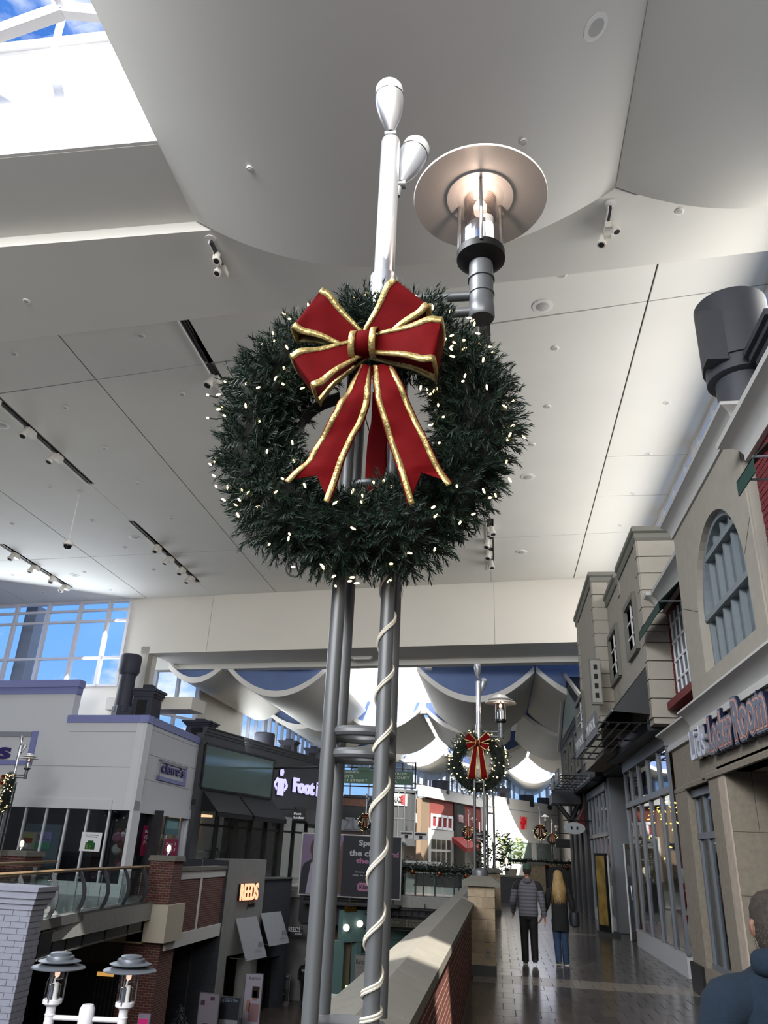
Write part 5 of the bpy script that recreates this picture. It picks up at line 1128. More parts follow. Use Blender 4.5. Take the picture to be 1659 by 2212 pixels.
# ================================================================== charcoal shop
M_CHAR = mat('charcoal_shop_wall', (.26, .265, .28), .6, var=.05); M_NIGHT = mat('black_canvas', (.05, .055, .07), .7); M_FLW = mat('lit_white_sign', (.8, .8, .95), .5, emit=(.80, .78, 1), estr=.9)
FL = Fac((-12.95, 34.7), (-10.2, 47.4)); FL.n = Vector((FL.d.y, -FL.d.x, 0))
t = thing('charcoal_shop', 'charcoal shop front with a big pale glass panel and black awnings', 'shop front', (-12, 38, 0))
zt = FL.uz(560, 1603)[1]; ul0 = FL.uz(440, 1640)[0]
FL.one('wall', M_CHAR, t, ul0-.2, FL.L, 3.35, zt-.25, -.4, 0); MB().sweep([(-.1, zt-.32), (.05, zt-.32), (.05, zt-.22), (.10, zt-.2), (.10, zt-.08), (.16, zt-.05), (.16, zt), (-.1, zt)], [tuple(FL.P(ul0-.2, 0)[:2]), tuple(FL.P(FL.L, 0)[:2])]).build('cornice', M_CHAR, t)
(a, z1_), (b, z0_) = FL.uz(446, 1605), FL.uz(583, 1722); z0_ = FL.uz(437, 1700)[1]; z1_ = FL.uz(500, 1622)[1]
g_ = FL.one('glass_panel', mat('pale_green_glass', (.36, .43, .42), .08, spec=.9), t, a, b, z0_, z1_, 0, .03)
for (p_, q_, r_, s_) in ((a-.12, a, z0_, z1_), (b, b+.12, z0_-.1, z1_+.1), (a, b, z1_, z1_+.1), (a, b, z0_-.1, z0_)): FL.one('frame', M_BLACK, g_, p_, q_, r_, s_, 0, .06)
FL.one('corner_pier', M_CHAR, t, ul0-.2, ul0+.35, 0, 3.6, -.3, .02)
for k in range(9): u = ip(ul0+.4, FL.L-.3, k/8); FL.one('pier' if k % 3 == 2 else 'mullion', M_BLACK, t, u-(.2 if k % 3 == 2 else .05), u+(.2 if k % 3 == 2 else .05), 0, 3.5, -.25, -.05)
FL.one('pane', M_SHOPG, t, ul0, FL.L, .1, 3.4, -.2, -.19); FL.one('interior', mat('shoe_wall', (.28, .24, .22), .8, var=.5, vscale=3), t, ul0, FL.L, 0, 3.4, -2.6, -2.5); FL.one('transom', M_BLACK, t, ul0, FL.L, 2.55, 2.65, -.25, -.1)
FL.one('interior_light', mat('shop_warm_light', (1, 1, 1), .5, emit=(1, .8, .6), estr=2.2), t, ul0+.6, ul0+3.4, 3.0, 3.1, -2.0, -1.3); FL.one('interior_poster', mat('pink_poster_wall', (.70, .50, .45), .6, var=.3, vscale=4), t, ul0+1.6, ul0+2.9, 1.6, 2.5, -2.45, -2.4)
for k in range(40):
    sh = FL.box(MB(), ul0+.5+(k % 10)*.62, ul0+.8+(k % 10)*.62, .55+.33*(k//10), .68+.33*(k//10), -2.45, -2.2)
    if k % 2 == 0: sh.build('shoe_display', random.choice(M_CLOTH), t)
for k in range(4): FL.one('shoe_shelf', M_DARK, t, ul0+.4, ul0+7, .5+.33*k, .54+.33*k, -2.45, -2.15)
def black_awning(label, x0_, x1_, ztop_px, zbot_px, proj=.9):
    ua = FL.uz(x0_, ztop_px)[0]; ub = FL.uz(x1_, ztop_px)[0]; z1 = FL.uz(x0_, ztop_px)[1]; z0 = z1-1.05
    t_ = thing('shop_awning', label, 'awning', FL.P(ua, z0, .4), 'black awnings on the charcoal shop')
    MB().prism([FL.P(ua, z1, .02), FL.P(ub, z1, .02), FL.P(ub, z0+.2, proj), FL.P(ua, z0+.2, proj)], (0, 0, -.015)).build('canvas', M_NIGHT, t_); MB().prism([FL.P(ua, z0+.2, proj), FL.P(ub, z0+.2, proj), FL.P(ub, z0, proj), FL.P(ua, z0, proj)], FL.n*-.01).build('valance', M_NIGHT, t_)
    for u in (ua, ub): MB().prism([FL.P(u, z1, .02), FL.P(u, z0+.2, proj), FL.P(u, z0+.2, .02)], FL.d*.01).build('side_flap', M_NIGHT, t_)
black_awning('black awning under the pale glass panel, left one', 438, 516, 1708, 1757); black_awning('black awning under the pale glass panel, right one', 519, 590, 1721, 1775); black_awning('black awning behind the small square sign', 636, 686, 1742, 1785)
s = thing('shop_sign', 'glowing white shop name with a striped figure emblem on the charcoal wall', 'sign', FL.P(8, 5, 0))
ua, zb_ = FL.uz(633, 1711, .1); ub = FL.uz(741, 1735, .1)[0]; put_text(FL, 'lettering', 'Foot Locker', M_FLW, s, ua, zb_, 1.0, .1, .05, width=ub-ua, height=FL.uz(640, 1680)[1]-FL.uz(640, 1712)[1], bold=.035); put_text(FL, 'letter_returns', 'Foot Locker', M_BLACK, s, ua-.06, zb_-.02, 1.0, .03, .02, width=ub-ua, height=FL.uz(640, 1680)[1]-FL.uz(640, 1712)[1], bold=.035)
e0, e1 = FL.uz(596, 1660, .1), FL.uz(620, 1722, .1); eu = (e0[0]+e1[0])/2; ew = (e1[0]-e0[0])/2; eh = FL.uz(610, 1658)[1]-FL.uz(606, 1720)[1]; ez = FL.uz(606, 1720)[1]
def eshape(pts, d0, d1, m_, nm='emblem_shape'): mb = MB(); FL.prism(mb, [(eu+x*ew, ez+y*eh) for x, y in pts], d0, d1); mb.build(nm, m_, s)
eshape([(-.5, 0), (.5, 0), (.55, .45), (1, .35), (.95, .5), (.5, .66), (.2, .68), (.35, .85), (.2, 1), (-.15, 1), (-.3, .82), (-.2, .68), (-.55, .66), (-1, .45), (-1, .32), (-.55, .42)], .0, .05, M_BLACK, 'emblem_backing')
eshape([(-.15, .70), (.15, .70), (.28, .84), (.14, .97), (-.1, .97), (-.25, .84)], .05, .1, M_FLW)
for k in range(4): x = -.42+.24*k; eshape([(x, .02), (x+.13, .02), (x+.12, .6), (x, .6)], .05, .1, M_FLW)
eshape([(-.5, .62), (-.6, .62), (-.98, .42), (-.98, .34), (-.6, .18), (-.55, .26), (-.8, .38), (-.5, .5)], .05, .1, M_FLW); eshape([(.5, .62), (.6, .62), (.98, .42), (.98, .34), (.6, .18), (.55, .26), (.8, .38), (.5, .5)], .05, .1, M_FLW)
a = FL.uz(633, 1752, .7); b = FL.uz(660, 1774, .7); s = thing('blade_sign', 'small black square shop sign on a bracket beside the charcoal shop door', 'sign', FL.P(a[0], b[1], .7))
BS = Fac(tuple((FL.P(a[0], 0, .5))[:2]), (FL.P(a[0], 0, .5).x+1.0, FL.P(a[0], 0, .5).y)); BS.n = Vector((0, -1, 0)); (u0_, z1_), (u1_, z0_) = BS.uz(633, 1751), BS.uz(660, 1773)
BS.one('sign_board', M_BLACK, s, u0_, u1_, z0_, z1_, -.08, 0); put_text(BS, 'lettering', 'Foot', mat('sign_white', (.85, .85, .87), .5), s, u0_+.06, (z0_+z1_)/2+.03, .2, .005, .003, width=(u1_-u0_)*.55, height=(z1_-z0_)*.28, bold=.01); put_text(BS, 'lettering', 'Locker', mat('sign_white', (.85, .85, .87), .5), s, u0_+.06, z0_+.08, .2, .005, .003, width=(u1_-u0_)*.82, height=(z1_-z0_)*.28, bold=.01)
MB().cyl(BS.P(u0_-.8, z1_+.05, -.04), BS.P(u1_, z1_+.05, -.04), .02, 6).build('bracket', M_BLACK, s)
for (x, y, lab, kind) in ((596, 1600, 'dark round vent on the charcoal shop roof', 0), (648, 1612, 'dark square chimney on the charcoal shop roof', 1), (700, 1628, 'dark square chimney just behind the near lamp post', 1)):
    q = FL.P(FL.uz(x, y)[0], 0, -.7)
    if kind: box_chimney(lab, q.x, q.y, zt-.3, .9, .9, 1.1, m=M_CH2)
    else:
        t_ = thing('roof_chimney', lab, 'chimney', (q.x, q.y, zt-.3), 'dark roof chimneys'); lathe_obj('hood', [(.55, 0), (.55, .95), (.5, 1.0)], (q.x, q.y, zt-.3), M_CH2, t_, 24); lathe_obj('collar', [(.6, .1), (.6, .3)], (q.x, q.y, zt-.3), M_CH2, t_, 24)
# ================================================================== left walkway: glass balustrade, bridge edge, brick piers
M_RAILB = mat('brass_rail', (.52, .42, .28), .35, .5); M_DKST = mat('dark_bridge_steel', (.14, .145, .16), .5, .3); M_RGLASS = glass_mat('rail_glass', (.80, .88, .86), .05)
rp = [onZ(x, y, 1.07) for x, y in ((-60, 1893), (0, 1890), (108, 1883), (200, 1877.5), (322, 1872))]
t = thing('glass_balustrade', 'curved glass balustrade with brass handrail along the left walkway', 'railing', (rp[2].x, rp[2].y, 0))
MB().tube(smooth_path(rp, 8), .045, 10).build('handrail', M_RAILB, t, True)
PPL = smooth_path(rp, 4)
for i in range(len(PPL)-1):
    a, b = PPL[i], PPL[i+1]; mb = MB(); n = Vector((b.y-a.y, a.x-b.x, 0)).normalized()*.006
    if i % 2 == 0: mb.hexa([(a.x-n.x, a.y-n.y, .10), (b.x-n.x, b.y-n.y, .10), (b.x+n.x, b.y+n.y, .10), (a.x+n.x, a.y+n.y, .10), (a.x-n.x, a.y-n.y, .98), (b.x-n.x, b.y-n.y, .98), (b.x+n.x, b.y+n.y, .98), (a.x+n.x, a.y+n.y, .98)]).build('glass_panel', M_RGLASS, t)
    else: mb.hexa([(a.x-n.x, a.y-n.y, .10), (b.x-n.x, b.y-n.y, .10), (b.x+n.x, b.y+n.y, .10), (a.x+n.x, a.y+n.y, .10), (a.x-n.x, a.y-n.y, .98), (b.x-n.x, b.y-n.y, .98), (b.x+n.x, b.y+n.y, .98), (a.x+n.x, a.y+n.y, .98)]).build('glass_panel', M_RGLASS, t)
def on_path(x):
    best = None
    for i in range(len(PPL)-1):
        for s_ in range(20):
            p_ = PPL[i].lerp(PPL[i+1], s_/20); v = p_-CAM; px_ = W/2+F*v.dot(RT)/v.dot(FW)
            if best is None or abs(px_-x) < best[0]: best = (abs(px_-x), p_, (PPL[i+1]-PPL[i]).normalized())
    return best[1], best[2]
for x in (40, 112, 172, 224, 268, 308):
    p_, d_ = on_path(x); o_ = Vector((d_.y, -d_.x, 0)); 
    if o_.x < 0: o_ = -o_
    arcp = [p_+o_*(.02+.22*math.sin(s_*math.pi*.9))+Vector((0, 0, -1.05*s_-.02)) for s_ in [k/10 for k in range(11)]]
    mb = MB(); ws = .05
    for k in range(10): a, b = arcp[k], arcp[k+1]; mb.hexa([a-d_*.02-o_*ws, a+d_*.02-o_*ws, b+d_*.02-o_*ws, b-d_*.02-o_*ws, a-d_*.02+o_*ws, a+d_*.02+o_*ws, b+d_*.02+o_*ws, b-d_*.02+o_*ws])
    mb.build('curved_baluster', M_DKST, t); MB().cyl(p_+Vector((0, 0, -.15)), p_+Vector((0, 0, -.98)), .012, 6).build('rod', M_CHROME, t)
    for zz in (-.2, -.88): MB().cyl(p_+Vector((0, 0, zz))-d_*.14, p_+Vector((0, 0, zz))+d_*.14, .012, 6).build('clamp', M_CHROME, t)
t = thing('bridge_edge', 'dark steel walkway edge with perforated mesh panels below the glass balustrade', 'walkway edge', (rp[2].x, rp[2].y, -.5))
M_EDGE = mat('edge_steel', (.36, .36, .36), .45, .4); M_MESH = mat('perforated_mesh', (.22, .22, .23), .4, .5, var=.6, vscale=90)
P8 = smooth_path(rp, 3)
for i in range(len(P8)-1):
    a, b = P8[i], P8[i+1]; n = Vector((b.y-a.y, a.x-b.x, 0)).normalized(); n = n if n.x > 0 else -n; d_ = (b-a).normalized()*.02
    def slab(z0, z1, o0, o1, nm, m_, g=0): A, B = a+d_*g, b-d_*g; MB().hexa([A+n*o0+Vector((0, 0, z0-A.z)), B+n*o0+Vector((0, 0, z0-B.z)), B+n*o1+Vector((0, 0, z0-B.z)), A+n*o1+Vector((0, 0, z0-A.z)), A+n*o0+Vector((0, 0, z1-A.z)), B+n*o0+Vector((0, 0, z1-B.z)), B+n*o1+Vector((0, 0, z1-B.z)), A+n*o1+Vector((0, 0, z1-A.z))]).build(nm, m_, t)
    slab(-.16, .06, -.1, .16, 'edge_channel', M_EDGE); slab(-.78, -.26, .02, .06, 'mesh_panel', M_MESH, 3); slab(-.82, -.78, .0, .09, 'panel_rail', M_EDGE, 2); slab(-.26, -.22, .0, .09, 'panel_rail', M_EDGE, 2); slab(-.8, -.2, .0, .02, 'panel_post', M_DKST, 0)
def brick_pier(label, x, y, s_, z0, z1, cap=.16, lamp=True):
    t_ = thing('brick_pier', label, 'pier', (x, y, z0), 'brick piers of the left walkway'); bmt = brick_mat('far_red_brick', (.33, .15, .12), (.27, .12, .10), (.45, .41, .38))
    MB().box(x-s_, x+s_, y-s_, y+s_, z0, z1).build('shaft', bmt, t_); c = s_+.07
    MB().hexa([(x-c, y-c, z1), (x+c, y-c, z1), (x+c, y+c, z1), (x-c, y+c, z1), (x-c+.04, y-c+.04, z1+cap), (x+c-.04, y-c+.04, z1+cap), (x+c-.04, y+c-.04, z1+cap), (x-c+.04, y+c-.04, z1+cap)]).build('cap_stone', M_COPE, t_)
    if lamp: lathe_obj('light_base', [(.06, 0), (.06, .1), (.05, .12)], (x, y, z1+cap), M_CHROME, t_, 14); lathe_obj('light_globe', [(.05, .12), (.07, .18), (.07, .28), (.03, .34)], (x, y, z1+cap), mat('pier_globe', (.95, .93, .88), .3, emit=(1, .9, .75), estr=1.2), t_, 14)
    return t_
p0 = onY(356, 1862, 27.4); brick_pier('brick pier with a stone cap and little light at the end of the glass balustrade', p0.x, 27.6, .42, -.05, 1.25)
p1 = onY(112, 1862, 29.0); brick_pier('brick pier with a stone cap and little light behind the balustrade, before the white shop', p1.x, 26.8, .55, 0, 1.2)
# rail of the far side of the walkway
t = thing('glass_balustrade', 'shorter brass topped railing behind the left walkway, by the white shop', 'railing', (-16, 26.5, 0)); a, b = onZ(-40, 1868, 1.12), onZ(122, 1861, 1.12); MB().cyl(a, b, .045, 10).build('handrail', M_RAILB, t, True)
MB().hexa([(a.x, a.y, .1), (b.x, b.y, .1), (b.x, b.y+.02, .1), (a.x, a.y+.02, .1), (a.x, a.y, 1.0), (b.x, b.y, 1.0), (b.x, b.y+.02, 1.0), (a.x, a.y+.02, 1.0)]).build('glass_panel', M_RGLASS, t)
# brick balustrade panels right of the pier
BB = Fac((p0.x+.3, 28.0), (-11.0, 34.2)); BB.n = Vector((BB.d.y, -BB.d.x, 0))
t = thing('brick_balustrade', 'brick walkway balustrade in white frames, right of the pier', 'balustrade', BB.P(2, -1, 0)); FRB = brick_mat('far_red_brick', (.33, .15, .12), (.27, .12, .10), (.45, .41, .38))
zt_, zb_ = BB.uz(420, 1873)[1], BB.uz(420, 2035)[1]; zm = zb_+.42
BB.one('brick_panel', FRB, t, 0, BB.L, zm, zt_-.3, -.35, 0); BB.one('coping', M_COPE, t, -.1, BB.L, zt_-.12, zt_, -.42, .08); BB.one('top_band', M_CORN, t, 0, BB.L, zt_-.38, zt_-.12, -.3, .03); BB.one('bottom_beam', M_CORN, t, -.4, BB.L, zb_, zm, -.4, .06)
for u in (0.03, BB.uz(428, 1950)[0], BB.L-.1): BB.one('frame_post', M_CORN, t, u-.05, u+.05, zb_, zt_-.12, -.2, .05)
BB.one('round_light', mat('amber_light', (1, .8, .4), .4, emit=(1, .75, .35), estr=2), t, BB.uz(386, 1974)[0]-.1, BB.uz(386, 1974)[0]+.1, BB.uz(386, 1974)[1]-.1, BB.uz(386, 1974)[1]+.1, 0, .03)
struct(MB().box(p0.x-.75, p0.x+.55, 26.9, 28.4, -1.15, -.06).build('trim_6', mat('cream_concrete', (.66, .63, .57), .8)))
struct(MB().box(-30, p0.x-.2, 26.9, 28.6, -1.2, -.5).build('trim_7', mat('cream_soffit', (.55, .50, .42), .8)))
brick_pier('tall brick column of the lower floor under the corner pier', p0.x-.35, 28.0, .62, -4.6, -1.2, .05, False)
# white painted brick column at the left edge
M_WBR = mat('white_painted_brick', (.52, .53, .58), .6, var=.05, vscale=9)
cxr = onY(66, 2050, 12.7).x; ztop = onY(40, 1965, 12.5).z; WC = Fac((cxr-1.3, 12.5), (cxr, 12.5))
t = thing('white_brick_column', 'white painted brick column with a moulded cap at the left edge', 'column', (cxr-.7, 13, -4.6)); MB().box(cxr-1.3, cxr-.012, 12.512, 12.9, -4.6, ztop).build('shaft', M_WBR, t)
brick_field(t, WC, .35, 1.3, ztop-1.7, ztop, -.012, bw=.26, bh=.085, g=.008, depth=.012, m=M_WBR, limit=260)
CFR = Fac((cxr, 12.5), (cxr, 12.9)); CFR.n = Vector((1, 0, 0)); brick_field(t, CFR, 0, .4, ztop-1.7, ztop, -.012, bw=.26, bh=.085, g=.008, depth=.012, m=M_WBR, limit=90)
for k, (o, z0_, z1_) in enumerate(((.02, 0, .08), (.05, .08, .16), (.08, .16, .26), (.11, .26, .33))): MB().box(cxr-1.3-o, cxr+o, 12.5-o, 12.9+o, ztop+z0_, ztop+z1_).build('cap_moulding', M_WBR, t)
for k, (o, z0_, z1_) in enumerate(((.05, -2.0, -1.85), (.09, -2.2, -2.0))): MB().box(cxr-1.3-o, cxr+o, 12.5-o, 12.9+o, ztop+z0_, ztop+z1_).build('base_moulding', M_WBR, t)
# twin lamp rising from the lower floor
M_LWHT = mat('white_lamp_paint', (.86, .86, .88), .35); M_LGREY = mat('grey_lamp_cap', (.40, .42, .45), .4, .3)
l1, l2 = at(130, 2072, 8.9), at(283, 2080, 8.9); pc = (l1+l2)/2; zl_ = (l1.z+l2.z)/2
t = thing('twin_lamp', 'white twin lamp with tiered grey disc caps rising from the lower floor', 'lamp post', (pc.x, pc.y, -4.6))
lathe_obj('post', [(.09, -4.6), (.075, zl_-.82), (.085, zl_-.80), (.085, zl_-.47), (.06, zl_-.43)], (pc.x, pc.y, 0), M_LWHT, t, 24)
for zz in (-.57, -.71): MB().cyl((l1.x, l1.y, zl_+zz), (l2.x, l2.y, zl_+zz), .026, 12).build('arm_bar', M_LWHT, t, True)
for q in (l1, l2):
    add_luminaire(t, (q.x, q.y, zl_-.75), M_LWHT, M_LGREY, False, 24)
# ================================================================== lower floor shops on the left
M_GREY = mat('grey_shop_panel', (.46, .46, .455), .6, var=.06, vscale=3); DKB = brick_mat('slate_brick', (.15, .165, .20), (.13, .14, .17), (.20, .21, .23)); M_AWG = mat('pale_awning', (.50, .51, .53), .6, var=.05)
RB = Fac((-10.75, 34.1), (-9.4, 39.85)); RB.n = Vector((RB.d.y, -RB.d.x, 0))
t = thing('grey_tower_shop', 'grey panelled shop tower with a glowing name sign on the lower floor', 'shop front', (-10.5, 36, -4.6))
ue = RB.uz(627, 1950)[0]; ua = RB.uz(481, 1950)[0]; ub = RB.uz(567, 1900)[0]; zt_ = RB.uz(520, 1856)[1]; RB.one('tower_face', M_GREY, t, ua, ub, -2.2, zt_, -.6, .12); RB.one('tower_leg', M_GREY, t, ua, ua+.55, -4.6, -2.2, -.6, .12); RB.one('tower_leg', M_GREY, t, ub-.45, ub, -4.6, -2.2, -.6, .12); RB.one('doorway', M_WARMI, t, ua+.5, ub-.4, -4.6, -2.1, -1.2, -1.1); RB.one('backdrop', M_INT, t, ua-3, ue+.2, -4.6, -.6, -2.0, -1.8)
c0 = RB.P(ua, 0, .12); MB().box(c0.x-2.2, c0.x-.04, c0.y-.02, c0.y+.6, -4.6, zt_-.05).build('side_wall', DKB, t); MB().box(c0.x-1.15, c0.x-1.11, c0.y-.05, c0.y-.02, -4.6, zt_-.05).build('side_trim', M_EDGE, t)
zt2 = RB.uz(600, 1899)[1]; RB.one('brick_wing', DKB, t, ub, ue, -2.6, zt2, -.6, 0); RB.one('wing_coping', M_EDGE, t, ub, ue, zt2, zt2+.06, -.6, .06); RB.one('wing_end_pier', DKB, t, ue-.6, ue, -4.6, -2.5, -.6, .02); RB.one('dark_window', mat('dark_window', (.06, .06, .065), .15), t, ub, ue-.6, -4.6, -2.5, -.5, -.4)
for k in range(5): u = ip(ub, ue-.6, (k+.5)/5); RB.one('mullion', M_BLACK, t, u-.04, u+.04, -4.6, -2.5, -.4, -.3)
s = thing('shop_sign', 'glowing warm capital letters on the grey shop tower', 'sign', RB.P(ua+1, 0, .2)); M_REED = mat('lit_peach_letters', (1, .8, .7), .5, emit=(1, .62, .45), estr=1.6)
a, z0_ = RB.uz(517, 1946, .2); b = RB.uz(556, 1936, .2)[0]; hh = RB.uz(535, 1908)[1]-RB.uz(535, 1944)[1]; put_text(RB, 'lettering', 'REEDS', M_REED, s, a, z0_, .6, .22, .02, width=b-a, height=hh, bold=.012); put_text(RB, 'letter_returns', 'REEDS', M_BLACK, s, a-.05, z0_, .6, .16, .04, width=b-a, height=hh, bold=.012)
put_text(RB, 'script_lettering', 'Jewelers', M_BLACK, s, a+.75, z0_-.35, .3, .14, .004, width=.7, height=.28, shear=.3)
def slant(label, fac, x0_, y0_, x1_, y1_, proj, h_):
    a = fac.uz(x0_, y0_); b = fac.uz(x1_, y1_); t_ = thing('shop_awning', label, 'awning', fac.P(a[0], a[1]-h_, .3), 'pale slanted awnings of the grey shop'); z1 = (a[1]+b[1])/2
    MB().prism([fac.P(a[0], z1, .14), fac.P(b[0], z1, .14), fac.P(b[0], z1-h_, proj), fac.P(a[0], z1-h_, proj)], fac.n*-.03).build('canvas', M_AWG, t_); put_text(fac, 'print', 'REEDS', M_EDGE, t_, b[0]-.75, z1-h_*.72, .2, proj*.75+.16, .003, width=.5, height=.18)
    for u in (a[0]+.05, b[0]-.05): MB().cyl(fac.P(u, z1-h_+.05, proj), fac.P(u, z1-h_+.05, 0), .015, 6).build('strut', M_EDGE, t_)
slant('pale slanted awning under the glowing sign of the grey tower', RB, 503, 1988, 549, 1975, .8, 1.45); slant('pale slanted awning on the slate brick wing beside the grey tower', RB, 557, 1976, 601, 1965, .7, 1.2)
bx0, bx1 = onY(620, 2005, 39.0), onY(652, 2023, 39.0); s = thing('blade_sign', 'black blade sign with white capitals at the end of the slate wing', 'sign', bx0); MB().box(bx0.x, bx1.x, 39, 39.1, bx1.z, bx0.z).build('sign_board', M_BLACK, s); BZ = Fac((bx0.x, 39), (bx1.x, 39)); put_text(BZ, 'lettering', 'REEDS', mat('sign_white', (.85, .85, .87), .5), s, .07, bx1.z+.17, .2, .004, .003, width=BZ.L-.16, height=.2); put_text(BZ, 'lettering', 'Jewelers', mat('sign_white', (.85, .85, .87), .5), s, .38, bx1.z+.05, .1, .004, .003, width=BZ.L*.5, height=.09); MB().cyl((bx0.x-.6, 39.05, bx0.z+.06), (bx1.x, 39.05, bx0.z+.06), .02, 6).build('bracket', M_DARK, s)
# right of the wing: pale column, shop wall and glowing passage
struct(MB().box(-10.2, -8.6, 40.4, 41.2, -4.6, .1).build('wall_lower_pale', mat('pale_lower_wall', (.40, .40, .40), .7))); struct(MB().box(-8.9, -7.4, 43.6, 44.0, -4.6, -.6).build('wall_lower_warm', M_WARMI)); struct(MB().box(-9.4, -3.5, 40.0, 41.0, -1.4, -.55).build('trim_8', M_DKST))
# free standing poster boards
def standee(label, x0_, y0_, x1_, y1_, Y, bg_, parts, words, z0=-4.6, rnd=False):
    a, b = onY(x0_, y0_, Y), onY(x1_, y1_, Y); t_ = thing('poster_stand', label, 'sign', ((a.x+b.x)/2, Y, z0), 'poster stands on the lower floor'); f_ = Fac((a.x, Y), (b.x, Y)); f_.n = Vector((0, -1, 0)); z1_ = a.z; w_ = b.x-a.x; h_ = z1_-z0-.1
    f_.one('frame', M_EDGE, t_, 0, w_, z0+.05, z1_, -.05, 0); f_.one('sheet', mat(*bg_), t_, .03, w_-.03, z0+.12, z1_-.03, 0, .006); MB().box(a.x-.05, b.x+.05, Y-.25, Y+.25, z0, z0+.05).build('foot', M_EDGE, t_)
    for (c, s0, s1, v0, v1) in parts: f_.one('print_shape', mat(*c), t_, s0*w_, s1*w_, z0+.1+v0*h_, z0+.1+v1*h_, .006, .010)
    for (tx, c, s0, v0, ww, hh_) in words: put_text(f_, 'print_text', tx, mat(*c), t_, s0*w_, z0+.1+v0*h_, .2, .012, .001, width=ww*w_, height=hh_*h_)
ROSE = ('print_rose', (.55, .42, .44), .5); SKN = ('print_skin', (.62, .44, .38), .6); HAIR = ('print_hair', (.16, .10, .09), .7)
standee('tall rounded poster stand with a woman in pink, before the grey tower', 531, 2101, 560, 2212, 33.5, ('print_palelilac', (.62, .60, .66), .5), [(ROSE, .35, .9, .12, .45), (SKN, .5, .75, .5, .68), (HAIR, .45, .85, .55, .76), (SKN, .2, .4, .3, .5)], [('RADO', K, .25, .88, .6, .05)])
standee('dark poster stand announcing a discount', 476, 2151, 510, 2260, 31.5, ('print_navy', (.08, .10, .15), .5), [(('print_greywhite', (.5, .52, .53), .6), .05, .95, .05, .45)], [('$200 OFF', ('print_steel', (.5, .55, .62), .5), .12, .86, .76, .06), ('BONUS', ('print_steel', (.5, .55, .62), .5), .25, .93, .5, .03)])
standee('pale poster stand with a watch and petals', 432, 2143, 464, 2260, 30.5, ('print_mauve', (.48, .45, .50), .5), [(('print_plum', (.24, .15, .22), .6), .1, .3, .75, .85), (('print_plum', (.24, .15, .22), .6), .55, .75, .85, .92), (('print_plum', (.24, .15, .22), .6), .3, .6, .2, .4)], [])
standee('black poster stand at the end of the slate wing', 602, 2104, 622, 2180, 39.3, ('print_black', (.07, .07, .08), .5), [(('print_dim', (.2, .2, .22), .6), .1, .9, .45, .8), (WHT, .35, .55, .25, .33)], [('BANTER', ('print_pale', (.6, .6, .62), .5), .15, .9, .7, .05)])
standee('white poster pillar with black title beside the mint green shop', 767, 2062, 793, 2165, 36, ('print_offwhite', (.48, .47, .46), .5), [(('print_mid', (.25, .27, .29), .6), .2, .8, .05, .45)], [('Banter', K, .1, .86, .82, .08), ('BY PIERCING', ('print_mid2', (.35, .35, .36), .6), .15, .8, .7, .03)])
# mint green shop
M_MINT = mat('mint_paint', (.42, .55, .54), .6, var=.04); MS = Fac((-7.0, 38.2), (-4.5, 43.2)); MS.n = Vector((MS.d.y, -MS.d.x, 0)); MS.n = -MS.n if MS.n.y > 0 and MS.n.x < 0 else MS.n
MS = Fac((-6.9, 39.0), (-3.4, 43.6))
t = thing('mint_shop', 'mint green lower floor shop front with gold letters and two globe lights', 'shop front', (-6, 41, -4.6)); z1_ = -.7; MS.one('fascia', M_MINT, t, -.3, MS.L, -1.9, z1_, -.3, 0); MS.one('fascia_moulding', M_MINT, t, -.3, MS.L, -1.98, -1.86, -.2, .1)
a = MS.uz(735, 2000)[0]; b = MS.uz(760, 2000)[0]; c = MS.uz(772, 2000)[0]; d = MS.uz(800, 2000)[0]
MS.one('pillar', M_MINT, t, a-.6, a+.25, -4.6, -1.9, -.3, .05); MS.one('door', mat('cream_door', (.50, .48, .40), .6), t, a+.25, c, -4.6, -1.9, -.5, -.4); MS.one('pillar', M_MINT, t, c, c+.3, -4.6, -1.9, -.3, .02); MS.one('window', mat('dim_window', (.24, .30, .30), .2), t, c+.3, d+.9, -3.7, -1.9, -.2, -.15); MS.one('window_base', M_MINT, t, c+.3, d+.9, -4.6, -3.7, -.3, 0); MS.one('end_panel', M_MINT, t, d+.9, MS.L, -4.6, -1.9, -.3, 0)
for k in range(4): z = -3.7+1.8*k/3; MS.one('rail', M_MINT, t, c+.3, d+.9, z-.03, z+.03, -.15, -.1)
for k in range(3): u = ip(c+.3, d+.9, k/2); MS.one('glazing_bar', M_MINT, t, u-.03, u+.03, -3.7, -1.9, -.15, -.1)
a, z0_ = MS.uz(745, 1970, .05); b = MS.uz(770, 1966, .05)[0]; put_text(MS, 'lettering', 'KENDRA', mat('gold_letters', (.62, .48, .2), .3, .8), t, min(a, b), z0_, .4, .05, .03, width=abs(b-a), height=.36, bold=.01)
for (x, y) in ((748, 2004), (777.5, 1995.5)):
    p_ = onY(x, y, MS.P(MS.uz(x, y)[0], 0, .3).y); g_ = thing('globe_light', ('round white globe light left of the mint shop door', 'round white globe light right of the mint shop door')[x > 760], 'light', p_, 'globe lights of the mint shop'); r_ = .15
    lathe_obj('globe', [(r_*math.sin(math.pi*k/10)+.001, -r_*math.cos(math.pi*k/10)) for k in range(11)], p_, mat('white_globe', (1, .97, .93), .3, emit=(1, .93, .88), estr=1.6), g_, 20); MB().cyl(p_+Vector((0, .0, .1)), p_+Vector((-.1, .35, .1)), .02, 6).build('bracket', M_BLACK, g_)
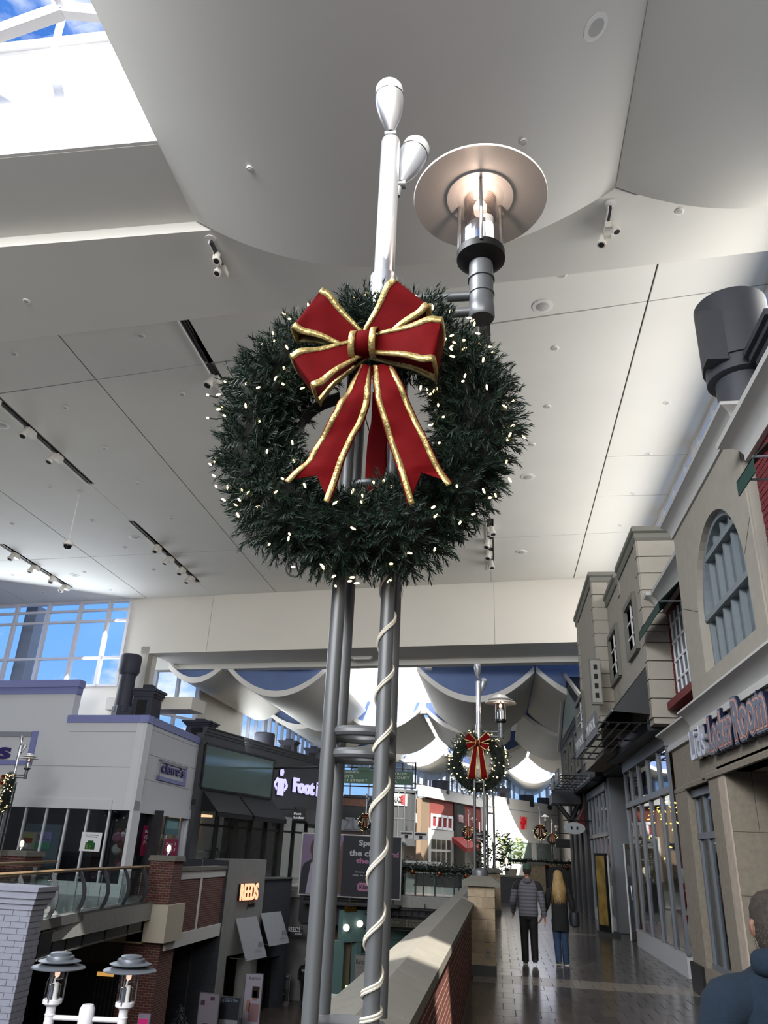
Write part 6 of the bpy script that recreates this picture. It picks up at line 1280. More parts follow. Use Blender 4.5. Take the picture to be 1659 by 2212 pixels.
# ================================================================== far end of the mall
# hall continues behind the viewer: end wall, side walls
M_REAR = mat('rear_wall', (.42, .41, .40), .8)
struct(MB().box(-27, 9, -14.3, -14, -4.6, 12.4).build('wall_rear', M_REAR)); struct(MB().box(-27.3, -27, -14, 33, -4.6, 12.6).build('wall_outer_left', M_REAR)); struct(MB().box(9, 9.3, -14, 9.5, -.5, 12.5).build('wall_outer_right', M_REAR))
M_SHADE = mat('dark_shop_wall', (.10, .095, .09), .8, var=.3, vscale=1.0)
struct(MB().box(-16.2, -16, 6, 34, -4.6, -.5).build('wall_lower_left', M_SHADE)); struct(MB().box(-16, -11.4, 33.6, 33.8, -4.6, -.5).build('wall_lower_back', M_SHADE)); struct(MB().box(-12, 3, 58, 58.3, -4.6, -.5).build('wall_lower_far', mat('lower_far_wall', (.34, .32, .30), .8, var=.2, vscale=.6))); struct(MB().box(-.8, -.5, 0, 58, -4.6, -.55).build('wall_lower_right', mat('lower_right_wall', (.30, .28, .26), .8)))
for (x, y, z, w_, h_, lab, m_) in ((-15.9, 17, -2.4, 1.1, .5, 'dim amber shop sign under the left walkway, nearer', None), (-15.9, 24.5, -2.5, 1.2, .5, 'dim amber shop sign under the left walkway, farther', None)):
    t = thing('shop_sign', lab, 'sign', (x, y, z)); MB().box(x, x+.1, y-w_/2, y+w_/2, z, z+h_).build('sign_board', M_BLACK, t); MB().box(x+.1, x+.12, y-w_/2+.1, y+w_/2-.1, z+.15, z+h_-.15).build('lit_strip', mat('dim_amber', (.6, .5, .3), .5, emit=(1, .75, .4), estr=.6), t)
t = thing('barred_shop', 'dark lower floor shop front with barred door under the left walkway', 'shop front', (-13, 30, -4.6)); GD = Fac((-15.8, 29.0), (-12.6, 29.0))
GD.one('fascia', mat('speckled_fascia', (.26, .24, .20), .7, var=.5, vscale=18), t, 0, 3.2, -2.1, -1.25, -.2, 0); GD.one('door_surround', M_DARK, t, 0, 3.2, -4.6, -2.1, -.3, -.2)
for k in range(7): GD.one('door_bar', M_CHIM, t, 1.9+.15*k, 1.93+.15*k, -4.6, -2.6, -.2, -.15)
GD.one('counter', M_TRIMG, t, .5, .8, -3.3, -3.2, -.2, -.1); GD.one('lit_panel', mat('dim_amber', (.6, .5, .3), .5, emit=(1, .75, .4), estr=.6), t, 1.9, 2.5, -2.5, -2.38, -.2, -.15)
p = onY(392, 2062, 33.0); t = thing('shop_sign', 'tiny glowing capital letters deep under the brick balustrade', 'sign', p); f_ = Fac((p.x-.5, 33.4), (p.x+.8, 33.4)); put_text(f_, 'lettering', 'REEDS', M_REED, t, .15, p.z-.1, .3, .02, .01, width=.75, height=.3); f_.one('backing', M_BLACK, t, 0, 1.1, p.z-.3, p.z+.4, -.04, 0)
struct(MB().box(6.4, 6.6, 9.5, 98, -.5, 7.6).build('wall_outer_right', M_REAR))  # unseen wall added to keep sky reflections off the charcoal shop glass
# pink and orange directory screen by the brick column, silver tree
p = onY(311, 2195, 26.6); t = thing('directory_screen', 'pink and orange standing screen at the foot of the brick column', 'screen', (p.x, 26.6, -4.6)); zt_ = p.z+.05; MB().box(p.x-.18, p.x+.18, 26.6, 26.7, -4.6, zt_).build('body', mat('screen_body', (.65, .6, .68), .4), t); MB().box(p.x-.15, p.x+.15, 26.58, 26.6, zt_-.7, zt_-.35).build('screen_lower', mat('orange_screen', (.85, .38, .22), .4, emit=(.9, .35, .2), estr=.6), t); MB().box(p.x-.15, p.x+.15, 26.58, 26.6, zt_-.33, zt_-.12).build('screen_upper', mat('pink_screen', (.68, .16, .42), .4, emit=(.7, .15, .4), estr=.5), t)
def conifer(label, x, y, z0, h, r, m, seed=1):
    t_ = thing('christmas_tree', label, 'tree', (x, y, z0)); g = random.Random(seed); MB().cyl((x, y, z0), (x, y, z0+h*.95), .04, 6).build('trunk', M_DARK, t_); mb = MB()
    for k in range(420):
        s_ = g.random()**.7; zz = z0+h*(1-s_*.9); rr = r*s_*g.uniform(.6, 1); a = g.uniform(0, 6.28); c = Vector((x+rr*math.cos(a), y+rr*math.sin(a), zz)); d_ = Vector((math.cos(a), math.sin(a), -.4))*.10*h/2; w_ = Vector((-math.sin(a), math.cos(a), 0))*.03*h/2
        j = len(mb.v); mb.v += [tuple(c-d_*.3+w_), tuple(c-d_*.3-w_), tuple(c+d_)]; mb.f.append((j, j+1, j+2))
    stuff(mb.build('foliage', m, t_, fix=False))
p = onY(392, 2165, 28.5); conifer('dark frosted christmas tree on the lower floor', p.x, 28.5, -4.6, p.z+4.6, .75, mat('frosted_fir', (.18, .20, .20), .7, var=.6, vscale=20))
# --- bridge across the void with fascia, glass rail, garland
M_BFL = mat('bridge_floor', (.45, .45, .44), .3)
struct(MB().box(-10.2, -.5, 40.2, 47.0, -.35, -.02).build('floor_bridge', M_BFL)); t = thing('bridge_fascia', 'dark bridge edge with framed black panels', 'walkway edge', (-5, 40, -1.3)); BF = Fac((-9.5, 40.1), (-.5, 40.1)); BF.one('beam', M_DKST, t, 0, 9, -1.35, -.0, -.3, -.05)
for k in range(6): BF.one('fascia_panel', mat('bridge_panel', (.11, .115, .12), .6), t, .2+1.5*k, 1.45+1.5*k, -1.2, -.35, -.05, -.01); BF.one('panel_frame', M_EDGE, t, .17+1.5*k, 1.48+1.5*k, -.36, -.33, -.05, .0); BF.one('panel_frame', M_EDGE, t, .17+1.5*k, 1.48+1.5*k, -1.22, -1.19, -.05, .0)
t = thing('glass_balustrade', 'glass railing of the bridge with a brass rail under the garland', 'railing', (-3, 40.2, 0)); MB().cyl((-9.5, 40.2, 1.05), (-.6, 40.2, 1.05), .04, 8).build('handrail', M_RAILB, t, True); MB().box(-9.5, -.6, 40.19, 40.21, .1, 1.0).build('glass_panel', M_RGLASS, t)
for k in range(7): MB().box(-9.4+1.45*k, -9.34+1.45*k, 40.16, 40.24, 0, 1.05).build('post', M_DKST, t)
def garland(label, a, b, r, n, seed):
    t_ = thing('garland', label, 'garland', a); g = random.Random(seed); mb = MB(); a, b = Vector(a), Vector(b)
    for k in range(n):
        c = a.lerp(b, g.random())+Vector((g.gauss(0, .05), g.gauss(0, r*.5), g.gauss(0, r*.5))); d_ = Vector((g.uniform(-1, 1), g.uniform(-1, 1), g.uniform(-1, 1)))*.14; w_ = d_.orthogonal().normalized()*.03; j = len(mb.v); mb.v += [tuple(c-w_), tuple(c+w_), tuple(c+d_)]; mb.f.append((j, j+1, j+2))
    stuff(mb.build('foliage', M_NEEDLE, t_, fix=False)); MB().cyl(a, b, r*.45, 8).build('core', M_NEEDLED, t_)
    for k in range(4): c = a.lerp(b, (k+.5)/4)+Vector((0, -.15, -.2)); lathe_obj('ornament', [(.02, -.12), (.1, -.06), (.12, 0), (.1, .06), (.02, .12)], c, random.choice((M_GOLD, mat('copper_ball', (.45, .22, .12), .3, .6))), t_, 12)
garland('fir garland with baubles along the bridge railing', (-6.0, 40.15, 1.25), (-.9, 40.15, 1.12), .30, 1500, 4)
t = thing('bench', 'brown slatted bench on the bridge behind the glass', 'bench', (-3, 41.2, 0)); 
for k in range(2): MB().box(-4.1+1.0*k, -3.15+1.35*k, 41.2, 41.26, .38, .95).build('backrest', mat('bench_brown', (.27, .22, .19), .6, var=.2, vscale=30), t)
MB().box(-4.1, -1.9, 40.8, 41.2, .40, .45).build('seat', mat('bench_brown', (.27, .22, .19), .6), t)
for x in (-4.05, -3.1, -1.95): MB().box(x, x+.05, 40.8, 41.26, 0, .95).build('leg', M_BLACK, t)
t = thing('trash_can', 'dark patterned trash can beside the bench on the bridge', 'trash can', (-4.9, 41.0, 0)); MB().box(-5.2, -4.55, 40.7, 41.3, 0, .95).build('body', mat('trash_metal', (.13, .13, .14), .5, .4, var=.5, vscale=14), t); MB().box(-5.25, -4.5, 40.65, 41.35, .95, 1.02).build('lid', M_BLACK, t)
for k in range(5): MB().cyl((-5.15+.13*k, 40.69, .1), (-5.0+.13*k, 40.69, .85), .02, 6).build('lattice_bar', M_EDGE, t)
t = thing('stone_ledge', 'long pale stone ledge behind the garland', 'ledge', (-5, 44, 1)); MB().box(-6.4, -3.0, 43.4, 44.0, .9, 1.35).build('body', M_CORN, t); MB().box(-6.5, -2.9, 43.3, 44.1, 1.35, 1.45).build('cap', M_CORN, t)
# --- big advertising banner on the bridge
(bx0, bz1), (bx1, bz0) = (onY(653, 1798, 38.6).x, onY(653, 1798, 38.6).z), (onY(865, 1945, 38.6).x, onY(865, 1945, 38.6).z)
t = thing('banner', 'wide advertising banner with a smiling man and dark text panel on the bridge', 'banner', ((bx0+bx1)/2, 38.6, bz0)); BN = Fac((bx0, 38.6), (bx1, 38.6)); bw, bh = bx1-bx0, bz1-bz0
BN.one('frame', M_CORN, t, 0, bw, bz0, bz1, -.12, -.02); BN.one('lilac_panel', mat('banner_lilac', (.45, .39, .50), .6), t, .06, bw*.42, bz0+.05, bz1-.05, -.02, 0); BN.one('dark_panel', mat('banner_navy', (.10, .11, .15), .6), t, bw*.42, bw-.05, bz0+.05, bz1-.05, -.02, .0)
def bpoly(pts, m_, d0, d1, nm='print_shape'): mb = MB(); BN.prism(mb, [(x*bw, bz0+y*bh) for x, y in pts], d0, d1); mb.build(nm, m_, t)
SK2 = mat('banner_skin', (.30, .19, .15), .6); 
bpoly([(.015, .03), (.24, .03), (.24, .50), (.19, .56), (.155, .60), (.10, .56), (.04, .50), (.02, .4)], mat('banner_jacket', (.11, .12, .16), .6), 0, .004); bpoly([(.075, .03), (.17, .03), (.18, .50), (.15, .565), (.11, .52)], mat('banner_shirt', (.60, .56, .66), .6), .004, .008)
bpoly([(.15+.055*math.cos(a), .76+.155*math.sin(a)) for a in [2*math.pi*k/20 for k in range(20)]], SK2, .008, .012, 'print_face'); bpoly([(.11, .52), (.17, .54), (.18, .66), (.12, .66)], SK2, .006, .010, 'print_face'); bpoly([(.125, .685), (.15, .67), (.178, .69), (.15, .66)], mat('banner_teeth', (.8, .78, .76), .6), .012, .015); bpoly([(.125, .76), (.14, .765), (.14, .755)], M_DARK, .012, .015); bpoly([(.16, .765), (.175, .77), (.175, .758)], M_DARK, .012, .015)
bpoly([(.37, .05), (.42, .05), (.42, .9), (.40, .8), (.385, .55)], mat('banner_blond', (.34, .26, .24), .6), .001, .004)
BW_ = mat('banner_text_white', (.66, .66, .67), .6); BP_ = mat('banner_text_pink', (.62, .42, .55), .6)
for (tx, m_, x, y, ww, hh) in (('Spread', BW_, .575, .80, .26, .115), ('the cheer', BW_, .485, .655, .37, .10), ('and', BP_, .87, .655, .10, .10), ('the joy', BP_, .555, .515, .27, .11), ('Score holiday gifts and', BW_, .555, .385, .36, .035), ('pay in 4 interest-free', BW_, .53, .335, .38, .035)): put_text(BN, 'print_text', tx, m_, t, x*bw, bz0+y*bh, .3, .004, .002, width=ww*bw, height=hh*bh, bold=.01 if hh > .05 else 0)
bpoly([(.58, .13), (.60, .11), (.74, .11), (.76, .13), (.76, .22), (.74, .24), (.60, .24), (.58, .22)], BP_, 0, .004, 'print_badge'); put_text(BN, 'print_text', 'Klarna', M_BLACK, t, .60*bw, bz0+.145*bh, .2, .006, .002, width=.14*bw, height=.065*bh, bold=.006)
for x in (.2, 2.4, 4.4): BN.one('support', M_DKST, t, x, x+.08, bz0-.2, bz1-.1, -.3, -.12)
MB().box(bx0+.1, bx1-.1, 38.72, 40.1, -.5, -.42).build('bracket', M_DKST, t)
# --- green direction signs
M_SGN = mat('green_sign', (.25, .37, .30), .6); M_SGT = mat('sign_letter_pale', (.78, .80, .76), .6)
def direction_sign(label, Y, x0_, y0_, x1_, y1_, msgn, mtxt, left, right, clock=True):
    a, b = onY(x0_, y0_, Y), onY(x1_, y1_, Y); t_ = thing('direction_sign', label, 'sign', ((a.x+b.x)/2, Y, b.z), 'green hanging direction signs'); f_ = Fac((a.x, Y), (b.x, Y)); w_, h_ = b.x-a.x, a.z-b.z; z0 = b.z
    f_.one('sign_board', msgn, t_, 0, w_, z0, z0+h_, -.06, 0)
    for i, tx in enumerate(left): put_text(f_, 'lettering', tx, mtxt, t_, w_*.06, z0+h_*(.72-.3*i), .2, .006, .003, width=w_*.036*len(tx), height=h_*.19)
    for i, tx in enumerate(right):
        put_text(f_, 'lettering', tx, mtxt, t_, w_*.60, z0+h_*(.72-.3*i), .2, .006, .003, width=w_*.036*len(tx), height=h_*.19)
        c = f_.P(w_*.55, z0+h_*(.81-.3*i), .003); MB().lathe([(h_*.06, 0), (h_*.06, .006), (h_*.11, .006), (h_*.11, 0)], c, 16, f_.n, cap=False).build('arrow_ring', mtxt, t_)
    for z in (z0+h_+.12, z0+h_+.38, z0-.12): MB().cyl(f_.P(-.6, z, -.03), f_.P(w_+.12, z, -.03), .03, 8).build('rail', M_BLACK, t_)
    for k in range(9): u = w_*k/8; MB().cyl(f_.P(u, z0+h_, -.03), f_.P(u, z0+h_+.38, -.03), .025, 6).build('upright', M_BLACK, t_)
    MB().cyl(f_.P(w_+.12, z0-.15, -.03), f_.P(w_+.12, z0+h_+.42, -.03), .035, 8).build('end_post', M_BLACK, t_)
    if clock:
        c = f_.P(w_*.40, z0+h_+.42, 0); lathe_obj('medallion_rim', [(.12, -.05), (.19, -.05), (.19, .05), (.12, .05)], c, M_BLACK, t_, 24, f_.n); lathe_obj('medallion', [(.15, -.02), (.15, .02)], c, M_CGREY, t_, 24, f_.n); f_.one('medallion_base', M_SGN, t_, w_*.33, w_*.48, z0+h_, z0+h_+.12, -.08, .03)
    return t_, f_
ts, fs_ = direction_sign('green hanging direction sign above the banner', 36, 716, 1662, 891, 1696, M_SGN, M_SGT, ['JCPENNEY', "MACY'S", 'HIGH STREET'], ['NORDSTROM', 'FOOD COURT', 'CINEMA'])
MB().cyl(fs_.P(-.6, fs_.uz(716, 1658)[1], -.03), FL.P(6.5, 5.6, 0), .05, 8).build('support_arm', M_BLACK, ts)
for u in (.4, 2.6): MB().cyl(fs_.P(u, 5.5, -.03), fs_.P(u, 9.0, -.03), .012, 6).build('hanger_rod', M_BLACK, ts)
ts, fs_ = direction_sign('dim olive direction sign hanging under the bridge', 39.6, 815, 1982, 931, 2007, mat('olive_sign', (.20, .20, .15), .6), mat('olive_letter', (.48, .46, .38), .6), ['STREET', 'FOOD COURT', 'CINEMA'], ['NORDSTROM', "MACY'S", 'PLAY AREA'], False)
for u in (.3, 2.2): MB().cyl(fs_.P(u, -1.6, -.03), fs_.P(u, -.3, -.03), .02, 6).build('hanger_rod', M_BLACK, ts)
for (x, y, lab) in ((893, 1975, 'small dark pendant lamp under the bridge, left one'), (912, 1970, 'small dark pendant lamp under the bridge, right one')):
    p = onY(x, y, 44); t = thing('pendant_lamp', lab, 'light', p, 'pendant lamps under the bridge'); lathe_obj('shade', [(.03, .3), (.12, .1), (.14, -.1)], p, M_BLACK, t, 14); lathe_obj('bulb', [(.02, -.2), (.06, -.14), (.05, -.05)], p, mat('pendant_bulb', (1, .9, .7), .4, emit=(1, .8, .5), estr=5), t, 10); MB().cyl(p+Vector((0, 0, .3)), (p.x, p.y, -.36), .012, 6).build('cord', M_BLACK, t)
# pale lower shops seen under the bridge
t = thing('lower_shop', 'pale panelled shop front with windows under the bridge', 'shop front', (-4, 50, -4.6)); LS = Fac((-7.5, 52), (-1, 50)); LS.one('wall', mat('pale_panel', (.48, .47, .45), .7), t, 0, LS.L, -4.6, -.6, -.3, 0)
for k in range(4): LS.one('window', mat('dim_window2', (.20, .19, .18), .2), t, .6+1.6*k, 1.7+1.6*k, -3.9, -1.4, 0, .02); LS.one('window_frame', M_CORN, t, .52+1.6*k, .62+1.6*k, -4, -1.3, 0, .06); LS.one('window_frame', M_CORN, t, 1.68+1.6*k, 1.78+1.6*k, -4, -1.3, 0, .06)
t = thing('kiosk', 'low pale kiosk counter on the lower floor', 'kiosk', (-3, 37, -4.6)); MB().box(-4.3, -1.6, 36.4, 38, -4.6, -3.4).build('counter', mat('kiosk_wood', (.38, .33, .28), .6, var=.2), t); MB().box(-4.4, -1.5, 36.3, 38.1, -3.4, -3.3).build('top', M_COPE, t); MB().box(-3.1, -2.4, 36.8, 36.9, -3.3, -2.3).build('notice', M_CORN, t)
t = thing('display_case', 'red and white sign box above a glass case on the lower floor', 'display', (-6, 30, -4.6)); p = onY(733, 2170, 27); MB().box(p.x-.4, p.x+.35, 27, 27.6, -4.6, p.z-.2).build('case', mat('case_glass', (.35, .36, .36), .2), t); MB().box(p.x-.4, p.x+.35, 26.95, 27.6, p.z-.2, p.z+.08).build('sign_box', mat('case_red', (.45, .12, .2), .5), t); MB().box(p.x-.4, p.x+.35, 26.95, 27.6, p.z+.08, p.z+.18).build('sign_top', M_CORN, t)
p = onY(752, 2155, 25); t = thing('light_box', 'upright pale green glowing panel on the lower floor', 'screen', (p.x, 25, -4.6)); MB().box(p.x-.12, p.x+.1, 25, 25.06, -4.6, p.z+.32).build('body', M_BLACK, t); MB().box(p.x-.10, p.x+.08, 24.98, 25, p.z-.38, p.z+.3).build('panel', mat('green_screen', (.8, .9, .72), .4, emit=(.8, .92, .65), estr=.7), t)
# --- skate shop with curved dark glass corner
M_DG = mat('dark_glass_panel', (.24, .25, .26), .15, .2); M_DKM = mat('dark_mullion', (.22, .23, .24), .5); ZF = Fac((-13.2, 62.6), (-6.2, 64.6))
t = thing('skate_shop', 'dark glass shop with a curved corner and grey block letters', 'shop front', (-10, 64, 0)); zt_ = 6.3
ux = ZF.uz(808, 1720)[0]; ZF.one('wall', mat('brown_shop_wall', (.27, .23, .20), .7, var=.2, vscale=2), t, 0, ux, 0, 5.6, -.4, 0); ZF.one('dark_window', M_DG, t, 0, ux, 3.9, 5.6, 0, .05); ZF.one('wood_soffit', mat('warm_wood', (.42, .30, .24), .6, var=.25, vscale=5), t, .6, ux-.6, 5.0, 5.55, .05, .08); ZF.one('sign_band', M_CGREY, t, 0, ux-1, 3.2, 4.0, .05, .10); ZF.one('edge_beam', M_DKM, t, 0, ux, 5.6, 5.8, -.4, .12)
put_text(ZF, 'lettering', 'ZUMIEZ', mat('grey_letters', (.48, .49, .50), .5), t, ZF.uz(746, 1750)[0], 3.3, 1, .15, .05, width=3.3, height=.85, bold=.02)
a, z0_ = ZF.uz(722, 1787); put_text(ZF, 'lettering_lit', 'ZUMIEZ', M_FLW, t, a, 2.35, 1, .1, .03, width=1.7, height=.55, bold=.02)
# curved corner block
cx_, cy_ = ZF.P(ux+2.0, 0).x, ZF.P(ux+2.0, 0).y+2.2; mb = MB(); arcp = [(cx_+2.6*math.cos(a), cy_-2.6*math.sin(a)) for a in [math.pi*(1-.62*k/14) for k in range(15)]][::-1]
pth = [tuple(ZF.P(ux, 0)[:2])]+[tuple(ZF.P(ip(ux, ZF.L-1.2, k/5), 0, .3*math.sin(k/5*1.5))[:2]) for k in range(1, 6)]+[tuple(Vector(ZF.P(ZF.L-.2, 0, -.5))[:2]), tuple(Vector(ZF.P(ZF.L, 0, -1.8))[:2])]
MB().sweep([(-.3, 2.6), (0, 2.6), (0, zt_), (-.3, zt_)], pth).build('glass_wall', M_DG, t); MB().sweep([(-.3, 2.3), (.15, 2.3), (.15, 2.75), (-.3, 2.75)], pth).build('curved_beam', M_DKM, t); MB().sweep([(-.3, zt_-.1), (.1, zt_-.1), (.1, zt_+.1), (-.3, zt_+.1)], pth).build('top_beam', M_DKM, t); MB().sweep([(-1.4, 0), (-1.2, 0), (-1.2, 2.4), (-1.4, 2.4)], pth).build('recessed_shop_wall', M_INT, t)
for k in range(len(pth)): x, y = pth[k]; MB().box(x-.05, x+.05, y-.12, y+.02, 2.6, zt_).build('mullion', M_DKM, t)
MB().sweep([(0, 4.2), (.03, 4.2), (.03, 4.28), (0, 4.28)], pth).build('transom', M_DKM, t)
(a, z1_), (b, z0_) = ZF.uz(845, 1714, .4), ZF.uz(879, 1741, .4); ZF.one('sign_board', M_CORN, t, a, b, z0_, z1_, .28, .4); put_text(ZF, 'lettering', 'BLAZE', M_BLACK, t, a+.15, (z0_+z1_)/2-.25, .5, .42, .02, width=(b-a)*.62, height=.5, bold=.02); put_text(ZF, 'lettering_red', '8', mat('sign_red', (.70, .10, .12), .5), t, b-.55, (z0_+z1_)/2-.35, .5, .42, .02, width=.42, height=.75, bold=.04)
for (x, y, lab) in ((878, 1802, 'small pale hanging shop sign near the curved corner, left'), (909, 1804, 'small pale hanging shop sign near the brick front, right')):
    p = onY(x, y, 62.5); t_ = thing('hanging_sign', lab, 'sign', p, 'small hanging shop signs'); MB().box(p.x-.5, p.x+.5, 62.5, 62.6, p.z-.35, p.z+.2).build('sign_board', M_CORN, t_); MB().box(p.x-.42, p.x+.42, 62.47, 62.5, p.z+.02, p.z+.12).build('print', M_DARK, t_); MB().box(p.x-.12, p.x+.12, 62.47, 62.5, p.z-.25, p.z-.05).build('print', M_DARK, t_); MB().cyl((p.x, 62.55, p.z+.2), (p.x, 62.55, p.z+.6), .02, 6).build('hanger', M_DARK, t_)
# --- red brick shop
FB = brick_mat('far_orange_brick', (.42, .17, .15), (.38, .15, .13), (.42, .20, .18)); BR = Fac((-6.0, 64.6), (-1.6, 77.2)); BR.n = Vector((BR.d.y, -BR.d.x, 0))
t = thing('red_brick_shop', 'red brick shop with white windows and a white cornice at the far end', 'shop front', (-4, 70, 0)); zt_ = BR.uz(960, 1716)[1]
BR.one('wall', FB, t, 1.6, BR.L, 2.5, zt_-.3, -.4, 0); BR.one('side_wall', mat('tan_far_wall', (.40, .34, .28), .8), t, 0, 1.6, 0, zt_-.6, -.4, -.02); BR.one('cornice', M_CORN, t, -.1, BR.L, zt_-.5, zt_, -.3, .25); BR.one('parapet', M_CORN, t, -.1, BR.L, zt_, zt_+.35, -.4, .1)
(a, z1_), (b, z0_) = BR.uz(931, 1763), BR.uz(975, 1790); z0_ = BR.uz(950, 1787)[1]; z1_ = BR.uz(950, 1765)[1]
wn_ = BR.one('window_group', M_CURT, t, a, b, z0_, z1_, 0, .03); BR.one('red_curtain', mat('window_red', (.45, .12, .14), .6), wn_, a, b, z0_, z1_, .03, .05)
for k in range(5): u = ip(a, b, k/4); BR.one('mullion', M_FRAME, wn_, u-.12, u+.12, z0_-.15, z1_+.15, .05, .12)
for z in (z0_-.08, z1_+.08): BR.one('rail', M_FRAME, wn_, a-.1, b+.1, z-.1, z+.1, .05, .12)
BR.one('white_front', M_CORN, t, 1.5, b+.5, 0, z0_-.15, -.2, .06)
for k in range(4):
    u = ip(1.9, b-.1, k/4); 
    for (c_, d_) in ((0.1, 2.0), (2.2, 2.9)): BR.one('shop_pane', mat('far_pane', (.25, .23, .22), .2, var=.4, vscale=1.5), t, u, u+(b-2.0)/4-.25, c_, d_, .06, .09)
ua, ub = BR.uz(979, 1760)[0], BR.uz(1003, 1760)[0]; BR.one('dark_bay', mat('dark_bay_glass', (.22, .23, .24), .15), t, ua+.5, ub, 2.6, zt_-.5, 0, .05); BR.one('dark_pier', M_BLACK, t, ua, ua+.6, 0, zt_-.5, 0, .1); BR.one('dark_entry', M_BLACK, t, ua+.5, ub, 0, 2.6, 0, .05)
put_text(BR, 'lettering', 'DTLR', mat('pale_pink_letters', (.72, .62, .64), .5), t, ua+1.0, BR.uz(990, 1776)[1], .6, .12, .05, width=ub-ua-1.6, height=.6, bold=.02)
MB().prism([BR.P(ua-.4, 3.2, .05), BR.P(ub+.2, 3.3, .05), BR.P(ub+.2, 2.5, 1.3), BR.P(ua-.4, 2.4, 1.3)], (0, 0, -.35)).build('red_awning', mat('red_awning2', (.50, .12, .12), .6), t)
(a, z1_), (b, z0_) = BR.uz(1010, 1772), BR.uz(1034, 1800); BR.one('window', mat('window_red', (.45, .12, .14), .6), t, a, b, BR.uz(1020, 1795)[1], BR.uz(1020, 1775)[1], 0, .04)
for u in (a, (a+b)/2, b): BR.one('mullion', M_FRAME, t, u-.1, u+.1, BR.uz(1020, 1796)[1], BR.uz(1020, 1774)[1], .04, .1)
# --- white shop wall with red letters
HM = Fac((-1.2, 77.0), (9.2, 95.5)); HM.n = Vector((HM.d.y, -HM.d.x, 0)); t = thing('white_far_shop', 'long white far shop wall with red italic letters', 'shop front', (3, 85, 0)); zt_ = HM.uz(1130, 1729)[1]
HM.one('wall', M_WHITE, t, 0, HM.L+4, 0, zt_, -.4, 0); HM.one('seam', M_SEAMW, t, 0, HM.L, HM.uz(1130, 1752)[1]-.03, HM.uz(1130, 1752)[1]+.03, 0, .02)
a, z0_ = HM.uz(1124, 1791, .1); b = HM.uz(1139, 1790, .1)[0]; put_text(HM, 'lettering', 'H&M', mat('red_letters', (.80, .10, .13), .5, emit=(.8, .08, .1), estr=.25), t, a, z0_, 2, .06, .03, width=b-a, height=HM.uz(1130, 1764)[1]-z0_, shear=.3, bold=.0)
for (x0_, x1_, y0_, y1_) in ((1092, 1149, 1819, 1866), (1159, 1197, 1823, 1866)): HM.pbox(MB(), x0_, y0_, x1_, y1_, 0, .05).build('shop_window', mat('pale_far_glass', (.50, .55, .53), .12, var=.25, vscale=.5), t); HM.pbox(MB(), x0_-1, y0_-2, x1_+1, y0_, 0, .12).build('window_head', M_FRAME, t)
p = onY(1121, 1845, 78); t_ = thing('plant', 'bright green sunlit plant before the white far shop', 'plant', (onY(1103, 1862, 74).x, 74, 0))
def leafy(t_, x, y, z0, z1, r, n, m, seed, L=.35):
    g = random.Random(seed); mb = MB(); MB().tube([(x, y, z0), (x+.05, y, (z0+z1)/2), (x-.03, y, z1-.3)], [.06, .05, .02], 6).build('stem', mat('bark', (.25, .2, .16), .9), t_)
    for k in range(n):
        a = g.uniform(0, 6.28); rr = r*math.sqrt(g.random()); c = Vector((x+rr*math.cos(a), y+rr*math.sin(a), ip(z0+(z1-z0)*.2, z1, g.random()))); d_ = Vector((math.cos(a), math.sin(a), g.uniform(-.3, .9))).normalized()*L*g.uniform(.6, 1.2); w_ = d_.orthogonal().normalized()*L*.16
        j = len(mb.v); mb.v += [tuple(c), tuple(c+d_*.5+w_), tuple(c+d_), tuple(c+d_*.5-w_)]; mb.f.append((j, j+1, j+2, j+3))
    stuff(mb.build('leaves', m, t_, fix=False))
x_ = onY(1103, 1862, 74).x; lathe_obj('pot', [(.4, 0), (.55, .9), (.5, .92)], (x_, 74, 0), M_COPE, t_, 16); leafy(t_, x_, 74, .8, 3.4, .9, 260, mat('lime_leaf', (.42, .50, .22), .6, var=.3), 5, .5)
x_ = onY(1065, 1862, 45).x; t_ = thing('plant', 'dark leafy ficus tree behind the second lamp post', 'plant', (x_, 45, 0)); lathe_obj('pot', [(.4, 0), (.5, .8), (.46, .82)], (x_, 45, 0), M_CHIM, t_, 16); leafy(t_, x_, 45, .7, onY(1060, 1797, 45).z, .85, 420, mat('ficus_leaf', (.13, .20, .13), .5, var=.4), 9, .3)
# far cross railing, planter wall and kiosk blocks
t = thing('far_railing', 'dark barred railing across the far end of the walkway with a garland', 'railing', (4, 44, 0)); a, b = onZ(1178, 1866, 1.2), onZ(1243, 1866, 1.2); FRY = 46
xa, xb = onY(1178, 1870, FRY).x, onY(1245, 1870, FRY).x; zt_ = onY(1210, 1868, FRY).z; MB().box(xa, xb, FRY, FRY+.08, zt_-.08, zt_).build('handrail', M_RAILB, t); MB().box(xa, xb, FRY+.02, FRY+.06, .05, .12).build('bottom_rail', M_BLACK, t); MB().box(xa, xb, FRY+.1, FRY+.12, 0, zt_-.1).build('back_panel', M_DKST, t)
for k in range(17): x = ip(xa, xb, k/16); MB().box(x-.02, x+.02, FRY, FRY+.06, .05, zt_).build('bar', M_BLACK, t)
garland('fir garland along the far cross railing', (xa-2.6, FRY-.1, zt_+.1), (xb, FRY-.1, zt_+.1), .14, 500, 8)
t = thing('stone_planter', 'stone block at the end of the far railing', 'planter', (xa-.4, 45.5, 0)); MB().box(xa-.9, xa-.05, 45.2, 45.9, 0, zt_-.05).build('body', M_STONE, t); MB().box(xa-.98, xa+.0, 45.1, 46.0, zt_-.05, zt_+.08).build('cap', M_COPE, t)
t = thing('bar_counter', 'row of dark counters with small lights beyond the third pier', 'counter', (0, 38, 0)); MB().box(-.4, 1.2, 39, 40, 0, 1.0).build('counter', M_DKST, t); MB().box(-.5, 1.3, 38.9, 40.1, 1.0, 1.08).build('top', M_COPE, t)
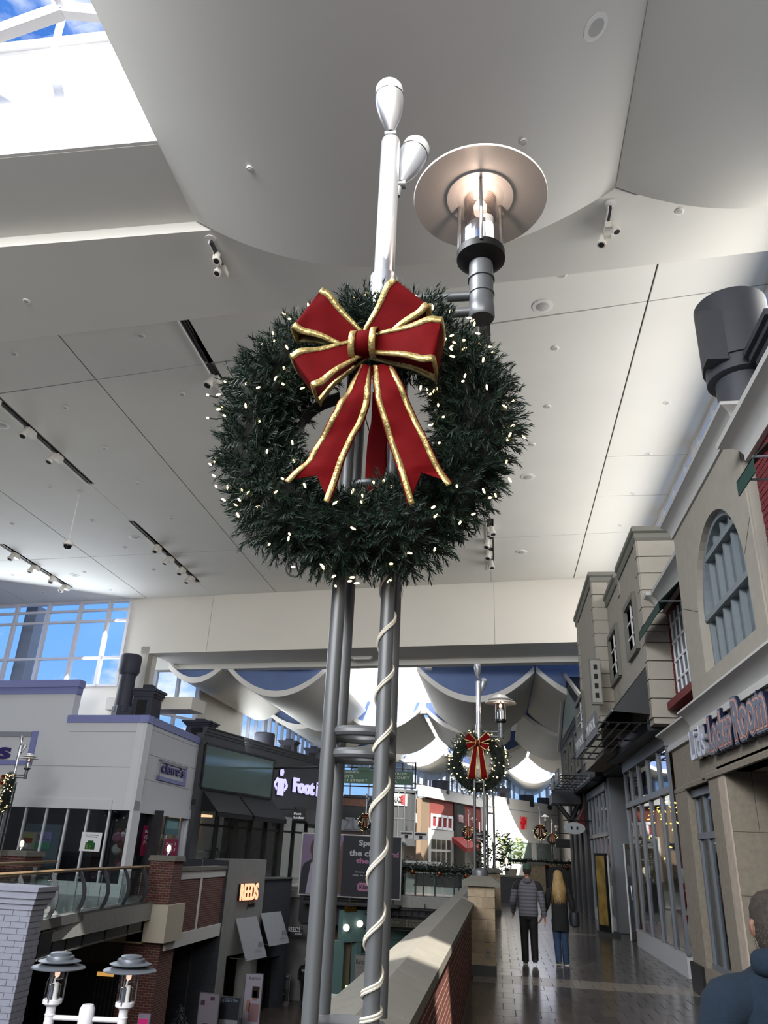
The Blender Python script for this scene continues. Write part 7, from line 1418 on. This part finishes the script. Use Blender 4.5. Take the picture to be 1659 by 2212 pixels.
for (x, y, k) in ((1075, 1868, 0), (1094, 1862, 1)):
    p = onY(x, y, 41+k); l_ = thing('pier_light', ('small glowing pier light left of the man in stripes', 'small glowing pier light above the man in stripes')[k], 'light', p, 'small pier lights'); lathe_obj('globe', [(.03, -.1), (.08, -.05), (.08, .12), (.03, .18)], p, mat('pier_globe', (.95, .93, .88), .3, emit=(1, .9, .75), estr=1.2), l_, 12); lathe_obj('base', [(.06, -.2), (.05, -.1)], p, M_CHROME, l_, 10)
for i, (x, y, lab) in enumerate(((965, 1704, 'dark vent on the red brick shop roof'), (1098, 1722, 'dark square chimney on the white far shop, left'), (1149, 1732, 'dark round vent on the white far shop, right'), (1187, 1738, 'dark box on the white far shop roof, rightmost'))):
    f_ = BR if i == 0 else HM; q = f_.P(f_.uz(x, y)[0], 0, -.6); z_ = f_.uz(x, y)[1]
    if i == 1: box_chimney(lab, q.x, q.y, z_-.6, 1.3, 1.0, 1.6, m=M_CH2)
    else: t_ = thing('roof_chimney', lab, 'chimney', (q.x, q.y, z_-.5), 'dark roof chimneys'); lathe_obj('hood', [(.75, 0), (.75, 1.1), (.7, 1.15)], (q.x, q.y, z_-.5), M_CH2, t_, 20); lathe_obj('collar', [(.8, .1), (.8, .3)], (q.x, q.y, z_-.5), M_CH2, t_, 20)
# ================================================================== people
def skinned(name, verts, edges, radii, root, m, parent, sub=2):
    me = bpy.data.meshes.new(name); me.from_pydata([tuple(v) for v in verts], edges, []); me.update()
    o = bpy.data.objects.new(name, me); COL.objects.link(o)
    md = o.modifiers.new('skin', 'SKIN'); md.use_smooth_shade = True; md.branch_smoothing = .6
    if not me.skin_vertices:
        bm = bmesh.new(); bm.from_mesh(me); bm.verts.layers.skin.verify(); bm.to_mesh(me); bm.free()
    for i, r in enumerate(radii):
        sv = me.skin_vertices[0].data[i]; sv.radius = r if hasattr(r, '__len__') else (r, r); sv.use_root = (i == root)
    s = o.modifiers.new('sub', 'SUBSURF'); s.levels = sub; s.render_levels = sub
    dg = bpy.context.evaluated_depsgraph_get(); me2 = bpy.data.meshes.new_from_object(o.evaluated_get(dg)); me2.name = name
    bpy.data.objects.remove(o); bpy.data.meshes.remove(me)
    me2.materials.clear(); me2.materials.append(m); me2.polygons.foreach_set('use_smooth', [True]*len(me2.polygons))
    return link(name, me2, parent)
M_SKIN = mat('skin', (.62, .45, .38), .55, var=.08, vscale=20)
class Sk:
    def __init__(s): s.v = []; s.e = []; s.r = []
    def add(s, p, r, par=None):
        s.v.append(Vector(p)); s.r.append(r); i = len(s.v)-1
        if par is not None: s.e.append((par, i))
        return i
    def chain(s, par, pts):
        for p, r in pts: par = s.add(p, r, par)
        return par
def hand(s, wrist, tip, side, k=1.0):
    """palm and five unequal bent fingers growing from the wrist vertex; tip = pointing direction"""
    w = s.v[wrist]; d = Vector(tip).normalized(); sd = Vector(side).normalized(); nn = d.cross(sd).normalized()
    palm = s.add(w+d*.055*k, (.030*k, .018*k), wrist); pal2 = s.add(w+d*.09*k, (.034*k, .016*k), palm)
    for f, (o, L) in enumerate(((-.030, .062), (-.010, .072), (.010, .068), (.029, .052))):
        b = s.add(w+d*.105*k+sd*o*k, .0095*k, pal2); c = s.add(w+d*(.105+L*.5)*k+sd*o*1.1*k+nn*.012*k, .0088*k, b); s.add(w+d*(.105+L*.92)*k+sd*o*1.1*k+nn*.032*k, .0075*k, c)
    b = s.add(w+d*.05*k+sd*-.042*k, .0115*k, palm); c = s.add(w+d*.082*k+sd*-.058*k+nn*.01*k, .0095*k, b); s.add(w+d*.108*k+sd*-.06*k+nn*.022*k, .008*k, c)
def head_mesh(c, k, yaw, parent, m=M_SKIN, pitch=0.0):
    """head with brow, nose, mouth, chin, ears; face towards +Y before yaw"""
    mb = MB(); n, mm = 24, 18
    for j in range(mm+1):
        ph = math.pi*j/mm; z = -math.cos(ph)*.118; rr = math.sin(ph)**.8
        for i in range(n):
            a = 2*math.pi*i/n; x = math.cos(a); y = math.sin(a)
            w = .074*(1-.22*max(0, -z/.118)**1.5); dpt = .095*(1-.10*max(0, -z/.118))
            px_, py_ = x*w*rr, y*dpt*rr
            if y > .6 and -.05 < z < .0: py_ += .018*(1-abs(x)*3 if abs(x) < .33 else 0)          # nose
            if y > .5 and .0 < z < .03 and .2 < abs(x) < .6: py_ -= .008                              # eye sockets
            if y > .6 and -.085 < z < -.06: py_ += .004
            if abs(x) > .93 and -.04 < z < .03 and abs(y) < .35: px_ += .012*(1 if x > 0 else -1)     # ears
            mb.v.append((px_, py_, z))
    for j in range(mm):
        for i in range(n): mb.f.append((j*n+i, j*n+(i+1) % n, (j+1)*n+(i+1) % n, (j+1)*n+i))
    R_ = Matrix.Rotation(yaw, 3, 'Z')@Matrix.Rotation(pitch, 3, 'X')
    mb.v = [tuple(Vector(c)+R_@Vector(v)*k) for v in mb.v]
    return mb.build('head', m, parent, True, 80)
def person(label, x, y, z0, h, yaw, arms, legs, m_top, m_leg, m_shoe, coat_len=.0, k_w=1.0, skin=M_SKIN, head_yaw=None, body_m=None, head_z=.935):
    """arms: ((elbow),(wrist)) left, right in body axes (x right, y forward, z up as fraction of height); legs: foot offsets"""
    t = thing('person', label, 'person', (x, y, z0)); R_ = Matrix.Rotation(yaw, 3, 'Z')
    def B(p): return Vector((x, y, z0))+R_@(Vector(p)*h)
    hip, chest, neck = .52, .74, .845; sh = .108*k_w
    s = Sk(); root = s.add(B((0, 0, hip)), (.075*h*k_w, .058*h)); sp_ = s.add(B((0, .005, .63)), (.068*h*k_w, .052*h), root); ch = s.add(B((0, 0, chest)), (.082*h*k_w, .058*h), sp_); nk = s.add(B((0, -.003, neck-.015)), (.036*h, .034*h), ch); s.add(B((0, .006, .885)), .032*h, nk)
    for sd, (el, wr) in zip((-1, 1), arms):
        a = s.add(B((sd*sh*.85, 0, .775)), .030*h, ch); e_ = s.add(B(el), .022*h, a); w_ = s.add(B(wr), .016*h, e_); d_ = (B(wr)-B(el)); hand(s, w_, d_, R_@Vector((0, 1, 0))*-1, h/1.75)
    feet = []
    for sd, (kn, an) in zip((-1, 1), legs):
        a = s.add(B((sd*.052, 0, .475)), .052*h, root); kk = s.add(B(kn), .034*h, a); aa = s.add(B(an), .022*h, kk); s.add(B((an[0], an[1]+.05, max(.012, an[2]-.028))), .02*h, aa); feet.append(an)
    body = skinned('body', s.v, s.e, s.r, 0, skin, t)
    # jacket: lofted trunk with sleeves growing out of it
    def loft(rings, n=24, cap=True):
        mb = MB()
        for (w, d, yy, zz) in rings:
            for i in range(n): a_ = 2*math.pi*i/n; c_, s_ = math.cos(a_), math.sin(a_); q = 2.6; rr = (abs(c_)**q+abs(s_)**q)**(-1/q); wv = 1+.012*math.sin(5*a_+zz*40); mb.v.append(tuple(B((w*rr*c_*wv, yy+d*rr*s_*wv, zz))))
        for j in range(len(rings)-1):
            for i in range(n): mb.f.append((j*n+i, j*n+(i+1) % n, (j+1)*n+(i+1) % n, (j+1)*n+i))
        if cap: mb.f += [tuple(range(n-1, -1, -1)), tuple((len(rings)-1)*n+i for i in range(n))]
        return mb
    lo = .475-coat_len; k_ = k_w
    mb = loft([(.094*k_, .074, 0, lo), (.096*k_, .077, 0, lo+.02), (.094*k_, .073, 0, .55 if lo < .5 else .56), (.092*k_, .069, 0, .63), (.098*k_, .068, 0, .71), (.105*k_, .066, 0, .765), (.104*k_, .060, 0, .795), (.088*k_, .052, -.002, .815), (.060*k_, .043, -.004, .832), (.042, .038, -.002, .852)])
    for sd, (el, wr) in zip((-1, 1), arms):
        S0, E0, W0 = B((sd*sh*.5, 0, .778)), B(el), B(tuple(ip(q, w2, .93) for q, w2 in zip(el, wr)))
        pts_ = smooth_path([S0, B((sd*sh*.95, 0, .775)), B((sd*sh*.95, 0, .775)).lerp(E0, .4)+R_@Vector((sd*.008*h, 0, .0)), E0, E0.lerp(W0, .5), W0], 4); m_ = len(pts_); mb.tube(pts_, [h*ip(.050, .027, min(1, i_/(m_-1)))*(1+.05*math.sin(i_*1.7)) for i_ in range(m_)], 14)
    mb.build('jacket', m_top, t, True, 80)
    # trousers
    mb = loft([(.066*k_, .056, 0, .43), (.082*k_, .066, 0, .46), (.084*k_, .066, 0, .52), (.080*k_, .06, 0, .56)])
    for sd, (kn, an) in zip((-1, 1), legs):
        A0, K0, N0 = B((sd*.045, 0, .475)), B(kn), B((an[0], an[1]+.004, an[2]-.02)); pts_ = smooth_path([A0, A0.lerp(K0, .5), K0, K0.lerp(N0, .5), N0], 4); m_ = len(pts_); mb.tube(pts_, [h*(ip(.060, .043, i_/(m_*.5)) if i_ < m_*.5 else ip(.043, .036, (i_-m_*.5)/(m_*.5))) for i_ in range(m_)], 14)
    mb.build('trousers', m_leg, t, True, 80)
    for (ax_, ay_, az_) in feet:
        mb = MB(); P = []; z_ = max(0.0, az_-.045)
        out = [(-.022, -.03), (-.026, .02), (-.026, .075), (-.014, .105), (.014, .105), (.026, .075), (.026, .02), (.022, -.03)]
        bot = [B((ax_+u, ay_+v, z_)) for u, v in out]; mid = [B((ax_+u*1.0, ay_+v, z_+.016)) for u, v in out]; tp = [B((ax_+u*.72, ay_+min(v, .03)*.8, z_+.048)) for u, v in out]
        n = 8; mb.v = [tuple(q) for q in bot+mid+tp]; mb.f = [tuple(range(n-1, -1, -1)), tuple(range(2*n, 3*n))]+[(i, (i+1) % n, n+(i+1) % n, n+i) for i in range(n)]+[(n+i, n+(i+1) % n, 2*n+(i+1) % n, 2*n+i) for i in range(n)]
        so_ = mb.build('shoe', m_shoe, t, True, 50); mb = MB(); mb.v = [tuple(q) for q in bot+[v.lerp(w2, .45) for v, w2 in zip(bot, mid)]]; mb.v = [tuple(Vector(v)) for v in mb.v]; 
        mb.v = [tuple(B((0, 0, 0))+(Vector(v)-B((ax_, ay_, 0)))*1.02+(B((ax_, ay_, 0))-B((0, 0, 0)))) for v in mb.v]; mb.f = [tuple(range(n-1, -1, -1)), tuple(range(n, 2*n))]+[(i, (i+1) % n, n+(i+1) % n, n+i) for i in range(n)]; mb.build('sole', mat('white_sole', (.7, .7, .68), .6), so_)
    hd = head_mesh(B((0, .012, head_z)), h/1.75, yaw if head_yaw is None else head_yaw, t, skin)
    return t, B, R_
def hair_shell(name, B, c, k, prof, m, parent, yaw, n=28, back=True, strands=0, seed=1):
    """prof: (half width, half depth, y shift, z) rings around the head"""
    mb = MB(); 
    for (w, d, ys, z) in prof:
        for i in range(n): a = 2*math.pi*i/n; wob = 1+.03*math.sin(7*a+z*30); mb.v.append((w*math.cos(a)*wob, ys+d*math.sin(a)*wob, z))
    mm = len(prof)
    for j in range(mm-1):
        for i in range(n): mb.f.append((j*n+i, j*n+(i+1) % n, (j+1)*n+(i+1) % n, (j+1)*n+i))
    mb.f += [tuple(range(n-1, -1, -1)), tuple((mm-1)*n+i for i in range(n))]
    R_ = Matrix.Rotation(yaw, 3, 'Z'); mb.v = [tuple(Vector(c)+R_@Vector(v)*k) for v in mb.v]
    return mb.build(name, m, parent, True, 80)
def stripe_mat(name, c1, c2, per):
    m = bpy.data.materials.new(name); m.use_nodes = True; N = m.node_tree; b = N.nodes['Principled BSDF']; b.inputs['Roughness'].default_value = .8
    g = N.nodes.new('ShaderNodeNewGeometry'); s = N.nodes.new('ShaderNodeSeparateXYZ'); N.links.new(g.outputs['Position'], s.inputs[0]); w = N.nodes.new('ShaderNodeMath'); w.operation = 'MULTIPLY'; w.inputs[1].default_value = 1/per; N.links.new(s.outputs['Z'], w.inputs[0])
    f = N.nodes.new('ShaderNodeMath'); f.operation = 'FRACT'; N.links.new(w.outputs[0], f.inputs[0]); r = N.nodes.new('ShaderNodeValToRGB'); r.color_ramp.interpolation = 'CONSTANT'; r.color_ramp.elements[0].color = (*_lin(c1), 1); r.color_ramp.elements[1].position = .62; r.color_ramp.elements[1].color = (*_lin(c2), 1)
    N.links.new(f.outputs[0], r.inputs[0]); N.links.new(r.outputs[0], b.inputs['Base Color']); return m
# the couple walking away hand in hand
HM_ = .262; 
mx_, my_ = .545, 16.95; wx_, wy_ = 1.155, 17.12
t, B, R_ = person('man in a striped grey jacket and green cap walking away hand in hand', mx_, my_, 0, 1.73, math.radians(-3), (((-.165, -.02, .62), (-.17, .09, .50)), ((.158, -.01, .62), (.178, .03, .47))), (((-.05, .03, .27), (-.045, -.02, .05)), ((.055, .0, .27), (.06, -.10, .075))), stripe_mat('striped_knit', (.36, .36, .39), (.27, .27, .30), .062), mat('black_trousers', (.05, .05, .055), .8), mat('dark_shoe', (.10, .11, .10), .7), k_w=1.14)
for sd in (-1, 1):                                                   # dark shoulder and sleeve panels
    s = Sk(); a = s.add(B((sd*.055, -.012, .815)), .036*1.73); b = s.add(B((sd*.118, -.008, .79)), .049*1.73, a); el = (-.165, -.02, .62) if sd < 0 else (.158, -.01, .62); s.add(B((ip(sd*.12, el[0], .55)+sd*.012, ip(0, el[1], .55), ip(.79, el[2], .55))), .034*1.73, b); skinned('sleeve_panel', s.v, s.e, s.r, 0, mat('dark_sleeve', (.10, .10, .115), .8), t)
s = Sk(); a = s.add(B((-.05, -.045, .835)), .026*1.73); b = s.add(B((0, -.06, .825)), .03*1.73, a); s.add(B((.05, -.045, .835)), .026*1.73, b); skinned('hood', s.v, s.e, s.r, 0, mat('grey_hood', (.33, .33, .35), .9), t)
hc = B((0, .012, .935)); cap = hair_shell('cap', B, hc, 1.0, [(.080, .102, 0, .02), (.082, .104, 0, .05), (.076, .098, 0, .085), (.055, .072, 0, .118), (.015, .02, 0, .130)], mat('green_cap', (.20, .29, .25), .8), t, math.radians(-3)); hair_shell('hair', B, hc, 1.0, [(.05, .03, -.065, -.06), (.072, .06, -.04, -.03), (.079, .09, -.012, .03), (.07, .09, 0, .05)], mat('dark_hair', (.12, .11, .10), .9), t, math.radians(-3))
mb = MB(); mb.prism([hc+Vector((.06*math.cos(a), .09+.075*math.sin(a), .03)) for a in [math.pi*q/8 for q in range(9)]], (0, 0, .008)); mb.build('cap_brim', mat('green_cap', (.20, .29, .25), .8), cap)
t, B, R_ = person('woman with long blond hair in a black coat and jeans walking away', wx_, wy_, 0, 1.63, math.radians(3), (((-.15, -.01, .63), (-.205, .02, .50)), ((.15, -.02, .63), (.165, .03, .475))), (((-.042, .02, .27), (-.035, -.03, .055)), ((.045, .01, .27), (.055, .03, .045))), mat('black_coat', (.035, .04, .05), .85, var=.2), mat('blue_jeans', (.13, .20, .30), .85, var=.15, vscale=25), mat('tan_shoe', (.25, .23, .20), .7), coat_len=.12, k_w=1.02)
hc = B((0, .012, .935)); M_BL = mat('blond_hair', (.55, .45, .28), .6, var=.35, vscale=60)
hair_shell('hair', B, hc, 1.63/1.75, [(.10, .04, -.09, -.40), (.145, .06, -.09, -.34), (.150, .085, -.085, -.25), (.135, .095, -.06, -.14), (.105, .105, -.03, -.03), (.098, .112, -.01, .04), (.083, .10, -.005, .09), (.05, .065, 0, .128), (.01, .015, 0, .138)], M_BL, t, math.radians(3))
g = random.Random(3); mb = MB(); hw = 1.63/1.75
for k in range(420):
    a = g.uniform(math.pi*.95, math.pi*2.05); w_, d_ = .15, .075; p0 = hc+Vector((.09*math.cos(a), -.02+.10*math.sin(a), .05))*hw; p1 = hc+Vector((.13*math.cos(a), -.06+.095*math.sin(a), -.16))*hw; p2 = hc+Vector((.168*math.cos(a)*g.uniform(.55, 1.1), -.10+.085*math.sin(a), -g.uniform(.34, .54)))*hw; sd = Vector((-math.sin(a), math.cos(a), 0))*g.uniform(.004, .011); j = len(mb.v); mb.v += [tuple(p0-sd), tuple(p0+sd), tuple(p1+sd), tuple(p1-sd), tuple(p2)]; mb.f += [(j, j+1, j+2, j+3), (j+3, j+2, j+4)]
stuff(mb.build('hair_strands', M_BL, t, fix=False))
bg_ = thing('shoulder_bag', 'dark shoulder bag hanging at the blond woman\'s right side', 'bag', B((.19, .0, .45))); c = B((.17, -.01, .50)); lathe_obj('bag_body', [(.02, -.16), (.09, -.13), (.10, 0), (.085, .10), (.03, .13)], c, mat('navy_bag', (.07, .085, .11), .6), bg_, 16); MB().tube([c+Vector((0, 0, .1)), B((.145, -.05, .68)), B((.11, -.045, .81)), B((.10, .03, .81)), c+Vector((0, .06, .1))], .012, 6).build('strap', mat('navy_bag', (.07, .085, .11), .6), bg_, True)
# man at the right picture edge, seen from behind
M_NAVYF = mat('navy_fleece', (.07, .13, .19), .95, var=.12, vscale=40, bump=.3, bscale=200)
t, B, R_ = person('man with short greying hair in a navy hooded top at the right edge', 1.0, 3.3, 0, 1.83, math.radians(14), (((-.165, .02, .62), (-.10, .17, .56)), ((.17, .02, .62), (.12, .16, .52))), (((-.055, .02, .27), (-.06, 0, .05)), ((.055, .02, .27), (.06, 0, .05))), M_NAVYF, mat('black_trousers', (.05, .05, .055), .8), mat('dark_shoe', (.10, .11, .10), .7), k_w=1.2, head_yaw=math.radians(-4), head_z=.902)
s = Sk(); h_ = 1.83; pts = [(-.075, -.01, .845), (-.058, -.045, .848), (0, -.062, .845), (.058, -.045, .848), (.075, -.01, .845)]; par = None
for q in pts: par = s.add(B(q), .027*h_, par)
skinned('hood', s.v, s.e, s.r, 0, M_NAVYF, t)
hc = B((0, .012, .902)); k = h_/1.75; hs = hair_shell('hair', B, hc, k, [(.056, .052, -.042, -.085), (.070, .068, -.032, -.055), (.079, .085, -.020, -.015), (.081, .098, -.008, .03), (.079, .100, -.003, .06), (.068, .088, 0, .092), (.045, .058, 0, .114), (.01, .014, 0, .123)], mat('grey_brown_hair', (.20, .175, .155), .85, var=.4, vscale=55), t, math.radians(-4))
g = random.Random(8); mb = MB(); Rz = Matrix.Rotation(math.radians(-4), 3, 'Z')
for q in range(900):
    a = g.uniform(math.pi*.9, math.pi*2.1); z = g.uniform(-.06, .115); rr = math.sqrt(max(.02, 1-(z/.125)**2)); base = Vector((.078*rr*math.cos(a), -.004+.10*rr*math.sin(a), z)); nrm = base.normalized(); d_ = (nrm*.5+Vector((g.uniform(-.4, .4), g.uniform(-.3, .3), -.6))).normalized()*.022; sd = nrm.cross(d_).normalized()*.0012; A = hc+Rz@(base*k); D = Rz@(d_*k); S_ = Rz@(sd*k); j = len(mb.v); mb.v += [tuple(A-S_), tuple(A+S_), tuple(A+D)]; mb.f.append((j, j+1, j+2))
stuff(mb.build('hair_strands', mat('grey_brown_hair2', (.27, .24, .215), .85, var=.4, vscale=90), t, fix=False))
# person on the lower floor in a dark jacket with a white chest band
p = onZ(655, 2166, -4.6); t, B, R_ = person('person in a dark jacket with white chest band and white cap on the lower floor', p.x, p.y, -4.6, 1.78, math.pi, (((-.16, 0, .62), (-.15, .05, .48)), ((.16, 0, .62), (.15, .06, .48))), (((-.05, .03, .27), (-.05, .06, .05)), ((.05, 0, .27), (.05, -.06, .06))), mat('dark_jacket', (.06, .065, .075), .85), mat('black_trousers', (.05, .05, .055), .8), mat('dark_shoe', (.10, .11, .10), .7), k_w=1.1)
hc = B((0, .012, .935)); hair_shell('cap', B, hc, 1.02, [(.080, .102, 0, .02), (.082, .104, 0, .05), (.076, .098, 0, .085), (.055, .072, 0, .118), (.015, .02, 0, .130)], mat('white_cap', (.62, .62, .63), .8), t, math.pi)
MB().lathe([(.088*1.78*1.16, -.05), (.096*1.78*1.16, 0), (.09*1.78*1.16, .05)], B((0, 0, .72)), 24, cap=False).build('chest_band', mat('band_white', (.6, .6, .62), .8), t, True)
# a dark figure by the entrance of the charcoal shop
p = onZ(392, 1876, 0);
